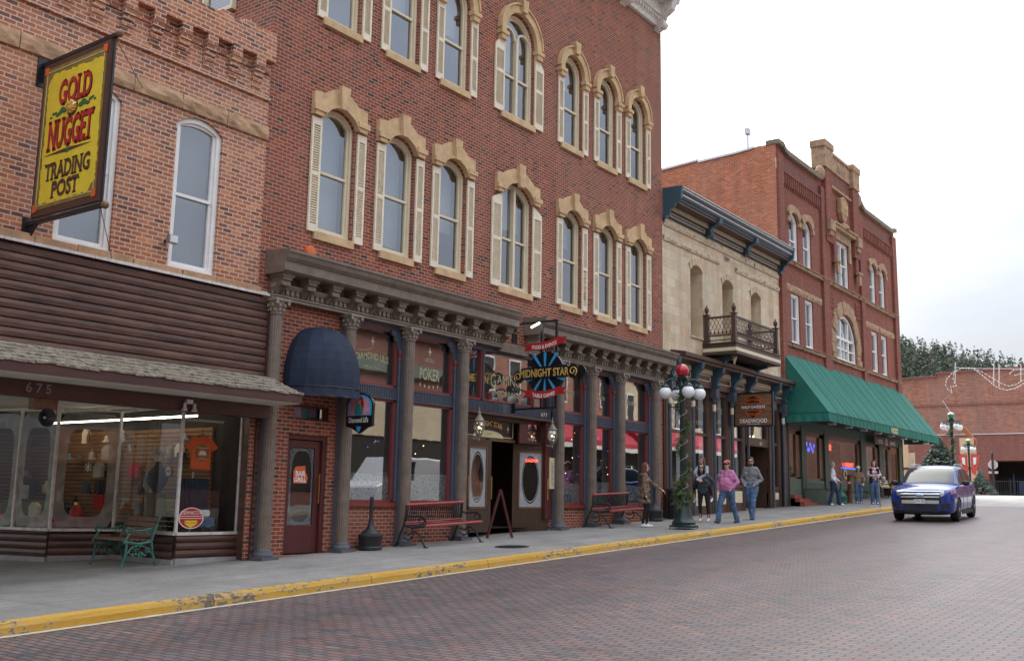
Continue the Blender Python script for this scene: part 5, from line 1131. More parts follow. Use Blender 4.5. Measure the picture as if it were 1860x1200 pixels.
# ================================================================ PALE STONE BUILDING (two storeys)
H0 = Vector((28.6, 0, g(33)))
sto = thing('stone_building', 'pale sandstone two storey building with bracketed dark cornice and brown shopfront', 'building', H0)
mb = MB(H0)
NI = [(30.62, 31.55, 7.08, 9.32, 9.55), (33.15, 34.08, 7.08, 9.27, 9.50), (35.68, 36.62, 7.08, 9.25, 9.48)]
wall(mb, 28.602, 38.48, 6.3, 10.75, 0.02, NI, .45)
for (a, b, z0, z1, z2) in NI: mb.quad((a, .47, z0), (b, .47, z0), (b, .47, z2), (a, .47, z2))
mb.build('wall', 'stone_block', sto)
for i, (a, b, z0, z1, z2) in enumerate(NI):
    mb = MB(H0); cc = head_curve(a, b, z1, z2, 6); n = 6
    for k in range(n):
        p, q = cc[k], cc[k+1]; cx_ = (a+b)/2; up = lambda p_, d: (p_[0]+(p_[0]-cx_)*.30, p_[1]+d)
        P, Q = up(p, .20), up(q, .20); e = random.uniform(.02, .06)
        mb.add([(p[0]+.004, .0-e*.3, p[1]), (q[0]-.004, -e*.3, q[1]), (Q[0]-.004, -e, Q[1]), (P[0]+.004, -e, P[1]), (p[0]+.004, .02, p[1]), (q[0]-.004, .02, q[1]), (Q[0]-.004, .02, Q[1]), (P[0]+.004, .02, P[1])], [(0, 1, 2, 3), (0, 4, 5, 1), (1, 5, 6, 2), (2, 6, 7, 3), (3, 7, 4, 0)])
    mb.build('niche_arch', 'sandstone_cream_rough', sto)
    MB(H0).box(a-.04, b+.04, -.03, .44, z0-.06, z0+.004).build('niche_sill', 'stone_block', sto)
def rough_band(z0, z1, xa, xb, mat, off, parent, name, dep=.06, y=.0, lo=.6, hi=1.0):
    mb = MB(off); x = xa
    while x < xb-.05:
        w_ = min(random.uniform(lo, hi), xb-x); n = max(3, int(w_/.12)); m_ = 4; vs = []; fs = []
        for i in range(n+1):
            for j in range(m_): vs.append((x+.004+(w_-.008)*i/n, y-(.012+(dep*random.random() if 0 < j < m_-1 else 0)), z0+(z1-z0)*j/(m_-1)))
        for i in range(n):
            for j in range(m_-1): fs.append((i*m_+j, (i+1)*m_+j, (i+1)*m_+j+1, i*m_+j+1))
        mb.add(vs, fs); x += w_
    return mb.build(name, mat, parent)
rough_band(10.42, 10.68, 28.65, 38.45, 'sandstone_cream_rough', H0, sto, 'rough_band'); rough_band(9.92, 10.12, 28.65, 32.9, 'sandstone_cream_rough', H0, sto, 'rough_band'); rough_band(9.92, 10.12, 34.3, 38.45, 'sandstone_cream_rough', H0, sto, 'rough_band')
text('2009', .24, (33.56, .012, 10.18), mat='sign_brown', name='date_numerals', parent=sto, off=H0, depth=.002, bold=.002)
# roof cornice
c_ = MB(H0); c_.prism([(0.0, 11.50), (-.62, 11.58), (-.64, 11.56), (-.66, 11.46), (-.60, 11.40), (-.60, 11.28), (-.52, 11.22), (-.52, 11.17), (-.12, 11.10), (-.12, 10.92), (-.08, 10.90), (-.08, 10.70), (0.0, 10.70)], 28.7, 38.42, 'yz'); cor = c_.build('roof_cornice', 'slate_dark_paint', sto)
mb = MB(H0); mb.box(28.68, 38.45, -.675, -.661, 11.50, 11.53); mb.box(28.68, 38.45, -.625, -.602, 11.33, 11.36); mb.build('white_line', 'grime_white', cor)
mb = MB(H0); mb.box(28.66, 38.46, -.68, .1, 11.585, 11.61); mb.build('cap_flashing', 'light_metal', cor)
mb = MB(H0); mb.box(28.75, 38.40, -.14, -.125, 10.93, 11.10); mb.box(28.75, 38.40, -.50, -.13, 11.09, 11.14); mb.build('frieze_panel', 'brown_paint', cor)
mb = MB(H0); x = 28.95
while x < 38.2:
    mb.box(x, x+.055, -.17, -.14, 10.94, 11.085); x += .118
mb.build('cream_slat', 'cream_paint', cor)
mb = MB(H0); mb.box(28.75, 38.40, -.095, -.081, 10.72, 10.90); mb.build('lower_panel', 'brown_paint', cor)
mb = MB(H0)
for a, b in ((28.95, 31.55), (32.05, 34.75), (35.2, 38.0)):
    for (u0, u1, v0, v1) in ((a, b, 10.755, 10.77), (a, b, 10.855, 10.87), (a, a+.02, 10.755, 10.87), (b-.02, b, 10.755, 10.87)): mb.box(u0, u1, -.105, -.095, v0, v1)
mb.build('cream_line', 'cream_paint', cor)
for xx in (31.8, 34.98):
    b_ = MB(H0); b_.prism([(-.09, 10.62), (-.16, 10.66), (-.20, 10.80), (-.30, 10.98), (-.50, 11.06), (-.60, 11.16), (-.60, 11.26), (-.09, 11.26)], xx-.10, xx+.10, 'yz'); b_.lathe([(.09, xx-.13), (.09, xx+.13)], (0, -.20, 10.76), 12, 'x'); b_.lathe([(.07, xx-.13), (.07, xx+.13)], (0, -.52, 11.12), 12, 'x'); b_.build('bracket', 'teal_blue_paint', cor)
for xx in (28.62, 38.36):
    b_ = MB(H0); b_.prism([(0, 10.55), (-.08, 10.62), (-.14, 10.62), (-.14, 10.72), (-.24, 10.78), (-.30, 10.92), (-.42, 10.96), (-.46, 11.08), (-.56, 11.12), (-.66, 11.2), (-.70, 11.60), (0, 11.62)], xx, xx+.12, 'yz'); b_.build('end_bracket', 'teal_blue_paint', cor)
mb = MB(H0); mb.box(28.65, 38.4, .4, 12, 10.7, 10.8); mb.build('roof', 'roof_tar', sto)
# shopfront: brown entablature
e = MB(H0); e.prism([(0.02, 6.42), (-.50, 6.33), (-.52, 6.32), (-.52, 6.20), (-.44, 6.16), (-.44, 6.10), (-.10, 6.02), (-.10, 5.40), (0.02, 5.40)], 29.15, 38.75, 'yz'); ent = e.build('shop_cornice', 'brown_paint', sto)
for a, b in ((29.2, 30.3), (30.7, 31.88), (32.3, 33.38), (33.72, 34.7), (35.1, 37.0), (37.4, 38.3)):
    mb = MB(H0); x = a
    while x < b: mb.box(x, x+.05, -.14, -.10, 5.86, 6.02); x += .105
    mb.build('cream_slat', 'cream_paint', ent)
mb = MB(H0)
for a, b in ((29.2, 30.3), (30.75, 31.8), (32.35, 33.45), (33.65, 34.6), (35.2, 36.95), (37.4, 38.3)):
    for (u0, u1, v0, v1) in ((a, b, 5.62, 5.64), (a, b, 5.80, 5.82), (a, a+.025, 5.62, 5.82), (b-.025, b, 5.62, 5.82)): mb.box(u0, u1, -.115, -.10, v0, v1)
mb.build('cream_line', 'cream_paint', ent)
for xx in (28.85, 30.5, 32.1, 33.55, 34.9, 37.2, 38.3):
    b_ = MB(H0); b_.prism([(-.09, 5.42), (-.18, 5.44), (-.22, 5.60), (-.32, 5.80), (-.46, 5.92), (-.50, 6.12), (-.09, 6.12)], xx-.09, xx+.09, 'yz'); b_.lathe([(.085, xx-.11), (.085, xx+.11)], (0, -.20, 5.52), 10, 'x'); b_.build('bracket', 'teal_blue_paint', ent)
    k_ = MB(H0); gz = g(xx); k_.lathe([(.055, gz+.02), (.055, 4.55), (.07, 4.60), (.05, 4.64), (.055, 4.9), (.09, 5.02), (.10, 5.10)], (xx, -.10, 0), 12); k_.box(xx-.13, xx+.13, -.24, .02, 5.10, 5.42); kk = k_.build('pilaster', 'post_grey_paint', sto)
    MB(H0).lathe([(.062, 4.66), (.064, 4.88)], (xx, -.10, 0), 12).build('cream_collar', 'cream_paint', kk)
MB(H0).box(38.42, 38.9, -.03, .3, g(38.6)-.1, 6.1).build('end_pier', 'brown_paint', sto); MB(H0).box(28.61, 28.70, -.02, .2, g(28.6)-.1, 5.4).build('end_pier', 'brown_paint', sto)
SB = [(28.95, 30.38), (30.62, 31.98), (32.24, 33.42), (33.70, 34.80), (37.3, 38.2)]
for a, b in SB:
    f = MB(H0); f.box(a-.12, b+.12, .03, .12, 5.22, 5.40); f.box(a-.12, a+.07, .03, .12, g(a)-.05, 5.22); f.box(b-.16, b+.12, .03, .12, g(a)-.05, 5.22); f.box(a+.07, b-.16, .03, .12, 3.79, 3.88); f.box(a+.07, b-.16, .0, .12, 2.14, 2.24); f.box(a+.07, b-.16, .04, .12, g(a)-.05, 2.14)
    fo = f.build('shop_window', 'brown_paint', sto)
    q = MB(H0); q.quad((a+.07, .09, 3.88), (b-.16, .09, 3.88), (b-.16, .09, 5.22), (a+.07, .09, 5.22)); q.build('transom_pane', 'shop_glass', fo)
    q = MB(H0); q.quad((a+.07, .09, 2.24), (b-.16, .09, 2.24), (b-.16, .09, 3.79), (a+.07, .09, 3.79)); q.build('display_pane', 'shop_glass', fo)
    MB(H0).box(a+.12, b-.22, .02, .041, g(a)+.32, 2.02).build('cream_panel', 'cream_paint', fo)
# doorway
d = MB(H0); d.box(35.0, 37.1, .03, .12, 3.68, 3.98); d.box(35.0, 37.1, .03, .12, 4.95, 5.40); d.box(35.0, 35.1, .03, .12, 3.98, 4.95); d.box(36.95, 37.1, .03, .12, 3.98, 4.95); d.quad((35.0, .12, 1.2), (35.0, 1.6, 1.2), (35, 1.6, 3.7), (35, .12, 3.7)); d.quad((37.05, .12, 1.2), (37.05, 1.6, 1.2), (37.05, 1.6, 3.7), (37.05, .12, 3.7)); d.quad((35, .12, 3.69), (37.05, .12, 3.69), (37.05, 1.6, 3.69), (35, 1.6, 3.69))
d.build('doorway', 'brown_paint', sto)
q = MB(H0); q.quad((35.1, .09, 3.98), (36.95, .09, 3.98), (36.95, .09, 4.95), (35.1, .09, 4.95)); q.build('door_transom', 'shop_glass', sto)
dr = MB(H0); z0 = g(36)+.03
for (a, b, c, e_) in ((35.05, 35.2, z0, 3.68), (35.9, 36.05, z0, 3.68), (35.2, 35.9, z0, z0+.35), (35.2, 35.9, 3.5, 3.68)): dr.box(a, b, 1.5, 1.56, c, e_)
do_ = dr.build('shop_door', 'dark_wood', sto); q = MB(H0); q.quad((35.2, 1.53, z0+.35), (35.9, 1.53, z0+.35), (35.9, 1.53, 3.5), (35.2, 1.53, 3.5)); q.build('pane', 'shop_glass', do_)
MB(H0).box(36.05, 37.04, 1.5, 1.56, z0, 3.68).build('side_panel', 'teal_blue_paint', sto)
text('681', .17, (36.35, .022, 3.74), mat='pale_gold_paint', name='house_number', parent=sto, off=H0, depth=.004, bold=.003)
MB(H0).ball((35.65, .02, 4.02), .035, 8, 6).build('porch_bulb', 'bulb_warm', sto)
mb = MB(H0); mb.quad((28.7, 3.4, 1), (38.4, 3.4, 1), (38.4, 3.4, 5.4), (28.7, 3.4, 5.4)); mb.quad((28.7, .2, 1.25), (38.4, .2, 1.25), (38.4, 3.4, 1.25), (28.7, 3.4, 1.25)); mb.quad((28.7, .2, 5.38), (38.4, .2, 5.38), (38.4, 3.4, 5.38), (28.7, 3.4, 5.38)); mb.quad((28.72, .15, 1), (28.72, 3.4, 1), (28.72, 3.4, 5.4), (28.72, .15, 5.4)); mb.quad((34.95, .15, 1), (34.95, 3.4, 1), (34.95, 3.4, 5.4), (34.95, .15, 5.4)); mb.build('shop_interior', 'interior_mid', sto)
mb = MB(H0)
for x_ in (29.6, 30.0, 31.2, 31.6, 33.0): mb.box(x_, x_+.22, .5, .8, 2.2, 2.2+random.uniform(.8, 1.4))
mb.build('display_stand', 'black_cloth', sto)
for a, b in SB[:4]:
    mb = MB(H0); mb.box((a+b)/2+.15, b-.17, .18, .20, 2.25, 5.2); mb.build('roller_screen', 'curtain', sto)
# balcony
bal = thing('balcony', 'dark brown wooden balcony with lattice railing and ball finials', 'balcony', (31.5, 0, 6.5))
bo = Vector((31.5, 0, 6.5)); X0, X1, YF = 31.52, 35.33, -1.17
mb = MB(bo); mb.box(X0-.06, X1+.06, YF-.06, -.001, 6.50, 6.60); mb.box(X0-.02, X1+.02, YF-.02, -.001, 6.72, 6.86); mb.box(X0-.06, X1+.06, YF-.06, -.001, 6.86, 6.90); mb.build('deck', 'brown_paint', bal)
MB(bo).box(X0-.04, X1+.04, YF-.04, -.002, 6.60, 6.72).build('cream_band', 'cream_paint', bal)
for (px_, py_) in ((X0+.08, YF+.08), (X1-.08, YF+.08), (X0+.08, -.10), (X1-.08, -.10)):
    mb = MB(bo); mb.box(px_-.085, px_+.085, py_-.085, py_+.085, 6.90, 7.10); mb.box(px_-.07, px_+.07, py_-.07, py_+.07, 7.10, 7.86); mb.box(px_-.10, px_+.10, py_-.10, py_+.10, 7.86, 7.90); po = mb.build('post', 'brown_paint', bal)
    MB(bo).lathe([(.03, 7.90), (.03, 7.94), (.05, 7.96), (.075, 8.03), (.08, 8.08), (.06, 8.14), (.02, 8.17), (.03, 8.19), (.0, 8.24)], (px_, py_, 0), 14).build('finial', 'brown_paint', po, smooth=True)
def lattice(p, q):
    p = Vector(p); q = Vector(q); L_ = (q-p).length; d = (q-p)/L_; mb = MB(bo)
    mb.bar(p+Vector((0, 0, 7.78)), q+Vector((0, 0, 7.78)), .07, .07); mb.bar(p+Vector((0, 0, 7.16)), q+Vector((0, 0, 7.16)), .05, .05); mb.bar(p+Vector((0, 0, 7.00)), q+Vector((0, 0, 7.00)), .04, .03)
    n = max(4, int(L_/.125)); w_ = L_/n; nr = 4; h_ = (7.74-7.18)/nr
    for j in range(nr):
        for i in range(n+1):
            for s_ in (-1, 1):
                pts = []
                for k in range(4):
                    t = k/3; u = i*w_+(j % 2)*w_/2+s_*w_/2*(1-(math.cos(math.pi*t)+1)/2); 
                    if -0.001 <= u <= L_+.001: pts.append(p+d*u+Vector((0, 0, 7.74-h_*(j+t))))
                if len(pts) > 1: mb.tube(pts, .0085, 4, caps=False)
    for i in range(n): mb.bar(p+d*(i+.5)*w_+Vector((0, 0, 7.20)), p+d*(i+.5)*w_+Vector((0, 0, 7.30)), .05, .02)
    return mb.build('railing', 'brown_paint', bal)
lattice((X0+.08, YF+.15, 0), (X0+.08, -.17, 0)); lattice((X0+.15, YF+.08, 0), (X1-.15, YF+.08, 0)); lattice((X1-.08, YF+.15, 0), (X1-.08, -.17, 0))
for xx in (32.05, 34.85):
    mb = MB(bo); mb.prism([(-.02, 5.95), (-.24, 6.0), (-.30, 6.15), (-.52, 6.24), (-.60, 6.34), (-.90, 6.40), (-.98, 6.48), (-.02, 6.48)], xx-.08, xx+.08, 'yz'); mb.lathe([(.10, xx-.10), (.10, xx+.10)], (0, -.28, 6.12), 12, 'x'); mb.build('bracket', 'teal_blue_paint', bal)
MB(bo).lathe([(.0, 6.20), (.04, 6.24), (.03, 6.30), (.07, 6.36), (.09, 6.49)], (32.05, -.88, 0), 12).build('drop_finial', 'cream_paint', bal, smooth=True)
# projecting plank sign
hs = thing('plank_sign', 'brown plank sign with orange shield emblem in a black frame above the shop door', 'sign', (33.9, 0, 4.2))
so = Vector((33.9, 0, 4.2)); Y0, Y1, Z0, Z1 = -1.48, -.02, 4.24, 5.44
mb = MB(so)
for k in range(5): h_ = (Z1-Z0-.1)/5; mb.box(33.87, 33.93, Y0+.05, Y1-.05, Z0+.05+k*h_, Z0+.05+(k+1)*h_-.008)
mb.build('planks', 'plank_brown', hs)
mb = MB(so)
for (a, b, c, d_) in ((Y0, Y1, Z0, Z0+.05), (Y0, Y1, Z1-.05, Z1), (Y0, Y0+.05, Z0+.05, Z1-.05), (Y1-.05, Y1, Z0+.05, Z1-.05)): mb.box(33.85, 33.95, a, b, c, d_)
mb.build('frame', 'black_metal', hs)
yc, zc = -.75, 4.93; E_ = lambda P_: [(yc-u, zc+v) for u, v in P_]
bar_ = [(-.44, -.11), (.44, -.11), (.44, .11), (-.44, .11)]
shT = [(-.30, .12), (-.26, .22), (-.30, .28), (-.14, .36), (0, .42), (.14, .36), (.30, .28), (.26, .22), (.30, .12)]
shB = [(.30, -.12), (.24, -.22), (.12, -.34), (0, -.42), (-.12, -.34), (-.24, -.22), (-.30, -.12)]
mb = MB(so); mb.prism(E_(shT), 33.855, 33.868, 'yz'); mb.prism(E_(shB), 33.855, 33.868, 'yz'); mb.prism(E_(bar_), 33.85, 33.868, 'yz'); mb.build('emblem', 'sign_orange', hs)
mb = MB(so); sc_ = lambda P_, k, c: [(u*k, c+(v-c)*k) for u, v in P_]; mb.prism(E_(sc_(shT, .84, .25)), 33.850, 33.854, 'yz'); mb.prism(E_(sc_(shB, .82, -.24)), 33.850, 33.854, 'yz'); mb.prism(E_([(u*.955, v*.80) for u, v in bar_]), 33.845, 33.849, 'yz'); mb.build('emblem_ground', 'sign_black', hs)
U3 = (0, -1, 0)
text('MOTOR', .14, (33.845, yc, zc+.17), U3, mat='sign_orange', parent=hs, off=so, depth=.002, sx=.9, bold=.004, arch=.03); text('HARLEY-DAVIDSON', .155, (33.842, yc, zc-.055), U3, mat='sign_white', parent=hs, off=so, depth=.002, sx=.62, bold=.005)
text('CYCLES', .13, (33.845, yc, zc-.27), U3, mat='sign_orange', parent=hs, off=so, depth=.002, sx=.85, bold=.004, arch=-.03)
text('DEADWOOD', .19, (33.862, yc, 4.38), U3, mat='sign_white', parent=hs, off=so, depth=.002, sx=.88, bold=.005); text('DEALER SHOWROOM', .05, (33.862, yc, 4.315), U3, mat='sign_white', parent=hs, off=so, depth=.002)
mb = MB(so); mb.bar((33.9, .0, 5.1), (33.9, -.03, 5.1), .12, .2); mb.bar((33.9, .0, 4.6), (33.9, -.03, 4.6), .12, .2); mb.build('bracket', 'black_metal', hs)
# ================================================================ CORNER BUILDING (red pressed brick, three storeys)
K0 = Vector((38.6, 0, g(45)))
cor3 = thing('brick_building', 'three storey smooth red brick corner building with stepped gable and green awning', 'building', K0)
cor3.name = 'corner_building'
TOP = [(38.5, 16.05), (38.52, 16.12), (39.05, 16.12), (39.2, 15.98), (39.5, 15.92), (43.3, 15.92), (43.75, 16.1), (43.85, 16.45), (43.85, 17.72), (48.6, 17.72), (48.6, 16.8), (48.75, 16.4), (49.2, 16.15), (49.7, 15.92), (54.4, 15.92), (54.6, 16.0), (55.0, 16.12), (55.0, 15.9)]
mb = MB(K0)
hl = [(39.72, 40.72, 11.50, 13.2, 13.55), (41.30, 42.30, 11.50, 13.2, 13.55), (45.36, 47.25, 11.47, 13.62, 13.62), (50.42, 51.42, 11.46, 13.2, 13.5), (52.02, 53.0, 11.46, 13.2, 13.5),
      (39.75, 40.73, 8.05, 10.12, 10.12), (41.35, 42.33, 8.05, 10.12, 10.12), (44.95, 47.95, 8.02, 8.75, 10.20), (50.44, 51.42, 8.05, 10.08, 10.08), (52.02, 53.0, 8.05, 10.08, 10.08)]
wall(mb, 38.5, 55.0, 4.9, 15.85, 0.0, hl, .22)
# parapet outline
par = [(38.5, 15.85)]+TOP[:-1]+[(55.0, 15.85)]
mb.prism(par, 0.0, .35)
mb.quad((55.0, 0, 2), (55.0, 0, 15.9), (55.0, 18, 15.9), (55.0, 18, 2))
# piers standing proud
for a, b, zt in ((38.52, 39.0, 15.7), (43.45, 44.25, 15.6), (48.75, 49.25, 15.6), (54.3, 54.98, 15.7)): mb.box(a, b, -.12, -.001, 5.0, zt)
mb.box(43.9, 44.75, -.18, -.12+.119, 13.2, 16.6); mb.box(47.75, 48.55, -.18, -.001, 13.2, 16.6); mb.box(44.9, 45.25, -.14, -.001, 12.4, 13.9); mb.box(48.0, 48.35, -.14, -.001, 12.4, 13.9)
mb.build('wall', 'brick_smooth_red', cor3)
# side wall of common brick facing the low neighbour
mb = MB(K0); sw = [(.0, 16.08), (.8, 16.12), (1.0, 16.05), (1.6, 15.98), (3.4, 15.9), (3.5, 15.98), (12, 15.4), (12, 2), (0.0, 2)]
mb.add([(38.488, y_, z_) for y_, z_ in sw], [tuple(range(len(sw)))]); mb.build('side_wall', 'brick_common', cor3)
mb = MB(K0)
for (a, za_), (b, zb_) in zip([(.9, 16.06), (1.7, 15.98), (3.4, 15.90)], [(1.7, 15.98), (3.4, 15.90), (3.45, 15.90)]): mb.bar((38.48, a, za_+.04), (38.48, b, zb_+.04), .10, .09)
mb.bar((38.48, 3.45, 16.02), (38.48, 12, 15.44), .10, .09); mb.build('side_flashing', 'light_metal', cor3)
mb = MB(K0); mb.box(38.6, 54.9, .35, 18, 15.3, 15.35); mb.build('roof', 'roof_tar', cor3)
def coping(P_, w_=.2):
    mb = MB(K0)
    for (a, b) in zip(P_[:-1], P_[1:]):
        if abs(b[0]-a[0])+abs(b[1]-a[1]) > .02: mb.bar((a[0], .12, a[1]+.05), (b[0], .12, b[1]+.05), .56, w_, up=(0, 1, 0) if abs(a[0]-b[0]) < .01 else (0, 0, 1))
    return mb.build('coping', 'stone_coping', cor3)
coping([(38.45, 16.12), (39.05, 16.12), (39.2, 15.98), (39.5, 15.92), (43.3, 15.92), (43.8, 16.15)]); coping([(48.7, 16.5), (48.95, 16.25), (49.3, 16.1), (49.7, 15.92), (54.4, 15.92), (54.6, 16.02), (55.1, 16.10)])
mb = MB(K0); mb.box(43.78, 44.85, -.24, .40, 16.6, 17.55); mb.box(43.72, 44.9, -.28, .44, 17.55, 17.85); mb.box(47.7, 48.65, -.24, .4, 16.6, 17.45); mb.box(47.65, 48.7, -.28, .44, 17.45, 17.75); mb.box(44.85, 47.7, -.08, .3, 16.75, 17.5); mb.box(44.85, 47.7, -.14, .34, 17.5, 17.62)
mb.ball((43.6, -.05, 16.25), .33, 10, 8, (1.2, .6, 1)); mb.ball((48.9, -.05, 16.3), .28, 10, 8, (1, .6, 1.2)); mb.build('gable_stone', 'sandstone_brown', cor3)
text('1895', .5, (46.3, -.085, 16.9), mat='sandstone_brown', name='date_numerals', parent=cor3, off=K0, depth=.03, bold=.01)
# corbel combs and slots; shade behind and inside them painted as brown plates
def comb(a, b, z0, z1, pitch, dark=True):
    mb = MB(K0); x = a
    while x < b: mb.box(x, x+pitch*.45, -.04, -.001, z0, z1); x += pitch
    mb.box(a, b, -.08, -.001, z1, z1+.05)
    return mb.build('corbel_comb', 'brick_smooth_red', cor3)
def slots(a, b, z0, z1, pitch):
    mb = MB(K0); x = a
    while x < b: mb.box(x, x+pitch*.42, -.004, .0, z0, z1); x += pitch
    return mb.build('slot_shade_row', 'sign_brown', cor3)
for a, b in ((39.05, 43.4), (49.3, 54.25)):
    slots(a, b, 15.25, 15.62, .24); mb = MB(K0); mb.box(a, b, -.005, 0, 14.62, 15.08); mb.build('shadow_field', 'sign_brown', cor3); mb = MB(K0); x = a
    while x < b-.1: mb.box(x, x+.10, -.09, -.006, 14.58, 15.04); mb.box(x+.01, x+.09, -.06, -.006, 14.48, 14.575); x += .23
    mb.box(a, b, -.11, -.006, 15.045, 15.11); mb.build('corbel_comb', 'brick_smooth_red', cor3)
slots(44.95, 47.6, 16.25, 16.6, .3); slots(43.0+.95, 43.0+.96, 15, 15.6, .2)
for a in (44.45,): slots(a-.18, a+.3, 14.95, 15.6, .17)
slots(49.28, 49.3, 15.0, 15.7, .1)
# crest
mb = MB(K0); mb.prism([(45.85, 15.62), (45.85, 14.95), (46.05, 14.65), (46.3, 14.5), (46.55, 14.65), (46.75, 14.95), (46.75, 15.62), (46.3, 15.78)], -.22, -.001); mb.lathe([(.3, 0), (.32, .1), (.15, .3), (.0, .4)], (46.3, -.12, 14.2), 12); mb.build('crest', 'sandstone_brown', cor3, bevel=.03)
mb = MB(K0); 
for k in range(4): mb.box(45.93+.2*k, 46.03+.2*k, -.26, -.22, 14.9, 15.5)
mb.build('crest_relief', 'sandstone_trim', cor3); text('WF', .4, (46.3, -.265, 15.05), mat='sandstone_trim', name='crest_letters', parent=cor3, off=K0, depth=.02, bold=.01)
mb = MB(K0); mb.box(44.75, 47.8, -.26, -.001, 14.02, 14.18); mb.box(44.7, 47.85, -.32, -.001, 14.18, 14.26); mb.build('gable_ledge', 'sandstone_brown', cor3); MB(K0).box(44.9, 47.6, -.14, -.001, 15.9, 16.0).build('gable_ledge', 'sandstone_brown', cor3)
for xa in (44.12, 47.95): 
    mb = MB(K0); mb.box(xa-.12, xa+.52, -.34, -.001, 13.72, 14.18); mb.box(xa-.02, xa+.42, -.28, -.001, 13.5, 13.72); mb.build('corbel_block', 'sandstone_brown', cor3)
for xa in (44.95, 48.05): mb = MB(K0); mb.prism([(xa-.05, 12.4), (xa+.35, 12.4), (xa+.27, 11.9), (xa+.03, 11.9)], -.26, -.141); mb.box(xa-.12, xa+.42, -.30, -.141, 12.4, 12.52); mb.build('corbel_block', 'sandstone_brown', cor3)
# windows
def kwin(a, b, z0, zs, za, **kw): return sash(cor3, K0, a+.002, b-.002, z0+.004, zs, za-.004 if za > zs else za-.002, y=.06, mat='white_paint', t=.10, t2=.05, blind=kw.pop('blind', .35), **kw)
for h_ in hl[:2]+hl[3:5]:
    w_ = kwin(*h_); a, b, zs = h_[0], h_[1], h_[3]
    mb = MB(K0); cc = head_curve(a-.02, b+.02, zs+.02, h_[4]+.02, 10); oc = []
    for p in cc: oc.append((p[0]+(p[0]-(a+b)/2)*.40, p[1]+.30+.03*math.sin(p[0]*9)))
    mb.ring(cc, oc, -.10, -.001); mb.box(a-.24, a+.0, -.10, -.001, zs-.12, zs+.10); mb.box(b-.0, b+.24, -.10, -.001, zs-.12, zs+.10); mb.build('stone_arch', 'sandstone_brown', w_)
w_ = kwin(*hl[2], mull=True); mb = MB(K0); a, b = hl[2][:2]; mb.box(a-.25, b+.25, -.08, -.001, 13.62, 14.0); mb.box(a-.27, a, -.07, -.001, 12.8, 13.62); mb.box(b, b+.27, -.07, -.001, 12.8, 13.62); mb.build('stone_lintel', 'sandstone_brown', w_)
for h_ in hl[5:7]+hl[8:]: kwin(*h_)
rough_band(10.15, 10.45, 39.0, 43.44, 'sandstone_brown', K0, cor3, 'stone_lintel', .05, -.0); rough_band(10.15, 10.45, 49.26, 54.28, 'sandstone_brown', K0, cor3, 'stone_lintel', .05, -.0)
rough_band(11.30, 11.44, 38.5, 55.0, 'sandstone_brown', K0, cor3, 'belt_course', .07, -.06, .8, 1.6); rough_band(7.86, 8.0, 38.5, 55.0, 'sandstone_brown', K0, cor3, 'belt_course', .07, -.06, .8, 1.6)
mb = MB(K0); mb.box(38.5, 55, -.12, -.001, 11.28, 11.30); mb.box(38.5, 55.05, -.135, -.001, 11.44, 11.47); mb.box(38.5, 55.05, -.135, -.001, 8.0, 8.02); mb.build('belt_ledge', 'sandstone_brown', cor3)
# great arched window
a, b, z0, zs, za = hl[7]; cx_ = (a+b)/2; f = MB(K0); of = [(a+.002, z0)]+head_curve(a+.002, b-.002, zs, za-.004, 20)+[(b-.002, z0)]; inf = [(a+.14, z0)]+head_curve(a+.14, b-.14, zs, za-.14, 20)+[(b-.14, z0)]
f.ring(inf, of, .06, .2); f.box(a, b, .05, .2, z0+.002, z0+.14)
hw = (b-a)/2-.1
for xx in (cx_-.52, cx_+.52): f.box(xx-.06, xx+.06, .05, .19, z0+.14, za-.12-.22)
f.box(cx_-.03, cx_+.03, .08, .18, z0+.14, zs+.6); f.box(a+.1, b-.1, .06, .18, zs+.28, zs+.38); f.box(a+.1, b-.1, .08, .17, zs-.18, zs-.12)
fo = f.build('arched_window', 'white_paint', cor3); q = MB(K0); q.add([(p[0], .15, p[1]) for p in inf], [tuple(range(len(inf)))]); q.build('pane', 'window_glass', fo); MB(K0).box(a+.2, b-.2, .4, .42, z0+.1, zs+.9).build('blind', 'curtain', fo)
mb = MB(K0); n = 19; ci = head_curve(a-.02, b+.02, zs, za+.02, n); 
for k in range(n):
    p, q_ = ci[k], ci[k+1]; up = lambda p_, d: (cx_+(p_[0]-cx_)*(1+d/1.55), zs+(p_[1]-zs)*(1+d/1.45)); e1 = random.uniform(.50, .62); P, Q = up(p, e1), up(q_, e1); y_ = -random.uniform(.05, .11)
    mb.add([(p[0], y_, p[1]), (q_[0], y_, q_[1]), (Q[0], y_, Q[1]), (P[0], y_, P[1]), (p[0], -.001, p[1]), (q_[0], -.001, q_[1]), (Q[0], -.001, Q[1]), (P[0], -.001, P[1])], [(0, 1, 2, 3), (0, 4, 5, 1), (1, 5, 6, 2), (2, 6, 7, 3), (3, 7, 4, 0)])
for s_ in (-1, 1):
    for k in range(3):
        xa = cx_+s_*(b-a)/2; w_ = random.uniform(.42, .6); mb.box(min(xa, xa+s_*w_), max(xa, xa+s_*w_), -random.uniform(.05, .11), -.001, 8.05+.24*k, 8.05+.24*k+.23)
mb.build('stone_arch', 'sandstone_brown', cor3)
for xx in (44.55, 48.3):
    mb = MB(K0); mb.box(xx-.32, xx+.32, -.03, -.001, 10.25, 11.05)
    for u in (-.2, 0, .2):
        for zz in (10.3, 10.5, 10.7, 10.9): mb.box(xx+u-.08, xx+u+.08, -.06, -.03, zz, zz+.13)
    mb.build('brick_panel', 'brick_smooth_red', cor3)
ib = MB(K0); ib.box(39, 54.6, 1.2, 1.3, 7.5, 15); ib.build('upper_interior', 'interior_dark', cor3)
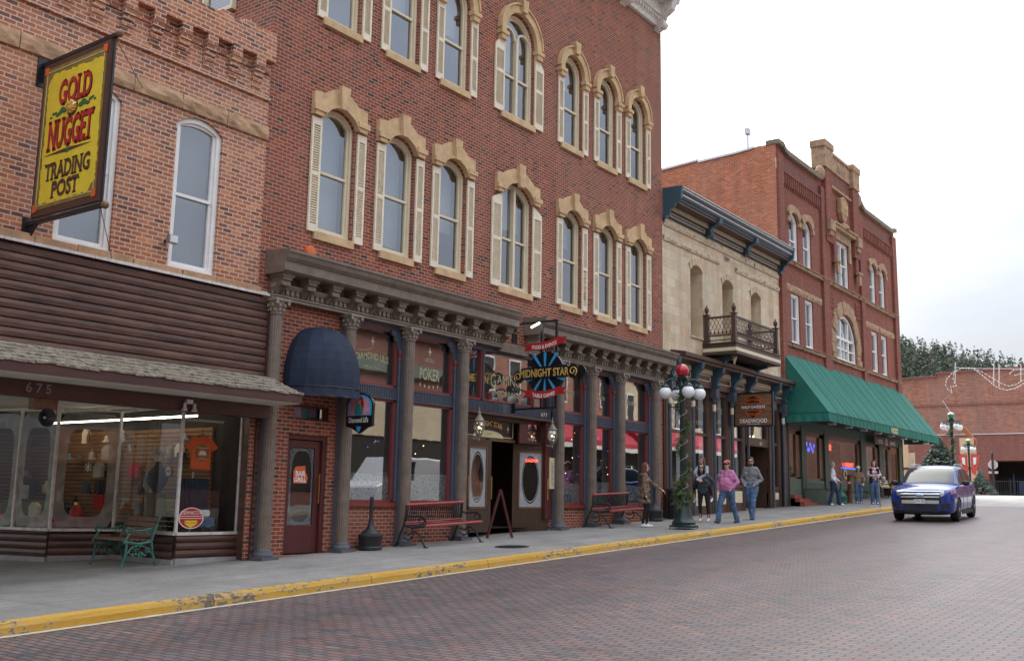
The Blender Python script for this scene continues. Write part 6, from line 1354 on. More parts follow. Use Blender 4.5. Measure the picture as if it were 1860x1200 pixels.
# ground floor of the corner building
f = MB(K0); GZ = g(45)
for a, b in ((38.9, 39.0), (40.35, 40.85), (43.05, 43.55), (47.95, 48.65), (50.75, 51.2), (54.1, 54.6)): f.box(a, b, -.06, .14, g(a)-.05, 4.75)
f.box(38.9, 54.9, -.04, .3, 4.55, 4.95); sf_ = f.build('shop_frame', 'dark_green_paint', cor3)
mb = MB(K0); mb.box(38.9, 40.4, .0, .2, g(39), 2.6); mb.box(40.8, 43.1, .0, .2, g(41)-.05, 2.6); mb.box(43.5, 48.0, .0, .2, g(45)-.05, 2.55); mb.box(48.6, 50.8, .0, .2, g(49)-.05, 2.6); mb.box(40.6, 43.4, -.9, .0, g(41.5)-.1, 2.18)
for z_ in (2.2, 2.32, 2.44): mb.box(40.8, 50.8, -.03, .0, z_, z_+.035)
mb.build('knee_wall', 'sage_paint', cor3); mb = MB(K0); mb.box(40.6, 43.45, -.95, .02, 2.18, 2.23); mb.box(43.5, 50.8, -.06, 0, 2.2, 2.24); mb.build('ledge', 'olive_brown_paint', cor3)
for k in range(3): pass
mb = MB(K0); mb.box(39.0, 40.6, -.62, .0, g(39)-.1, g(39)+.17); mb.box(39.0, 40.2, -.42, .0, g(39), g(39)+.31); mb.box(39.0, 39.8, -.22, .0, g(39), g(39)+.45); mb.build('steps', 'step_brick_red', cor3)
for (a, b, ct) in ((39.0, 40.35, 0), (40.85, 43.05, 0), (43.55, 47.95, 0), (48.65, 50.75, 1), (51.2, 52.8, 1)):
    f = MB(K0); 
    for (u0, u1, v0, v1) in ((a, a+.18, 2.6, 4.5), (b-.45 if b-a < 3 else b-.3, b, 2.6, 4.5), (a, b, 4.36, 4.55), (a, b, 2.56, 2.66)): f.box(u0, u1, .02, .10, v0, v1)
    fo = f.build('shop_window', 'mid_wood', cor3); q = MB(K0); q.quad((a+.1, .08, 2.6), (b-.1, .08, 2.6), (b-.1, .08, 4.4), (a+.1, .08, 4.4)); q.build('pane', 'shop_glass', fo)
    if ct:
        cu = MB(K0); x = a+.2
        while x < b-.4: cu.box(x, x+.07, .16, .20, 2.62, 4.36); cu.box(x+.07, x+.12, .19, .21, 2.62, 4.36); x += .12
        cu.build('curtain', 'curtain', fo)
mb = MB(K0); mb.box(52.8, 54.1, .05, .1, g(53), 4.5); mb.build('entrance_door', 'orange_wood', cor3)
q = MB(K0); q.quad((53.0, .04, 2.7), (53.9, .04, 2.7), (53.9, .04, 4.2), (53.0, .04, 4.2)); q.build('door_pane', 'dark_glass', cor3)
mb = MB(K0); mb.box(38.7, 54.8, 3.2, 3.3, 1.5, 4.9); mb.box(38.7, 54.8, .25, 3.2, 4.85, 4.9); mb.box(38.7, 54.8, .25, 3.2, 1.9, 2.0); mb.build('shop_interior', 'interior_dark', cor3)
mb = MB(K0); mb.box(44.75, 45.1, .5, .6, 2.75, 3.05); mb.box(44.55, 45.0, .5, .6, 3.3, 3.8); mb.build('machine_screen', 'screen_amber', cor3)
mb = MB(K0); mb.box(44.2, 44.9, .3, .36, 3.95, 4.22); mb.build('neon_sign', 'neon_red', cor3)
text('VACANCY', .24, (46.4, .02, 3.30), mat='neon_red', name='neon_sign', parent=cor3, off=K0, depth=.01, bold=.01); MB(K0).box(45.6, 47.3, .02, .05, 3.20, 3.25).build('neon_bar', 'neon_blue', cor3)
mb = MB(K0)
for k in range(8): mb.ball((41.25+.14*k, .12, 3.92+.14*math.sin(k*1.9)), .075, 8, 6, (1, .2, 1.3))
mb.build('blue_garland', 'neon_blue', cor3)
rs = MB(K0); rs.lathe([(.16, 0), (.22, 0), (.22, -.02), (.16, -.02), (.16, 0)], (45.9, .05, 2.95), 24, 'y'); rs.build('round_emblem', 'pale_gold_paint', cor3); 
sg = thing('fascia_sign', 'dark red fascia sign with round emblem under the green awning', 'sign', (50.8, -.35, 4.45)); MB().box(-1.85, 1.85, -.04, .04, 0, .36).build('board', 'sign_brown', sg)
text('HOTEL', .24, (-.95, -.045, .08), mat='sign_white', parent=sg, depth=.002, bold=.004); text('GAMING', .24, (1.0, -.045, .08), mat='sign_white', parent=sg, depth=.002, bold=.004, sx=.95); MB().lathe([(.11, -.05), (.16, -.05), (.16, -.04), (.11, -.04), (.11, -.05)], (0, 0, .18), 20, 'y').build('emblem', 'sign_white', sg)
# green awning
ga = thing('shed_awning', 'long dark green canvas awning over the corner building ground floor', 'awning', (38.62, 0, 4.7)); ao = Vector((38.62, 0, 4.7)); XA, XB = 38.66, 55.15
mb = MB(ao); n = 40
top = [(XA+(XB-XA)*i/n, -.02, 7.50) for i in range(n+1)]; mid_ = [(XA+(XB-XA)*i/n, -.9, 6.285-.012*abs(math.sin(i*math.pi/4))) for i in range(n+1)]; bot = [(XA+(XB-XA)*i/n, -1.77, 5.10) for i in range(n+1)]
rows = [top, mid_, bot]; mb.add([p for r_ in rows for p in r_], [(j*(n+1)+i, j*(n+1)+i+1, (j+1)*(n+1)+i+1, (j+1)*(n+1)+i) for j in range(2) for i in range(n)]); top_o = mb.build('canopy', 'green_canvas', ga)
for xx, nm in ((XA, 'l'), (XB, 'r')): mb = MB(ao); mb.add([(xx, -.02, 7.5), (xx, -1.77, 5.10), (xx, -.02, 5.10)], [(0, 1, 2)]); mb.build('end_panel', 'green_canvas', ga)
mb = MB(ao); n = 150; va = [(XA+(XB-XA)*i/n, -1.775-.012*math.sin(i*2.1), 5.10) for i in range(n+1)]; vb = [(p[0], -1.775-.02*math.sin(i*1.3), 4.75+.008*math.sin(i*.9)) for i, p in enumerate(va)]; mb.add(va+vb, [(i, i+1, n+2+i, n+1+i) for i in range(n)])
n = 16; va = [(XA, -.02-1.75*i/n, 5.10) for i in range(n+1)]; vb = [(XA-.015*math.sin(i*1.7), -.02-1.75*i/n, 4.75) for i in range(n+1)]; mb.add(va+vb, [(i, i+1, n+2+i, n+1+i) for i in range(n)]); va = [(XB, p[1], p[2]) for p in va]; vb = [(XB, p[1], p[2]) for p in vb]; mb.add(va+vb, [(i, i+1, n+2+i, n+1+i) for i in range(n)]); mb.build('valance', 'green_canvas', ga)
for k in range(1, 13): xx = XA+(XB-XA)*k/13; MB(ao).bar((xx, -.04, 7.480), (xx, -1.775, 5.105), .010, .01).build('seam', 'green_canvas', ga)
mb = MB(ao); mb.bar((XA, -1.79, 5.10), (XB, -1.79, 5.10), .012); mb.bar((XA-.012, -.02, 5.10), (XA-.012, -1.78, 5.10), .012); mb.build('piping', 'clock_green', ga)
text("HICKS'", .34, (47.2, -1.815, 4.80), mat='pale_gold_paint', parent=ga, off=ao, depth=.002, bold=.012, sx=1.0)
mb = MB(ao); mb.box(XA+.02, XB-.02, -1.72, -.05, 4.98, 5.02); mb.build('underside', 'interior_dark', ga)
for k in range(8): mb = MB(ao); xx = 40.2+2*k; mb.box(xx-.14, xx+.14, -1.5, -1.25, 4.72, 4.80); mb.bar((xx, -1.4, 4.8), (xx, -1.4, 5.0), .03); mb.build('soffit_lamp', 'light_metal', ga)
# roof clutter
an = thing('roof_antenna', 'thin white roof antenna with a box head on the corner building', 'antenna', (42.8, 3, 15.3)); MB().tube([(0, 0, 0), (0, 0, 3.1)], .055, 6).build('mast', 'light_metal', an); MB().box(-.14, .14, -.1, .1, 3.1, 3.38).build('head', 'light_metal', an); MB().tube([(0, 0, 3.38), (0, 0, 3.75)], .012, 5).build('whip', 'light_metal', an)
rv = thing('roof_vent', 'small metal roof vent cap behind the side wall parapet', 'vent', (39.6, 6.2, 15.3)); MB().lathe([(.10, 0), (.10, 1.02), (.38, 1.03), (.30, 1.13), (.0, 1.2)], n=16).build('cap', 'grey_metal', rv, smooth=True)
# ================================================================ BACKGROUND across the side street
F0 = Vector((113, 0, 2.5))
fb = thing('brick_warehouse', 'huge plain orange brick warehouse wall behind the side street', 'building', F0)
mb = MB(F0); ed = [(-30, 15.9), (4, 15.75), (4, 15.55), (12, 15.4), (12, 15.1), (16, 15.0), (16, 14.75), (24, 14.5), (60, 14.4)]
mb.add([(113, y_, z_) for y_, z_ in ed]+[(113, 60, 2.5), (113, -30, 2.5)], [tuple(range(len(ed)+2))]); mb.build('wall', 'brick_far', fb)
mb = MB(F0)
for (a, za), (b, zb_) in zip(ed[:-1], ed[1:]):
    if a != b: mb.bar((112.95, a, za+.06), (112.95, b, zb_+.06), .5, .14)
mb.build('coping', 'brick_brown', fb); mb = MB(F0); mb.box(112.85, 112.99, -8, 22, 12.0, 12.12); mb.build('string_course', 'brick_brown', fb)
MB(F0).box(112.9, 112.98, 6.5, 17, 6.9, 7.7).build('painted_band', 'peach_stone', fb); w_ = MB(F0).box(112.92, 112.98, 1.2, 2.6, 6.1, 6.7).build('small_window', 'white_paint', fb); MB(F0).box(112.9, 112.919, 1.35, 2.45, 6.2, 6.6).build('pane', 'interior_dark', w_)
G0 = Vector((100, 0, 2.8)); gb = thing('garage_building', 'low brown brick building with wide dark garage opening behind the fence', 'building', G0)
mb = MB(G0)
wall_pts = [(-12, 12.5)]
for (a, b, c, d_) in ((-12, -.4, 2.6, 8.1), (-.4, 4.9, 5.75, 8.1), (4.9, 14, 2.6, 8.1)): mb.quad((100, a, c), (100, b, c), (100, b, d_), (100, a, d_))
mb.quad((100, -.4, 2.6), (100, -.4, 5.75), (104, -.4, 5.75), (104, -.4, 2.6)); mb.quad((100, 4.9, 2.6), (100, 4.9, 5.75), (104, 4.9, 5.75), (104, 4.9, 2.6)); mb.quad((100, -.4, 5.75), (100, 4.9, 5.75), (104, 4.9, 5.75), (104, -.4, 5.75))
mb.build('wall', 'brick_brown', gb); MB(G0).box(104, 104.1, -.6, 5.1, 2.5, 6).build('garage_interior', 'interior_dark', gb)
MB(G0).box(99.9, 113, -.0, 14.1, 8.1, 8.18).build('roof_edge', 'light_metal', gb); MB(G0).box(99.8, 113, -12, -.02, 8.1, 8.5).build('parapet', 'brick_brown', gb)
mb = MB(G0); mb.box(99.5, 99.99, -1.7, -1.1, 2.8, 8.9); mb.build('pier', 'brick_brown', gb); mb = MB(G0); mb.box(99.4, 100.05, -1.9, -.9, 8.3, 9.6); mb.build('pier_cap', 'grime_white', gb); mb = MB(G0); mb.box(99.6, 100.05, .3, 1.3, 8.2, 9.4); mb.build('vent_box', 'light_metal', gb); mb = MB(G0); mb.box(99.85, 99.99, -12, -.5, 2.6, 3.9); mb.build('plinth', 'concrete_base', gb)
mb = MB(G0); mb.box(100.6, 101.3, 1.2, 2.6, 2.8, 4.0); mb.box(102, 102.1, .6, 4.4, 4.2, 4.25); mb.box(101, 101.1, 3.0, 3.1, 2.8, 4.6); mb.build('stored_goods', 'denim_dark', gb)
# railing in front of the opening
rl = thing('iron_fence', 'low black iron railing fence in front of the garage opening', 'fence', (98, 0, 2.75)); mb = MB(); mb.bar((0, -.8, 1.15), (0, 6.3, 1.15), .06); mb.bar((0, -.8, .15), (0, 6.3, .15), .05); y = -.8
while y < 6.3: mb.bar((0, y, 0), (0, y, 1.15), .035); y += .17
mb.build('bars', 'black_iron', rl)
for y in (-.8, 1.0, 2.8, 4.6, 6.3): MB().bar((0, y, 0), (0, y, 1.3), .09).build('post', 'black_iron', rl)
# cream pillared pavilion with white eaves
pv = thing('pavilion', 'peach stone pillared pavilion with white gabled eaves across the side street', 'building', (92, 8, 2.7))
for (x_, y_) in ((0, -3.2), (0, 2.3), (0, 10.5)):
    mb = MB(); mb.box(x_-.45, x_+.45, y_-.55, y_+.55, 0, 4.6); p_ = mb.build('pillar', 'peach_stone', pv); MB().box(x_-.5, x_+.5, y_-.6, y_+.6, 2.0, 2.18).build('band', 'sign_brown', p_)
mb = MB(); mb.prism([(-3.9, 4.0), (-3.9, 4.4), (-3.0, 5.6), (-2.6, 5.6), (-3.5, 4.4), (-3.5, 4.0)], -.3, .3, 'yz'); mb.build('gable_brace', 'orange_wood', pv)
mb = MB(); mb.box(3.2, 3.4, 2, 14, 0, 3.6); mb.build('back_wall', 'cream_stone', pv); mb = MB(); mb.prism([(3.6, 3.1), (2.9, 3.1), (2.9, 3.35), (9, 4.2), (9, 3.6)], 2.2, 3.0, 'xy' if False else 'yz'); 
mb = MB(); mb.box(-.6, 3.2, 3.2, 13, 3.3, 3.5); mb.build('white_eave', 'white_paint', pv); mb = MB()
for k in range(12): mb.box(-.58, -.5, 3.3+.8*k, 3.7+.8*k, 3.05, 3.3)
mb.build('eave_bracket_row', 'sign_brown', pv); MB().add([(-.7, 3.0, 3.5), (-.7, 13, 3.5), (3.0, 13, 4.6), (3.0, 3.0, 4.6)], [(0, 1, 2, 3)]).build('roof', 'grey_metal', pv)
for y_ in (3.6, 5.0, 6.6): MB().bar((-.5, y_, 0), (-.5, y_, 3.3), .16).build('porch_post', 'white_paint', pv)
# wooded hill: far-off wood that reads as one mass
rnd = random.Random(11)
def conifer(mb, x, y, z, h, r, lay=7):
    # loose ponderosa crown: leaf clumps through an egg-shaped volume, bare at the foot
    for k in range(44):
        t = rnd.random()**.8; zc = z+h*(.25+.75*t); rr_ = r*(1.02-t)**.75*rnd.uniform(.2, 1.1); A = rnd.random()*6.283; cx_, cy_ = x+math.cos(A)*rr_, y+math.sin(A)*rr_; s = r*rnd.uniform(.16, .34)*(1.15-.6*t)
        v = [(cx_+rnd.uniform(-1, 1)*s, cy_+rnd.uniform(-1, 1)*s, zc+rnd.uniform(-.6, .9)*s) for _ in range(5)]
        mb.add(v, [(0, 1, 2), (0, 2, 3), (1, 3, 4), (0, 3, 4)])
    mb.add([(x-.1, y, z), (x+.1, y, z), (x+.04, y, z+h), (x-.04, y, z+h)], [(0, 1, 2, 3)])
wood = MB(); brush = MB(); n_t = 0
while n_t < 3000:
    x = rnd.uniform(190, 420); t_ = rnd.uniform(-.04, .34); y = -15+x*(0.06+t_*.9) 
    z = hz(x, y)-.3; n_t += 1
    if rnd.random() < .17+.25*(math.sin(x*.06)+math.sin(y*.05) > 1.0):
        for k in range(9): 
            A = rnd.random()*6.28; r_ = rnd.uniform(.5, 2.2); hh = rnd.uniform(3, 6); w_ = rnd.uniform(.25, .6); dx, dy = math.cos(A)*r_, math.sin(A)*r_
            brush.add([(x, y, z), (x+dx-w_, y+dy, z+hh), (x+dx, y+dy+w_, z+hh*1.15), (x+dx+w_, y+dy-w_, z+hh*.9)], [(0, 1, 2), (0, 2, 3)])
    else: conifer(wood, x, y, z, rnd.uniform(5.5, 12), rnd.uniform(1.5, 2.7), 6)
tag(wood.build('pine_wood', 'pine_green'), 'dark green pine wood covering the hillside beyond the warehouse', 'wood', kind='stuff'); tag(brush.build('bare_brush', 'bare_brush'), 'grey leafless brush among the pines on the hillside', 'brush', kind='stuff')
# opposite side of the street (seen in the panes)
OB = [(-25, 8, 9, 'brick_common'), (8, 24, 9, 'brick_brown'), (24, 44, 8.7, 'brick_brown'), (44, 60, 10, 'brick_far'), (60, 84, 8, 'cream_stone')]
for i, (a, b, h_, m_) in enumerate(OB):
    t = thing('facing_building', ['red brick', 'tall brown brick', 'brown brick with cream fascia', 'orange brick', 'long cream stone'][i]+' shop building across the street', 'building', (a, -19.5, g((a+b)/2)))
    mb = MB(); w_ = b-a; mb.box(0, w_, -8, 0, -2, h_); wo_ = mb.build('wall', m_, t); n = int(w_/2.4)
    for k in range(0 if i == 2 else n): 
        xx = .7+k*(w_-1)/n; f_ = MB().box(xx, xx+1.1, .0, .06, h_*.55, h_*.55+2).build('window', 'white_paint', t); MB().box(xx+.1, xx+1.0, .06, .07, h_*.55+.1, h_*.55+1.9).build('pane', 'black_metal', f_)
    MB().box(.6, w_-.6, .0, .05, .5, 3.2).build('shop_window', 'interior_dark', t)
    if i == 2: MB().box(0, w_, .0, .12, 3.2, 5.6).build('cream_fascia', 'cream_stone', t); MB().box(0, w_, .0, .3, 6.3, 6.9).build('mint_band', 'sage_paint', t)
    MB().box(-.05, w_+.05, 0, .4, h_-.4, h_+.1).build('cornice', 'cream_paint', t)
    if i in (3, 4): MB().prism([(0, 4.4), (0, 3.3), (1.6, 2.9), (1.6, 3.2)], .0, w_-.0, 'yz').build('awning', 'street_red_awning', t); MB().box(0, w_, 1.6, 1.62, 2.65, 2.9).build('awning_valance', 'grime_white', t)
# spruces
def spruce(loc, h, r, label, seed, name='spruce_tree', n=900):
    rd = random.Random(seed); t = thing(name, label, 'tree', loc); MB().tube([(0, 0, 0), (0, 0, h*.5), (0, 0, h*.95)], [r*.07, r*.05, .02], 8).build('trunk', 'bark', t); mb = MB()
    for k in range(n):
        tt = rd.random()**1.3; z_ = h*(.06+.92*tt); R_ = r*(1-tt)**.85; A = rd.random()*6.283; L_ = R_*rd.uniform(.55, 1.08); d = Vector((math.cos(A), math.sin(A), 0)); s_ = Vector((-d.y, d.x, 0)); base = Vector((0, 0, z_))+d*L_*.25; tip = Vector((0, 0, z_-.10*L_+rd.uniform(-.1, .12)))+d*L_; w_ = rd.uniform(.08, .2)*r*.5
        m_ = (base+tip)/2+Vector((0, 0, .03)); mb.add([base, m_+s_*w_, tip, m_-s_*w_], [(0, 1, 2), (0, 2, 3)]); 
        for q in (-.5, .5): e = m_+s_*q*w_*2+Vector((0, 0, -.05*r)); mb.add([m_, e, (e+tip)/2+Vector((0, 0, -.04))], [(0, 1, 2)])
    mb.build('crown', 'spruce_green', t); return t
spruce((84, 5.2, g(84)), 4.4, 3.0, 'pale green spruce tree behind the blue car roof by the pavilion', 3, n=2200)
spruce((82, 1.9, g(82)), 1.7, 1.3, 'low dark spruce beside the street lamp with red banners', 5, n=1000)
# ================================================================ STREET FURNITURE
def fir_tuft(mb, c, r, n, rd, droop=.3):
    for k in range(n):
        A = rd.random()*6.283; el = rd.uniform(-1.0, .9); L_ = r*rd.uniform(.5, 1.1); d = Vector((math.cos(A)*math.cos(el), math.sin(A)*math.cos(el), math.sin(el)-droop)).normalized(); s_ = d.cross(Vector((rd.uniform(-1, 1), rd.uniform(-1, 1), rd.uniform(-1, 1)))).normalized()
        p = Vector(c); w_ = .013
        for j in range(5):
            q = p+d*L_*(.2+.16*j); l2 = L_*.28*(1-.12*j)
            for sg in (-1, 1): e = q+(d*.55+s_*sg).normalized()*l2; mb.add([q-d*w_*.6, q+d*w_*.6, e], [(0, 1, 2)])
        mb.add([p-s_*.006, p+s_*.006, p+d*L_], [(0, 1, 2)])
def lamp(loc, top, label, cap=None):
    t = thing('street_lamp', label, 'street lamp', loc, group='cast iron five globe street lamps')
    prof = [(.34, 0), (.35, .05), (.30, .08), (.31, .13), (.27, .17), (.235, .26), (.20, .40), (.165, .52), (.15, .60), (.16, .63), (.12, .68), (.11, .74)]
    MB().lathe(prof, n=24, flute=.03).build('base', 'lamp_green_iron', t, smooth=30); MB().lathe([(.085, .72), (.075, 3.45)], n=24, flute=.10).build('pole', 'lamp_green_iron', t)
    MB().lathe([(.09, 3.42), (.12, 3.47), (.09, 3.52), (.08, 3.60), (.13, 3.68), (.09, 3.78), (.13, 3.84), (.15, 3.90), (.10, 3.94)], n=20).build('collar', 'lamp_green_iron', t, smooth=True)
    gl = MB().ball((0, 0, 4.09), .175, 24, 14).build('top_globe', top, t, smooth='all')
    if cap: MB().lathe([(.178, 4.14), (.15, 4.20), (.09, 4.255), (.0, 4.272)], n=24).build('snow_cap' if False else 'globe_cap', 'white_paint', t, smooth='all')
    for k in range(4):
        A = R(45+90*k); c_, s_ = math.cos(A), math.sin(A); P_ = lambda r, z: (c_*r, s_*r, z)
        a_ = MB().tube([P_(.05, 3.62), P_(.14, 3.80), P_(.26, 3.86), P_(.38, 3.84), P_(.47, 3.78), P_(.47, 3.70)], [.03, .028, .026, .026, .026, .03], 8); a_.lathe([(.03, 3.72), (.10, 3.68), (.115, 3.64), (.10, 3.62)], (c_*.47, s_*.47, 0), 16); a_.tube([P_(.30, 3.84), P_(.34, 3.74), P_(.28, 3.70), P_(.22, 3.74), P_(.24, 3.79)], .012, 6)
        ar = a_.build('arm', 'lamp_green_iron', t, smooth=True); MB().ball(P_(.47, 3.485), .165, 20, 12).build('globe', 'lamp_globe', ar, smooth='all')
    rest = MB(); rest.tube([(-.32, 0, 3.12), (.32, 0, 3.12)], .016, 8); rest.ball((-.33, 0, 3.12), .035, 8, 6); rest.ball((.33, 0, 3.12), .035, 8, 6); ro = rest.build('ladder_rest', 'lamp_green_iron', t); ro.rotation_euler = (0, 0, R(-63))
    for k in range(4): A = R(45+90*k); MB().lathe([(.015, 0), (.015, .12), (.03, .12), (.03, .14)], (math.cos(A)*.37, math.sin(A)*.37, -.09), 8).build('anchor_bolt', 'bark', t)
    return t
LP = [((24.5, -2.72, g(24.5)), 'red_globe', 'nearest street lamp with a red top globe and fir garland on the kerb side', None), ((58, -1.75, g(58)), 'green_globe', 'street lamp with a green top globe standing behind the blue car', 1), ((88, 3.9, g(88)), 'green_globe', 'farthest green topped street lamp with red banners by the spruces', 1)]
rd = random.Random(2)
for i, (loc, m_, lb, cp) in enumerate(LP):
    t = lamp((loc[0], loc[1], loc[2]+.04), m_, lb, cp)
    if i < 2:
        mb = MB(); n = 150 if i == 0 else 90
        for k in range(n):
            u = k/n; z_ = .75+2.9*u; A = u*6.283*2.6+.5; rr_ = .13; fir_tuft(mb, (loc[0]+rr_*math.cos(A), loc[1]+rr_*math.sin(A), loc[2]+z_), .20, 4, rd)
        for k in range(46): A = rd.random()*6.283; fir_tuft(mb, (loc[0]+.17*math.cos(A), loc[1]+.17*math.sin(A), loc[2]+.66+rd.random()*.38), .25, 4, rd)
        tag(mb.build('fir_garland', 'fir_green'), 'green fir garland wound round the %s street lamp' % ('red topped' if i == 0 else 'green topped'), 'garland', 'garlands on the street lamps')
        mb = MB()
        for k in range(60): u = k/60; A = u*6.283*7; mb.ball((loc[0]+.125*math.cos(A), loc[1]+.125*math.sin(A), loc[2]+.8+2.7*u), .011, 6, 4)
        for p0, p1 in zip(range(0, 139), range(1, 140)): pass
        mb.tube([(loc[0]+.105*math.cos(u*.3), loc[1]+.105*math.sin(u*.3), loc[2]+.8+2.7*u/147) for u in range(147)], .004, 4); tag(mb.build('light_string', 'grime_white'), 'white fairy light string spiralling up the %s lamp pole' % ('red topped' if i == 0 else 'green topped'), 'light string')
bn = thing('street_banner', 'pair of red holiday banners hanging on the farthest green topped lamp', 'banner', (88, 3.9, g(88)+.04))
for s_ in (-1, 1):
    b_ = MB(); b_.add([(.0, s_*.12, 3.0), (.0, s_*.80, 3.05), (.05, s_*.42, 1.35), (.0, s_*.12, 1.6)], [(0, 1, 2, 3)]); bo_ = b_.build('cloth', 'flag_red', bn); MB().add([(-.02, s_*.3, 2.8), (-.02, s_*.55, 2.8), (-.02, s_*.5, 2.3), (-.02, s_*.3, 2.2)], [(0, 1, 2, 3)]).build('white_print', 'sign_white', bo_)
    MB().tube([(0, s_*.08, 3.04), (0, s_*.86, 3.08)], .02, 6).build('rod', 'black_metal', bn)
fl = thing('street_lamp', 'white globed street lamp cut by the right edge of the view', 'street lamp', (90, -2.25, g(90)), group='cast iron five globe street lamps'); MB().tube([(0, 0, 0), (0, 0, 4.0)], [.1, .07], 8).build('pole', 'lamp_green_iron', fl); MB().tube([(0, -.5, 4.2), (0, 0, 4.0), (0, .5, 4.2)], .03, 6).build('arm', 'lamp_green_iron', fl); MB().ball((0, .45, 4.0), .2, 14, 9).build('globe', 'lamp_globe', fl, smooth='all'); MB().ball((0, -.45, 4.0), .2, 14, 9).build('globe', 'lamp_globe', fl, smooth='all')
# ---------------------------------------------------------------- red park benches
def red_bench(loc, rz, label):
    t = thing('park_bench', label, 'bench', loc, rz, 'red strapped benches in front of the columned shopfront'); W = .93
    for s_ in (-1, 1):
        x = s_*W; mb = MB(); P_ = lambda y, z: (x, y, z)
        mb.tube([P_(-.02, .86), P_(.00, .62), P_(.06, .44), P_(.16, .26), P_(.22, .10), P_(.30, .01)][::1], .022, 8)
        mb.tube([P_(-.55, .01), P_(-.47, .10), P_(-.40, .24), P_(-.24, .34), P_(-.08, .26), P_(.05, .30)], .020, 8); mb.tube([P_(.02, .44), P_(-.20, .40), P_(-.52, .43)], .024, 8); mb.tube([P_(-.15, .40), P_(-.22, .30), P_(-.18, .18), P_(-.06, .14), P_(.06, .20)], .016, 6)
        pts = [P_(-.50, .43), P_(-.56, .50), P_(-.54, .60), P_(-.44, .65), P_(-.28, .64), P_(-.12, .63), P_(-.02, .66)]; mb.tube(pts, .02, 8)
        mb.tube([P_(-.44+.075*math.cos(R(a)), .555+.07*math.sin(R(a))) for a in range(0, 361, 30)], .014, 6)
        mb.box(x-.03, x+.03, -.60, -.50, 0, .02); mb.box(x-.03, x+.03, .26, .35, 0, .02); mb.build('end_frame', 'black_iron', t)
    mb = MB(); mb.tube([(-W-.02, -.03, .87), (W+.02, -.03, .87)], .028, 8); mb.tube([(-W, .03, .50), (W, .03, .50)], .02, 8); b_ = mb.build('backrest', 'red_bench', t); mb = MB(); n = 26
    for k in range(n): xx = -W+.05+(2*W-.1)*k/(n-1); mb.tube([(xx, -.03, .86), (xx, .0, .68), (xx, .03, .50)], .012, 5)
    mb.build('strap', 'black_iron', b_); mb = MB(); mb.tube([(-W-.02, -.55, .45), (W+.02, -.55, .45)], .030, 8); mb.tube([(-W, .02, .45), (W, .02, .45)], .018, 8); mb.box(-W, W, -.53, -.45, .435, .455); s2 = mb.build('seat', 'red_bench', t); mb = MB()
    for k in range(n): xx = -W+.05+(2*W-.1)*k/(n-1); mb.tube([(xx, -.54, .452), (xx, -.25, .44), (xx, .02, .45)], .012, 5)
    mb.build('strap', 'black_iron', s2); return t
red_bench((17.25, -.42, g(17.2)), 0, 'red bench with black iron ends beside the wooden easel'); red_bench((24.72, -.40, g(24.7)), 0, 'red bench with black iron ends behind the girl in the tan coat')
for o in [o for o in bpy.data.objects if o.name.startswith('park_bench')]: o.rotation_euler = (0, math.atan(-.0415), 0)
# ---------------------------------------------------------------- green ended bench
def slat_bench(loc, rz, label, W, wood, iron, name='park_bench'):
    t = thing(name, label, 'bench', loc, rz)
    for s_ in (-1, 1):
        x = s_*W; mb = MB(); P_ = lambda y, z: (x, y, z)
        mb.tube([P_(.20, .82), P_(.14, .62), P_(.08, .44), P_(.12, .22), P_(.20, .0)], [.018, .022, .026, .022, .022], 6); mb.tube([P_(-.44, 0), P_(-.38, .18), P_(-.36, .36), P_(-.40, .44)], [.024, .02, .022, .026], 6)
        mb.tube([P_(.08, .43), P_(-.15, .39), P_(-.42, .43)], .024, 6); mb.tube([P_(-.40, .43), P_(-.34, .54), P_(-.40, .62), P_(-.36, .66), P_(-.22, .61), P_(-.05, .62), P_(.10, .66)], .016, 6)
        for (cy, cz, r_) in ((-.33, .58, .05), (.02, .58, .045), (-.26, .26, .07), (-.10, .20, .06), (.02, .28, .05), (-.16, .33, .045)): mb.tube([P_(cy+r_*math.cos(R(a))*(1-a/700), cz+r_*math.sin(R(a))*(1-a/700)) for a in range(0, 331, 30)], .011, 5)
        mb.tube([P_(-.38, .18), P_(-.28, .33), P_(-.15, .38), P_(-.02, .33), P_(.11, .22)], .014, 5)
        for k in range(5): mb.ball(P_(-.24+.055*k, .20+.02*(k % 2)), .026, 6, 5, (.5, 1, 1))
        mb.ball(P_(.21, .84), .03, 8, 6); mb.build('end_frame', iron, t)
    for k in range(5): MB().box(-W+.01, W-.01, -.42+.105*k, -.34+.105*k, .445, .47).build('seat_slat', wood, t)
    for k in range(4): y = .10+.03*k; z_ = .50+.088*k; MB().add([(-W+.01, y-.01, z_), (W-.01, y-.01, z_), (W-.01, y+.018, z_+.07), (-W+.01, y+.018, z_+.07), (-W+.01, y+.012, z_-.004), (W-.01, y+.012, z_-.004), (W-.01, y+.04, z_+.066), (-W+.01, y+.04, z_+.066)], [(0, 1, 2, 3), (4, 5, 6, 7), (0, 1, 5, 4), (2, 3, 7, 6), (0, 3, 7, 4), (1, 2, 6, 5)]).build('back_slat', wood, t)
    return t
gbn = slat_bench((10.86, 1.12, g(10.7)), R(-90-6), 'wooden slat bench with ornate green cast iron ends under the canopy', .55, 'bench_wood', 'green_iron')
slat_bench((50.1, -.55, g(50)), 0, 'pale wooden slat bench with black ends partly behind the blue car', .75, 'paper', 'black_iron')
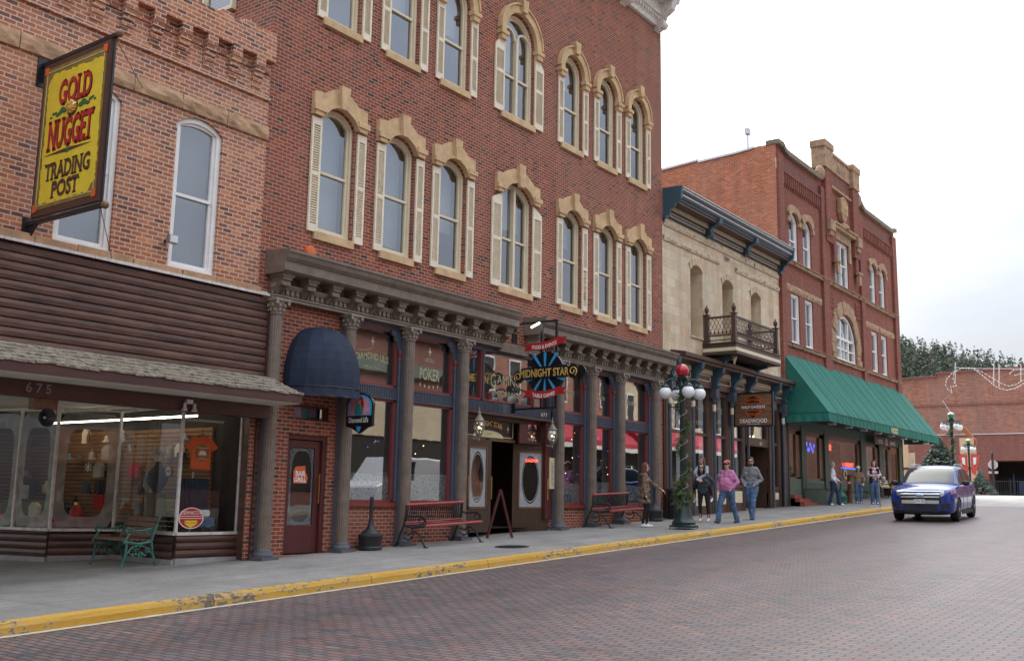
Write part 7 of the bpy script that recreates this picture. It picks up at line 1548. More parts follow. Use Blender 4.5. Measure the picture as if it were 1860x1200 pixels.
# ---------------------------------------------------------------- ash receptacles
def urn(loc, label, mat='black_iron'):
    t = thing('ash_receptacle', label, 'ashtray', loc, group='tall necked smoking receptacles'); MB().lathe([(.22, 0), (.24, .02), (.24, .06), (.225, .08), (.245, .26), (.255, .28), (.25, .31), (.20, .33)], n=26).build('bucket', mat, t, smooth=30)
    MB().lathe([(.20, .33), (.17, .37), (.10, .42), (.06, .50), (.042, .62), (.038, 1.0), (.042, 1.02), (.03, 1.06), (.0, 1.07)], n=20).build('neck', mat, t, smooth=30); return t
urn((15.38, -.30, g(15.3)), 'black smoking receptacle left of the first red bench'); urn((27.35, -.35, g(27.4)), 'black smoking receptacle behind the girl in the tan coat'); urn((42.1, -1.0, g(42.1)), 'green smoking receptacle behind the man in the white top', 'clock_green')
tr_ = thing('litter_bin', 'tall black litter bin behind the garlanded lamp post', 'bin', (28.68, -.38, g(28.7))); MB().lathe([(.27, 0), (.28, .03), (.28, .80), (.30, .82), (.30, .86)], n=22).build('body', 'black_iron', tr_, smooth=30); MB().lathe([(.30, .86), (.26, .92), (.15, .95), (0, .96)], n=22).build('lid', 'black_iron', tr_, smooth=30)
bt = thing('bottle', 'small dark bottle with white label standing on the litter bin', 'bottle', (28.90, -.42, g(28.7)+.955)); MB().lathe([(.05, 0), (.055, .02), (.055, .18), (.02, .24), (.018, .30)], n=12).build('body', 'tail_red', bt); MB().lathe([(.057, .06), (.057, .14)], n=12).build('label', 'sign_white', bt)
# ---------------------------------------------------------------- sandwich board, manhole, meter post, wooden post, stop sign
af = thing('easel', 'thin reddish wooden A-frame easel standing by the entrance', 'easel', (19.42, -.55, g(19.4)), R(-40))
for s_ in (-1, 1):
    mb = MB(); 
    for y in (-.05, .05): mb.bar((s_*.30, y, 0), (0, y, 1.12), .035, .03, (0, 1, 0))
    mb.bar((s_*.25, -.05, .2), (s_*.25, .05, .2), .03); mb.bar((s_*.01, -.05, 1.08), (s_*.01, .05, 1.08), .03); f_ = mb.build('frame', 'maroon_wood', af)
mb = MB(); mb.lathe([(.001, 0), (.36, 0), (.36, .006), (.30, .007), (.30, .004), (.001, .006)], n=32)
for k in range(7): mb.box(-.22, .22, -.21+.07*k-.012, -.21+.07*k+.012, .006, .012)
mh = mb.build('manhole_cover', 'black_iron'); mh.location = (17.5, -2.3, g(17.5)+.003); mh.rotation_euler = (0, math.atan(-.0415), 0); tag(mh, 'round dark iron manhole cover in the pavement', 'manhole cover')
mt = thing('meter_post', 'thin leaning grey metal post at the kerb by the woman with the bag', 'post', (39.93, -3.2, g(39.9))); MB().tube([(0, 0, 0), (-.05, .03, 1.08)], .028, 10).build('pole', 'grey_metal', mt); MB().box(-.10, .0, -.02, .08, 1.08, 1.22).build('head', 'light_metal', mt, bevel=.02)
wp = thing('carved_post', 'rough twisted wooden post standing on the pavement beside the boy', 'post', (43.2, -1.0, g(43.2))); MB().tube([(0, 0, 0), (.03, .02, .3), (-.03, -.02, .6), (.04, .02, .9), (-.02, 0, 1.15)], [.11, .085, .10, .08, .095], 9).build('trunk', 'bench_wood', wp, smooth=True)
st = thing('stop_sign', 'back of a stop sign on a square post across the side street', 'road sign', (91.4, 2.85, g(91.4)), R(0)); MB().tube([(0, 0, 0), (0, 0, 3.1)], .085, 8).build('post', 'black_iron', st); MB().prism([(.40*math.cos(R(22.5+45*k)), 2.35+.40*math.sin(R(22.5+45*k))) for k in range(8)], .08, .10, 'yz').build('octagon', 'light_metal', st); MB().box(.08, .10, -.36, .36, 1.62, 1.82).build('plate', 'light_metal', st); MB().lathe([(.12, 3.1), (.14, 3.15), (.06, 3.2), (.12, 3.3), (.0, 3.42)], n=10).build('finial', 'black_iron', st); MB().lathe([(.30, 0), (.28, .08), (.14, .25), (.10, .4)], n=12).build('base', 'black_iron', st)
# illuminated street decoration on wires
dec = thing('street_decoration', 'white dotted ribbon shaped holiday light decoration hung over the street', 'light decoration', (75, -1, 9.4)); do = Vector((75, -1, 9.4))
LN = [[(1.98, 9.41), (2.25, 9.66), (2.38, 9.97), (2.27, 10.38), (1.96, 10.72), (1.57, 10.95), (1.18, 11.06), (0.8, 11.03), (0.43, 10.96), (-0.03, 10.73), (-0.48, 10.4), (-0.83, 10.16), (-1.18, 9.89), (-1.63, 9.69), (-2.08, 9.77), (-2.45, 9.97), (-2.91, 10.24)], [(1.57, 10.93), (1.82, 10.66), (1.86, 10.35), (1.8, 10.09), (1.67, 9.88), (2.05, 9.8), (1.98, 9.41)], [(0.43, 10.93), (0.12, 10.64), (-0.19, 10.34), (-0.46, 10.08), (-0.72, 9.79), (-1.07, 9.55), (-1.52, 9.42), (-1.98, 9.5), (-2.35, 9.68), (-2.9, 10.05)], [(-1.76, 10.53), (-2.0, 10.74), (-2.41, 10.77), (-2.93, 10.59)], [(-2.05, 10.39), (-2.39, 10.47), (-2.92, 10.46)]]
n_bulb = 0; bulb0 = None
for L_ in LN:
    MB(do).tube([(75, y, z) for y, z in L_], .012, 5).build('frame', 'light_metal', dec)
    for (a, b) in zip(L_[:-1], L_[1:]):
        n = max(1, int(math.hypot(a[0]-b[0], a[1]-b[1])/.19))
        for k in range(n):
            u = k/n; n_bulb = n_bulb+1
            if n_bulb > 98: continue
            if bulb0 is None: bulb0 = MB().ball((0, 0, 0), .036, 6, 4).build('bulb', 'white_paint', dec); bb_ = bulb0
            else: bb_ = bulb0.copy(); col.objects.link(bb_); bb_.parent = dec
            bb_.location = Vector((74.98, a[0]+(b[0]-a[0])*u, a[1]+(b[1]-a[1])*u))-do
for (a, b) in (((1.67, 11.5), (1.75, 10.04)), ((-.79, 11.26), (-.71, 9.91)), ((-1.12, 11.22), (-1.03, 9.65)), ((-2.46, 11.13), (-2.39, 9.93))): MB(do).tube([(75.03, a[0], a[1]), (75.03, b[0], b[1])], .03, 6).build('hanger', 'light_metal', dec)
MB(do).tube([(75, 1.75, 11.14), (75, -.77, 10.91), (75, -2.94, 10.78), (75, -18, 10.4)], .015, 5).build('wire', 'light_metal', dec); MB(do).tube([(75, 1.95, 9.41), (66, .5, 8.0), (58, -1.75, g(58)+4.3)], .012, 5).build('tie_wire', 'black_metal', dec)
# ================================================================ CARS
def boolcut(ob, cutters):
    for c in cutters:
        m = ob.modifiers.new('b', 'BOOLEAN'); m.operation = 'DIFFERENCE'; m.object = c; m.solver = 'EXACT'
    applied(ob)
    for c in cutters: bpy.data.objects.remove(c)
def loft(secs, name, mat, parent, sub=2, cap=True, creases=False):
    n = len(secs[0]); vs = [p for s in secs for p in s]; fs = [(i*n+k, i*n+(k+1) % n, (i+1)*n+(k+1) % n, (i+1)*n+k) for i in range(len(secs)-1) for k in range(n)]
    if cap: fs += [tuple(range(n-1, -1, -1)), tuple((len(secs)-1)*n+k for k in range(n))]
    ob = MB().add(vs, fs).build(name, mat, parent, smooth='all')
    if sub: m = ob.modifiers.new('s', 'SUBSURF'); m.levels = m.render_levels = sub; applied(ob); 
    for p in ob.data.polygons: p.use_smooth = True
    return ob
def suv():
    t = thing('parked_car', 'dark blue SUV with chrome grille driving down the brick street', 'car', (35.5, -6.27, g(35.5)-.15), 0); t.name = 'sport_utility_car'
    # car points to -x locally; half width .965; origin under the middle
    def sec(x, hw, zb, zt, top, belt=None, inb=.0):
        z1 = zb+(zt-zb)*.32; z2 = zb+(zt-zb)*.72
        half = [(0, zb), (hw*.80, zb), (hw*.97, zb+.07), (hw, z1), (hw, z2), (hw*.965, zt-.05), (hw*.90, zt), (hw*.5, zt+top), (0, zt+top*1.15)]
        return [(x, y, z) for y, z in half]+[(x, -y, z) for y, z in half[-2:0:-1]]
    S_ = [sec(-2.34, .60, .30, .80, .03), sec(-2.30, .78, .25, .90, .04), sec(-2.18, .89, .22, .98, .05), sec(-1.95, .945, .20, 1.03, .06), sec(-1.45, .965, .20, 1.08, .06), sec(-1.15, .965, .20, 1.11, .05), sec(-.9, .965, .20, 1.12, .03), sec(.2, .965, .20, 1.12, .03), sec(1.2, .965, .20, 1.14, .03), sec(1.9, .955, .22, 1.15, .03), sec(2.20, .91, .28, 1.12, .03), sec(2.32, .80, .36, 1.05, .02), sec(2.35, .60, .40, .95, .02)]
    body = loft(S_, 'body', 'car_paint_blue', t, 2)
    cut = []
    for x in (-1.40, 1.43):
        for s_ in (-1, 1): c = MB().lathe([(.39, 0), (.39, .45)], (x, s_*.62 if s_ > 0 else -1.07, .36), 28, 'y').build('cutter', 'rubber'); c.parent = t; cut.append(c)
    bpy.context.view_layer.update(); boolcut(body, cut)
    MB().box(-1.9, 1.95, -.60, .60, .22, 1.0).build('underbody', 'car_plastic', t)
    # greenhouse
    def gs_(x, hw, z0, z1, hwt): 
        half = [(0, z0), (hw, z0), (hw*.985, z0+.05), (hwt+(hw-hwt)*.35, z0+(z1-z0)*.62), (hwt, z1-.04), (hwt-.10, z1), (0, z1+.035)]; return [(x, y, z) for y, z in half]+[(x, -y, z) for y, z in half[-2:0:-1]]
    G_ = [gs_(-1.20, .84, 1.08, 1.13, .82), gs_(-1.05, .88, 1.08, 1.22, .80), gs_(-.55, .90, 1.08, 1.55, .74), gs_(-.25, .90, 1.08, 1.655, .73), gs_(.3, .90, 1.08, 1.69, .73), gs_(1.1, .89, 1.08, 1.685, .72), gs_(1.75, .87, 1.08, 1.62, .71), gs_(2.05, .85, 1.10, 1.40, .74), gs_(2.20, .82, 1.10, 1.2, .78)]
    cab = loft(G_, 'cabin', 'car_paint_blue', t, 2)
    def gq(name, pts, off=.012): 
        v = [Vector(p) for p in pts]; n = (v[1]-v[0]).cross(v[2]-v[0]).normalized(); 
        if n.dot(v[0]-Vector((.3, 0, 1.2))) < 0: n = -n
        return MB().add([p+n*off for p in v], [tuple(range(len(v)))]).build(name, 'car_glass_dark', t)
    # windscreen as a curved patch following the cabin
    def patch(name, fn, nu, nv, mat='car_glass_dark'):
        vs = [fn(i/nu, j/nv) for j in range(nv+1) for i in range(nu+1)]; fs = [(j*(nu+1)+i, j*(nu+1)+i+1, (j+1)*(nu+1)+i+1, (j+1)*(nu+1)+i) for j in range(nv) for i in range(nu)]
        ob = MB().add(vs, fs).build(name, mat, t, smooth='all'); return ob
    bpy.context.view_layer.update()
    from mathutils.bvhtree import BVHTree
    dgv = BVHTree.FromPolygons([v.co for v in cab.data.vertices], [tuple(p.vertices) for p in cab.data.polygons])
    bdv = BVHTree.FromPolygons([v.co for v in body.data.vertices], [tuple(p.vertices) for p in body.data.polygons])
    def shoot(o_, d_, tree, off=.006):
        h_ = tree.ray_cast(Vector(o_), Vector(d_).normalized())
        return (h_[0]+h_[1]*off) if h_[0] is not None else Vector(o_)
    def fs_(u, v): y = (u-.5)*2*(.80-.14*v); x = -1.12+.74*v; return shoot((x-1.2, y, 1.15+.48*v+.8), (1.2, 0, -.8), dgv)
    patch('windscreen', fs_, 14, 8)
    for s_ in (-1, 1):
        for (xa0, xa1, xb0, xb1) in ((-.72, .10, -.30, .10), (.18, 1.02, .18, 1.02), (1.10, 1.85, 1.10, 1.55)):
            def fn(u, v, a0=xa0, a1=xa1, b0=xb0, b1=xb1): x = (a0+(a1-a0)*u)*(1-v)+(b0+(b1-b0)*u)*v; z = 1.155+.41*v-(.02 if x > 1.2 else 0)*v; return shoot((x, s_*2, z), (0, -s_, 0), dgv)
            patch('side_window', fn, 6, 4)
        sm = MB(); pts = [shoot((x, s_*2, 1.125), (0, -s_, 0), bdv, .004) for x in [-.95+.3*k for k in range(10)]]; sm.tube(pts, .010, 5); sm.build('chrome_strip', 'chrome', t)
        # headlamp, amber corner, fog recess
        def fh(u, v): y = s_*(.58+.34*u); z = .76+.15*v+.06*u; return shoot((-3.2, y, z), (1, -s_*.25*u, 0), bdv, .010)
        patch('headlight', fh, 8, 5, 'headlamp_clear')
        def fa(u, v): y = s_*(.86+.07*u); z = .85+.08*v; return shoot((-3.0, y+s_*.5, z), (1, -s_*.6, 0), bdv, .016)
        patch('indicator', fa, 4, 3, 'amber')
        def ff(u, v): y = s_*(.58+.26*u); z = .40+.15*v+.05*u; return shoot((-3.2, y, z), (1, 0, 0), bdv, .008)
        patch('fog_recess', ff, 5, 3, 'car_plastic')
        m_ = MB(); m_.ball((-.72, s_*1.08, 1.16), .11, 12, 8, (.6, 1.1, .75)); m_.bar((-.66, s_*.90, 1.12), (-.70, s_*1.05, 1.14), .05, .04); m_.build('wing_mirror', 'car_plastic', t, smooth=True)
        for x in (.0, .95): MB().bar((x, s_*.985, 1.0), (x+.18, s_*.985, 1.0), .03, .035).build('door_handle', 'car_paint_blue', t)
        for x in (-.62, .14, 1.06):
            sm = MB(); pts = [shoot((x+(.10 if z > .9 and x > 1 else 0), s_*2, z), (0, -s_, 0), bdv, .001) for z in (.36, .5, .7, .9, 1.08)]; sm.tube(pts, .005, 4); sm.build('door_seam', 'car_plastic', t)
        mb = MB(); mb.prism([(-.96, .20), (.98, .20), (.98, .30), (-.96, .30)], s_*.95, s_*.975); mb.build('sill_trim', 'car_plastic', t)
        MB().tube([(-.2, s_*.66, 1.72), (.2, s_*.66, 1.745), (1.3, s_*.65, 1.72), (1.55, s_*.64, 1.68)], .014, 6).build('roof_rail', 'chrome', t)
        def ft(u, v): y = s_*(.60+.30*u); z = .92+.16*v; return shoot((3.2, y, z), (-1, -s_*.2*u, 0), bdv, .01)
        patch('tail_light', ft, 5, 3, 'tail_red')
    # grille bars, lower chrome, plate, badge
    def fg(z0, z1, hw, off=.014): return lambda u, v: shoot((-3.2, (u-.5)*2*hw, z0+(z1-z0)*v), (1, 0, 0), bdv, off)
    patch('grille_back', fg(.56, .93, .60, .006), 14, 6, 'car_plastic')
    for (z0, z1, hw) in ((.915, .940, .62), (.835, .875, .57), (.745, .790, .56), (.565, .665, .54)): patch('grille_bar', fg(z0, z1, hw, .024), 14, 2, 'chrome')
    patch('lower_intake', fg(.40, .53, .50, .010), 12, 3, 'car_plastic'); patch('bumper_lip', fg(.26, .37, .80, .008), 14, 3, 'car_plastic')
    MB().lathe([(.001, 0), (.115, 0), (.115, .02), (.001, .02)], (-2.40, 0, .81), 24, 'x').build('badge_rim', 'chrome', t).scale = (1, 1, 1)
    bd = MB(); bd.ball((-2.405, 0, .815), .12, 20, 10, (.16, 1, .45)); bd.build('badge', 'chrome', t, smooth='all'); b2 = MB(); b2.ball((-2.414, 0, .815), .105, 20, 10, (.14, 1, .43)); b2.build('badge_face', 'sign_blue', t, smooth='all'); bpy.data.objects.remove(bpy.data.objects['badge_rim'])
    text('Ford', .085, (-2.432, 0, .792), (0, -1, 0), mat='sign_white', parent=t, depth=.002, sx=1.1)
    pl = MB().box(-2.425, -2.41, -.16, .16, .57, .72).build('number_plate', 'sign_white', t); text('5CW 766', .085, (-2.428, 0, .61), (0, -1, 0), mat='denim_dark', parent=pl, depth=.001, sx=.85); MB().box(-2.43, -2.408, -.168, .168, .70, .725).build('plate_frame', 'black_metal', pl)
    for (x, s_) in ((-1.40, -1), (-1.40, 1), (1.43, -1), (1.43, 1)):
        w_ = MB(); yo = s_*.955; yi = s_*.72; a, b = min(yo, yi), max(yo, yi)
        w_.lathe([(.30, a), (.345, a+.01), (.365, a+.05), (.365, b-.05), (.345, b-.01), (.30, b)], (x, 0, .365), 32, 'y'); wo = w_.build('wheel', 'rubber', t, smooth=30)
        r_ = MB(); yf = s_*.945; r_.lathe([(.255, min(yf, s_*.80)), (.262, max(yf, s_*.80))], (x, 0, .365), 28, 'y') if False else None
        rim = MB(); n = 28
        for k in range(n):
            A0, A1 = 6.283*k/n, 6.283*(k+1)/n; P_ = lambda A, r, y: (x+r*math.cos(A), y, .365+r*math.sin(A))
            rim.quad(P_(A0, .29, s_*.957), P_(A1, .29, s_*.957), P_(A1, .25, s_*.94), P_(A0, .25, s_*.94)); rim.quad(P_(A0, .25, s_*.94), P_(A1, .25, s_*.94), P_(A1, .24, s_*.84), P_(A0, .24, s_*.84))
        for k in range(5): A = 6.283*k/5+.3; ca, sa = math.cos(A), math.sin(A); rim.add([(x+ca*.05-sa*.05, s_*.955, .365+sa*.05+ca*.05), (x+ca*.05+sa*.05, s_*.955, .365+sa*.05-ca*.05), (x+ca*.26+sa*.035, s_*.945, .365+sa*.26-ca*.035), (x+ca*.26-sa*.035, s_*.945, .365+sa*.26+ca*.035)], [(0, 1, 2, 3)])
        rim.lathe([(.07, min(s_*.94, s_*.965)), (.06, max(s_*.94, s_*.965))], (x, 0, .365), 16, 'y'); rim.build('rim', 'alloy', wo); MB().lathe([(.25, min(s_*.80, s_*.82)), (.25, max(s_*.80, s_*.82))], (x, 0, .365), 24, 'y').build('brake_disc', 'black_metal', wo)
    # simple cabin inside
    return t
pbr('headlamp_clear', (0.30, 0.30, 0.31), 0.15, metal=.6, var=.85, scale=16, coat=.3); pbr('car_glass_dark', (0.03, 0.04, 0.04), 0.10, var=.1, coat=0.0, spec=0.42)
sv = suv(); sv.rotation_euler = (0, math.atan(-.0415), R(-3.2)+0)
sv.rotation_euler = (0, -math.atan(.0415), R(3.4))
# white van and dark car parked opposite, seen reflected in the panes
def plain_car(loc, label, L_, H_, mat, van):
    t = thing('parked_van' if van else 'parked_car', label, 'van' if van else 'car', loc); hw = .95 if van else .88
    pr = [(-L_/2, .35), (-L_/2, .95), (-L_/2+.5, 1.1), (-L_/2+1.3, H_), (L_/2-.1, H_), (L_/2, H_-.2), (L_/2, .35)] if van else [(-L_/2, .3), (-L_/2, .8), (-L_/2+1.1, .95), (-L_/2+1.9, H_), (L_/2-1.3, H_), (L_/2-.3, 1.0), (L_/2, .9), (L_/2, .3)]
    MB().prism(pr, -hw, hw).build('body', mat, t, bevel=.06)
    for s_ in (-1, 1):
        y = s_*(hw+.004)
        wp_ = [(-L_/2+.75, 1.2), (-L_/2+1.4, H_-.15), (-L_/2+2.2, H_-.15), (-L_/2+2.2, 1.2)] if van else [(-L_/2+1.35, .98), (-L_/2+2.0, H_-.08), (L_/2-1.4, H_-.08), (L_/2-.75, .98)]
        MB().add([(x, y, z) for x, z in wp_], [tuple(range(len(wp_)))]).build('side_window', 'car_glass_dark', t)
        for x in (-L_/2+.95, L_/2-1.0): MB().lathe([(.34, min(y, y-s_*.2)), (.34, max(y, y-s_*.2)+.02)], (x, 0, .34), 20, 'y').build('wheel', 'rubber', t)
    return t
plain_car((31.5, -13.0, g(31.5)-.15), 'white cargo van parked on the far side, seen reflected in the saloon panes', 5.6, 2.1, 'car_paint_white', True); plain_car((43.5, -13.0, g(43.5)-.15), 'dark saloon car parked on the far side, seen only in reflections', 4.7, 1.45, 'car_paint_blue', False)
# ================================================================ PEOPLE
from mathutils import noise as _ns
def cap(mb, p, q, r1, r2=None, n=10, sq=(1, 1, 1)):
    r2 = r1 if r2 is None else r2; p = Vector(p); q = Vector(q)
    mb.ball(p, r1, n, 7); mb.ball(q, r2, n, 7); 
    if (p-q).length > 1e-4: mb.tube([p, (p+q)/2, q], [r1, (r1+r2)/2, r2], n)
def melt(mb, name, mat, parent, vox=.011, wr=0.0, fr=9, smooth=3, seed=0):
    ob = mb.build(name, mat, parent); m = ob.modifiers.new('r', 'REMESH'); m.mode = 'VOXEL'; m.voxel_size = vox; m.use_smooth_shade = True
    s_ = ob.modifiers.new('s', 'SMOOTH'); s_.factor = .6; s_.iterations = smooth; applied(ob)
    if wr:
        for v in ob.data.vertices:
            c = v.co; v.co = c+v.normal*wr*(_ns.noise(Vector((c.x*fr+seed, c.y*fr, c.z*fr*1.6)))+.6*_ns.noise(Vector((c.x*fr*2.3, c.y*fr*2.3+seed, c.z*fr*3.2))))
    for p in ob.data.polygons: p.use_smooth = True
    return ob
def hand(mb, wrist, d, up, side, curl=.5):
    """palm, four unequal bent fingers and a thumb leaving the side of the palm"""
    w = Vector(wrist); d = Vector(d).normalized(); u = Vector(up); u = (u-d*u.dot(d)).normalized(); s_ = d.cross(u)*side
    cap(mb, w+d*.01, w+d*.045, .026, .027, 8); 
    for k in range(4): cap(mb, w+d*.03+s_*(.030-.020*k), w+d*.085+s_*(.033-.021*k), .014, .013, 7)
    for k, L_ in enumerate((.072, .080, .074, .058)):
        p0 = w+d*.085+s_*(.033-.021*k); d1 = (d*math.cos(curl*.6)+u*math.sin(curl*.6)); p1 = p0+d1*L_*.5; d2 = (d*math.cos(curl*1.5)+u*math.sin(curl*1.5)); p2 = p1+d2*L_*.5; cap(mb, p0, p1, .0105, .010, 6); cap(mb, p1, p2, .010, .009, 6)
    p0 = w+d*.035+s_*.030; p1 = p0+(d*.6+s_*.7+u*.2)*.035; cap(mb, p0, p1, .012, .011, 6); cap(mb, p1, p1+(d*.9+u*.3)*.03, .011, .0095, 6)
def person(loc, rz, label, H=1.75, female=False, legs=((.10, .10), (-.10, .10)), arms=None, top='grey_cloth', bottom='denim', shoe='white_shoe', hem=.88, girth=1.0, belly=0, hair='hair_dark', hairlen=0, face=None, lean=0.0, headturn=0, coat=0, tight=False, extra=None, rest=None, seed=1, name='person', sleeve=1.0, knees=None, feet=True, headpos=None):
    """local frame: faces -y, x to the person's left, z up"""
    t = thing(name, label, 'person', loc, rz); k = H/1.75; V = lambda x, y, z: Vector((x*k, y*k, z*k)); rest = rest or {}
    L_ = lambda z: -lean*max(0, z-.92)                        # forward lean grows with height
    hip = [V(.095*s, L_(.93), .93) for s in (1, -1)]; sh = [V(.150*s*(.90 if female else 1.04), L_(1.42), 1.42) for s in (1, -1)]
    nk = V(0, L_(1.47)+.01, 1.47); hd = V(0, L_(1.62)-.015, 1.62) if headpos is None else Vector(headpos)
    body = MB(); cap(body, nk, hd-V(0, 0, .04), .052*k, .05*k); tor = MB(); tg = girth
    # legs: (lateral x, forward f) of each foot, height h
    leg_b = MB(); leg_c = MB(); ft = []
    for i, s in enumerate((1, -1)):
        fx, ff = legs[i][0], legs[i][1]; fh = legs[i][2] if len(legs[i]) > 2 else 0
        an = V(fx, -ff, .09+fh); kn = knees[i] if knees else (hip[i]+an)/2+V(.01*s, -.05-.25*fh, .02)
        kn = Vector(kn)*(1 if knees is None else k)
        cap(leg_b, hip[i], kn, .075*k, .05*k); cap(leg_b, kn, an, .05*k, .035*k); e = 1 if tight else 1.18
        cap(leg_c, hip[i]+V(0, 0, -.02), kn, .098*k*e*(1+(tg-1)*.4), .066*k*e); cap(leg_c, kn, an+V(0, .01, .01 if tight else -.035), .064*k*e, (.042 if tight else .062)*k*e); cap(leg_c, hip[i], V(0, L_(.95), .97), .105*k, .11*k*tg)
        tdir = Vector((math.sin(rest.get('toe', 0)*s)*1, -1, -.0+(-.35 if fh > .03 else 0))).normalized(); ft.append((an, tdir))
    leg_c.ball(V(0, L_(.97), .99), .135*k*tg, 14, 9, (1.12, .86, .8))
    # torso
    for z_, hw, r_ in ((1.00, .072*tg, .108*tg), (1.12, .062*tg, .106*tg), (1.26, .085*tg, .108*tg), (1.38, .10, .090)):
        tor.ball(V(hw, L_(z_), z_), r_*k, 12, 8, (1, .92, 1.1)); tor.ball(V(-hw, L_(z_), z_), r_*k, 12, 8, (1, .92, 1.1)); tor.ball(V(0, L_(z_)-.01, z_), r_*k*1.03, 12, 8, (1, .95, 1.1))
    for s in (0, 1): cap(tor, sh[s], nk+V(0, 0, -.03), .062*k, .06*k)
    cap(tor, nk+V(0, .0, -.075), nk+V(0, .005, -.005), .078*k, .060*k)
    if belly: tor.ball(V(0, L_(1.1)-.07, 1.10), .17*k*belly, 14, 9, (1.1, .9, 1.05))
    if female: 
        for s in (-1, 1): tor.ball(V(.07*s, L_(1.28)-.085, 1.27), .062*k, 10, 7)
    hw = .105*tg
    for a in range(10): A = 6.283*a/10; tor.ball(V(math.cos(A)*hw*.9, L_(hem)+math.sin(A)*hw*.5-(.05*belly if belly else 0), hem+.06), .07*k*max(1, tg*.95), 8, 6); tor.ball(V(math.cos(A)*hw*.8, L_(hem+.1)+math.sin(A)*hw*.45, hem+.16), .075*k*max(1, tg*.95), 8, 6)
    if coat:
        for zz in (0, .5, 1):
            z_ = .70+.32*zz
            for a in range(14): A = 6.283*a/14; rr_ = .15-.02*zz; tor.ball(V(math.cos(A)*rr_, L_(z_)+math.sin(A)*rr_*.75+.01, z_), .062*k, 8, 6)
        tor.ball(V(0, 0, .85), .17*k, 12, 8, (1, .8, 1.2))
    # arms
    arms = arms or [((.29, .03, 1.14), (.27, -.08, .90)), ((-.29, .03, 1.14), (-.27, -.08, .90))]
    for i, s in enumerate((1, -1)):
        el = V(arms[i][0][0]*.86, arms[i][0][1], arms[i][0][2]); wr_ = V(arms[i][1][0]*.92, arms[i][1][1], arms[i][1][2]); cap(body, sh[i], el, .042*k, .036*k); cap(body, el, wr_, .036*k, .025*k); d = (wr_-el).normalized()
        if not (len(arms[i]) > 2 and arms[i][2] == 'pocket'): hand(body, wr_, d, V(0, -1, .3) if abs(d.y) < .8 else V(0, 0, -1), -s, .7)
        else: cap(body, wr_, wr_+d*.06, .03, .025)
        wc = el+(wr_-el)*.93*sleeve; cap(tor, sh[i]+V(0, 0, -.015), el, .064*k*(1+(tg-1)*.3), .054*k); cap(tor, el, wc, .056*k, .042*k)
    # underlying torso of the body
    cap(body, V(0, L_(.98), .98), V(0, L_(1.35), 1.33), .075*k, .07*k); cap(body, sh[0], sh[1], .04*k, .04*k)
    body.v += []; n0 = len(body.v); body.add(leg_b.v, leg_b.f)
    for an, td in ft: cap(body, an, an+td*.05*k+V(0, 0, -.040), .030*k, .022*k)
    # head
    ht = Matrix.Rotation(R(headturn), 3, 'Z'); HP = lambda x, y, z: hd+ht @ (Vector((x, y, z))*k)
    body.ball(HP(0, .008, .025), .098*k, 18, 12, (.80, .98, 1.08)); body.ball(HP(0, -.022, -.05), .066*k, 14, 10, (.88, 1.0, .95)); body.ball(HP(0, -.052, -.085), .030*k, 10, 7)
    cap(body, HP(0, -.094, .012), HP(0, -.112, -.022), .010*k, .015*k, 8); cap(body, HP(-.02, -.088, -.055), HP(.02, -.088, -.055), .010*k, .010*k, 8)
    for s in (-1, 1): body.ball(HP(.080*s, .008, -.005), .024*k, 8, 6, (.4, .8, 1.3)); body.ball(HP(.033*s, -.080, .030), .018*k, 8, 6)
    b_ = melt(body, 'body', 'skin', t, .0105, smooth=1)
    for s in (-1, 1):
        if face != 'sunglasses': MB().ball(HP(.032*s, -.094, .016), .0085*k, 8, 6).build('eye', 'hair_dark', b_, smooth=True)
        MB().tube([HP(.018*s, -.094, .036), HP(.048*s, -.088, .038)], .004*k, 5).build('eyebrow', hair, b_)
    MB().tube([HP(-.024, -.097, -.052), HP(0, -.101, -.056), HP(.024, -.097, -.052)], .0045*k, 5).build('mouth', 'tail_red' if female else 'bark', b_)
    if face == 'sunglasses':
        g_ = MB()
        for s in (-1, 1): g_.ball(HP(.035*s, -.094, .018), .027*k, 10, 7, (1, .35, .72)); g_.tube([HP(.06*s, -.088, .022), HP(.082*s, .0, .012)], .004*k, 5)
        g_.tube([HP(-.02, -.104, .024), HP(.02, -.104, .024)], .004*k, 5); g_.build('sunglasses', 'sign_black', t)
    # hair
    h_ = MB(); h_.ball(HP(0, .018, .045), .102*k, 16, 10, (.87, .98, 1.0)) ; h_.ball(HP(0, .045, .0), .088*k, 14, 9, (.90, .85, 1.05))
    if hairlen:
        rd_ = random.Random(seed)
        for s in (-1, 1):
            for q in range(4):
                x0 = s*(.072-.012*q); y0 = .0+.03*q; cap(h_, HP(x0, y0-.01, .05), HP(x0*1.12, y0, -.06), .030*k, .030*k, 8); cap(h_, HP(x0*1.12, y0, -.06), HP(x0*1.2+rd_.uniform(-.02, .02), y0+.02, -.06-hairlen*rd_.uniform(.8, 1.1)), .030*k, .016*k, 8)
    ho = melt(h_, 'hair', hair, t, .010, wr=.008, fr=22, smooth=1, seed=seed)
    # keep the face free of hair
    if True:
        bm = bmesh.new(); bm.from_mesh(ho.data); inv = ht.inverted(); dele = [v for v in bm.verts if ((inv @ (v.co-hd))/k).y < -.045 and ((inv @ (v.co-hd))/k).z < .075 and abs(((inv @ (v.co-hd))/k).x) < .062]
        bmesh.ops.delete(bm, geom=dele, context='VERTS'); bm.to_mesh(ho.data); bm.free()
    if face == 'beard' or rest.get('beard'): bd_ = MB(); bd_.ball(HP(0, -.040, -.083), .052*k, 12, 8, (1.1, 1, .75)); bd_.ball(HP(0, -.097, -.036), .018*k, 8, 6, (1.6, .5, .5)); melt(bd_, 'beard', hair, t, .010, wr=.004, fr=30)
    # clothes
    tp = melt(tor, rest.get('topname', 'shirt'), top, t, .017, wr=rest.get('wr', .016), fr=8, smooth=2, seed=seed)
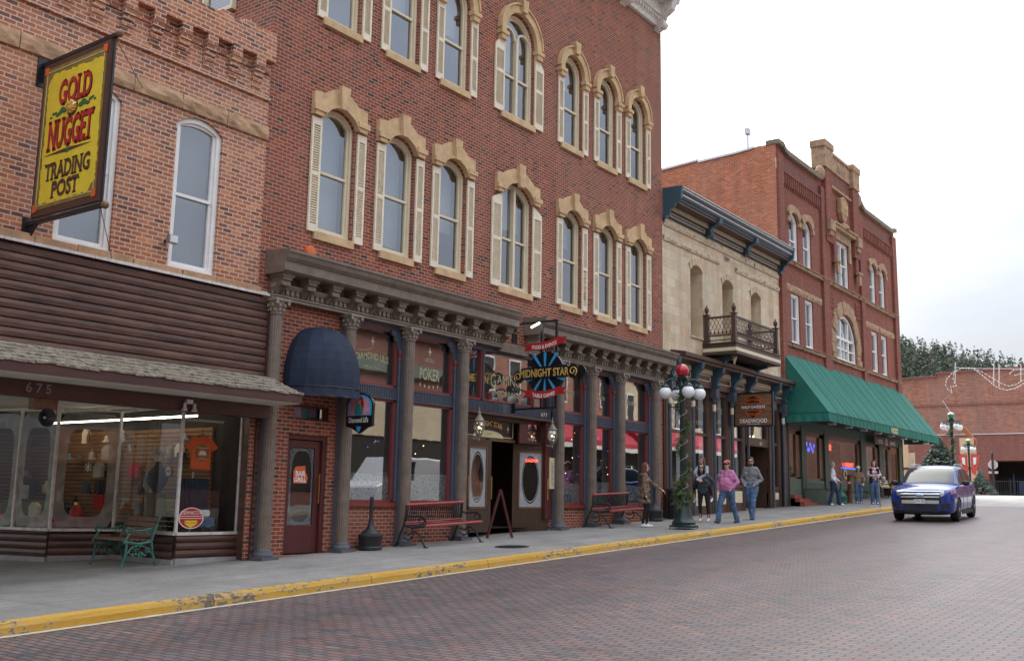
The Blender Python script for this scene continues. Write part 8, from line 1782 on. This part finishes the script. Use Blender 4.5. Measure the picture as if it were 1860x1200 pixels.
    melt(leg_c, 'leggings' if tight else 'jeans', bottom, t, .017, wr=.004 if tight else .013, fr=10, smooth=2, seed=seed+3)
    for an, td in ft:
        s_ = MB(); hz_ = an-V(0, 0, .045); cap(s_, hz_-td*.035*k, hz_+td*.10*k+V(0, 0, -.008), .040*k, .038*k); cap(s_, hz_+td*.10*k+V(0, 0, -.008), hz_+td*.15*k+V(0, 0, -.014), .038*k, .028*k); cap(s_, an, hz_, .042*k, .04*k)
        so_ = melt(s_, 'shoe', shoe, t, .010, smooth=2)
    if extra: extra(t, HP, V, tor)
    return t
def hood(t, HP, V, mat, col_z=1.44, y=.06):
    m = MB(); 
    for a in range(12): A = math.pi*(a/11)*1.0; m.ball(V(math.cos(A)*.10, .02+math.sin(A)*.085, col_z+.015*math.sin(A)), .040, 8, 6)
    for a in range(6): A = math.pi+math.pi*(a/5); m.ball(V(math.cos(A)*.085, -.01+math.sin(A)*.055, col_z-.01), .028, 8, 6)
    melt(m, 'hood', mat, t, .012, wr=.006)
def capx(front, back):
    def f(t, HP, V, tor):
        m = MB(); m.ball(HP(0, .012, .060), .108, 18, 12, (.88, 1.0, .86)); o = m.build('cap', front, t, smooth='all'); bm = bmesh.new(); bm.from_mesh(o.data); z0 = HP(0, 0, .045).z; bmesh.ops.delete(bm, geom=[v for v in bm.verts if v.co.z < z0], context='VERTS'); bm.to_mesh(o.data); bm.free()
        b = MB(); b.ball(HP(0, .035, .062), .106, 18, 12, (.90, .90, .86)); o = b.build('cap_mesh', back, t, smooth='all'); bm = bmesh.new(); bm.from_mesh(o.data); bmesh.ops.delete(bm, geom=[v for v in bm.verts if v.co.z < z0], context='VERTS'); bm.to_mesh(o.data); bm.free()
        r = MB(); P_ = [HP(.075*math.cos(R(a)), -.085-.075*math.sin(R(a)), .052-.012*math.sin(R(a))) for a in range(0, 181, 15)]; Q_ = [p+Vector((0, 0, .008)) for p in P_]; base = [HP(x, -.065, .055) for x in (.075, -.075)]
        r.add(P_+Q_, [tuple(range(13)), tuple(range(25, 12, -1))]+[(i, i+1, 13+i+1, 13+i) for i in range(12)]+[(12, 0, 13, 25)]); r.build('brim', front, t)
        MB().prismv([(-.03, 0), (.03, 0), (.02, .04), (-.02, .04)], 0, .004, org=HP(0, -.098, .075), U=(1, 0, 0), V=(0, .35, 1), W=(0, -1, .3)).build('patch', 'sign_white', t)
    return f
# girl in the tan coat, seen from the side, left arm reaching forward
person((24.62, -1.52, g(24.62)), R(31), 'girl with long auburn hair in a tan parka reaching one arm forward', 1.70, True, legs=((.07, .06), (-.07, -.05)), arms=[((.22, -.22, 1.18), (.18, -.46, 1.03)), ((-.24, .04, 1.12), (-.24, -.02, .86))], top='tan_cloth', bottom='black_cloth', tight=True, hair='hair_auburn', hairlen=.26, coat=1, hem=.72, girth=1.12, seed=4, rest={'topname': 'parka', 'wr': .022}, extra=lambda t, HP, V, tor: (hood(t, HP, V, 'tan_cloth', 1.42), MB().prism([(-.035, .75), (.035, .75), (.03, 1.38), (-.03, 1.38)], -.215, -.205).build('checked_shirt', 'black_cloth', t)))
# stout man in pink shirt
person((27.45, -2.62, g(27.45)), R(-98), 'stout man in a pink shirt, jeans and red and white cap, hands in pockets', 1.76, False, legs=((.12, -.30), (-.13, .30)), arms=[((.37, .06, 1.14), (.22, -.12, .94), 'pocket'), ((-.37, .06, 1.14), (-.24, -.10, .92), 'pocket')], top='pink_cloth', bottom='denim', shoe='brown_shoe', hair='hair_brown', girth=1.28, belly=1.1, hem=.90, face='sunglasses', seed=9, headturn=12, rest={'wr': .018, 'topname': 'shirt'}, extra=lambda t, HP, V, tor: (capx('sign_red', 'sign_white')(t, HP, V, tor), MB().tube([V(-.01, -.20, 1.36), V(.0, -.26, 1.12), V(0, -.25, .98)], .006, 5).build('button_strip', 'pale_pink_cloth', t)))
# tall man in grey hooded top
person((29.45, -2.50, g(29.45)), R(-82), 'tall bearded man in a grey hooded sweatshirt and sunglasses, hands in the front pocket', 1.85, False, legs=((.06, .20), (-.05, -.22, .03)), arms=[((.33, .05, 1.13), (.16, -.17, .97), 'pocket'), ((-.33, .05, 1.13), (-.16, -.17, .97), 'pocket')], top='grey_cloth', bottom='denim', shoe='navy_shoe', hair='hair_dark', girth=1.10, hem=.86, face='sunglasses', seed=12, headturn=12, rest={'beard': True, 'wr': .018, 'topname': 'sweatshirt'}, extra=lambda t, HP, V, tor: (hood(t, HP, V, 'grey_cloth'), MB().tube([V(.04, -.135, 1.40), V(.04, -.15, 1.24)], .005, 5).build('drawstring', 'charcoal_cloth', t), MB().tube([V(-.04, -.135, 1.40), V(-.04, -.15, 1.26)], .005, 5).build('drawstring', 'charcoal_cloth', t)))
# woman giving a piggyback
pg = (27.75, -1.75, g(27.75))
person(pg, R(-76), 'laughing woman in a charcoal sweatshirt and sunglasses carrying a friend piggyback', 1.66, True, legs=((.14, .02), (-.10, .06)), arms=[((.34, .02, 1.20), (.20, .02, .98)), ((-.32, .04, 1.18), (-.20, .02, .98))], top='charcoal_cloth', bottom='black_cloth', tight=True, hair='hair_dark', hairlen=.20, girth=1.06, hem=.84, lean=.48, face='sunglasses', seed=21, headturn=10, rest={'wr': .018, 'topname': 'sweatshirt'}, extra=lambda t, HP, V, tor: hood(t, HP, V, 'charcoal_cloth', 1.40) if False else None)
person((pg[0]+.21, pg[1]+.10, pg[2]+.27), R(-76), 'girl in a light grey top riding piggyback with arms round her friend', 1.60, True, legs=((.27, .10, .36), (-.27, .12, .34)), knees=[(.24, -.34, .80), (-.24, -.34, .80)], arms=[((.23, -.46, 1.22), (.01, -.68, 1.06)), ((-.22, -.46, 1.24), (.03, -.70, 1.02))], top='light_grey_cloth', bottom='black_cloth', tight=True, hair='hair_auburn', hairlen=.16, girth=1.0, hem=.90, lean=.34, seed=31, headturn=-34, rest={'wr': .014, 'topname': 'top'})
# three by the corner building
person((40.7, -1.15, g(40.7)), R(24), 'grey haired man in a white pullover and dark jeans turned away to the right', 1.70, False, legs=((.06, .26), (-.08, -.16)), arms=[((.25, -.08, 1.14), (.22, -.26, .98)), ((-.26, .06, 1.12), (-.23, -.12, .90))], top='white_cloth', bottom='denim_dark', hair='hair_grey', girth=1.12, hem=.88, seed=41, headturn=30, rest={'topname': 'pullover'})
person((43.1, -1.40, g(43.1)), R(-70), 'boy in a camouflage jacket and pale cap standing with an arm out', 1.50, False, legs=((.10, .02), (-.09, .05)), arms=[((.32, .0, 1.16), (.24, -.12, .95)), ((-.36, .02, 1.22), (-.42, -.10, 1.02))], top='camo_cloth', bottom='denim', hair='hair_brown', girth=1.05, hem=.86, seed=51, rest={'topname': 'jacket'}, extra=lambda t, HP, V, tor: capx('paper', 'paper')(t, HP, V, tor))
def bagx(t, HP, V, tor):
    v = MB()
    for s in (-1, 1):
        for z_ in (1.36, 1.24, 1.12, 1.0, .90): v.ball(V(.125*s, -.03, z_), .098, 10, 7, (.8, 1.25, 1)); 
    melt(v, 'vest', 'black_cloth', t, .012, wr=.01)
    b = MB(); b.ball(V(.34, -.05, .98), .17, 14, 10, (.55, 1.0, .85)); melt(b, 'handbag', 'hair_grey', t, .012, wr=.01); MB().tube([V(.18, 0, 1.44), V(.27, -.08, 1.25), V(.33, -.10, 1.12)], .012, 6).build('bag_strap', 'black_cloth', t)
person((42.3, -2.30, g(42.3)), R(-66), 'woman in a black vest over a pale pink top with a striped handbag', 1.74, True, legs=((.08, .10), (-.08, -.10)), arms=[((.30, -.04, 1.17), (.10, -.24, 1.14)), ((-.28, -.04, 1.16), (-.05, -.24, 1.12))], top='pale_pink_cloth', bottom='denim', hair='hair_brown', hairlen=.14, girth=1.10, hem=.92, seed=61, headturn=-14, rest={'topname': 'top'}, extra=bagx)
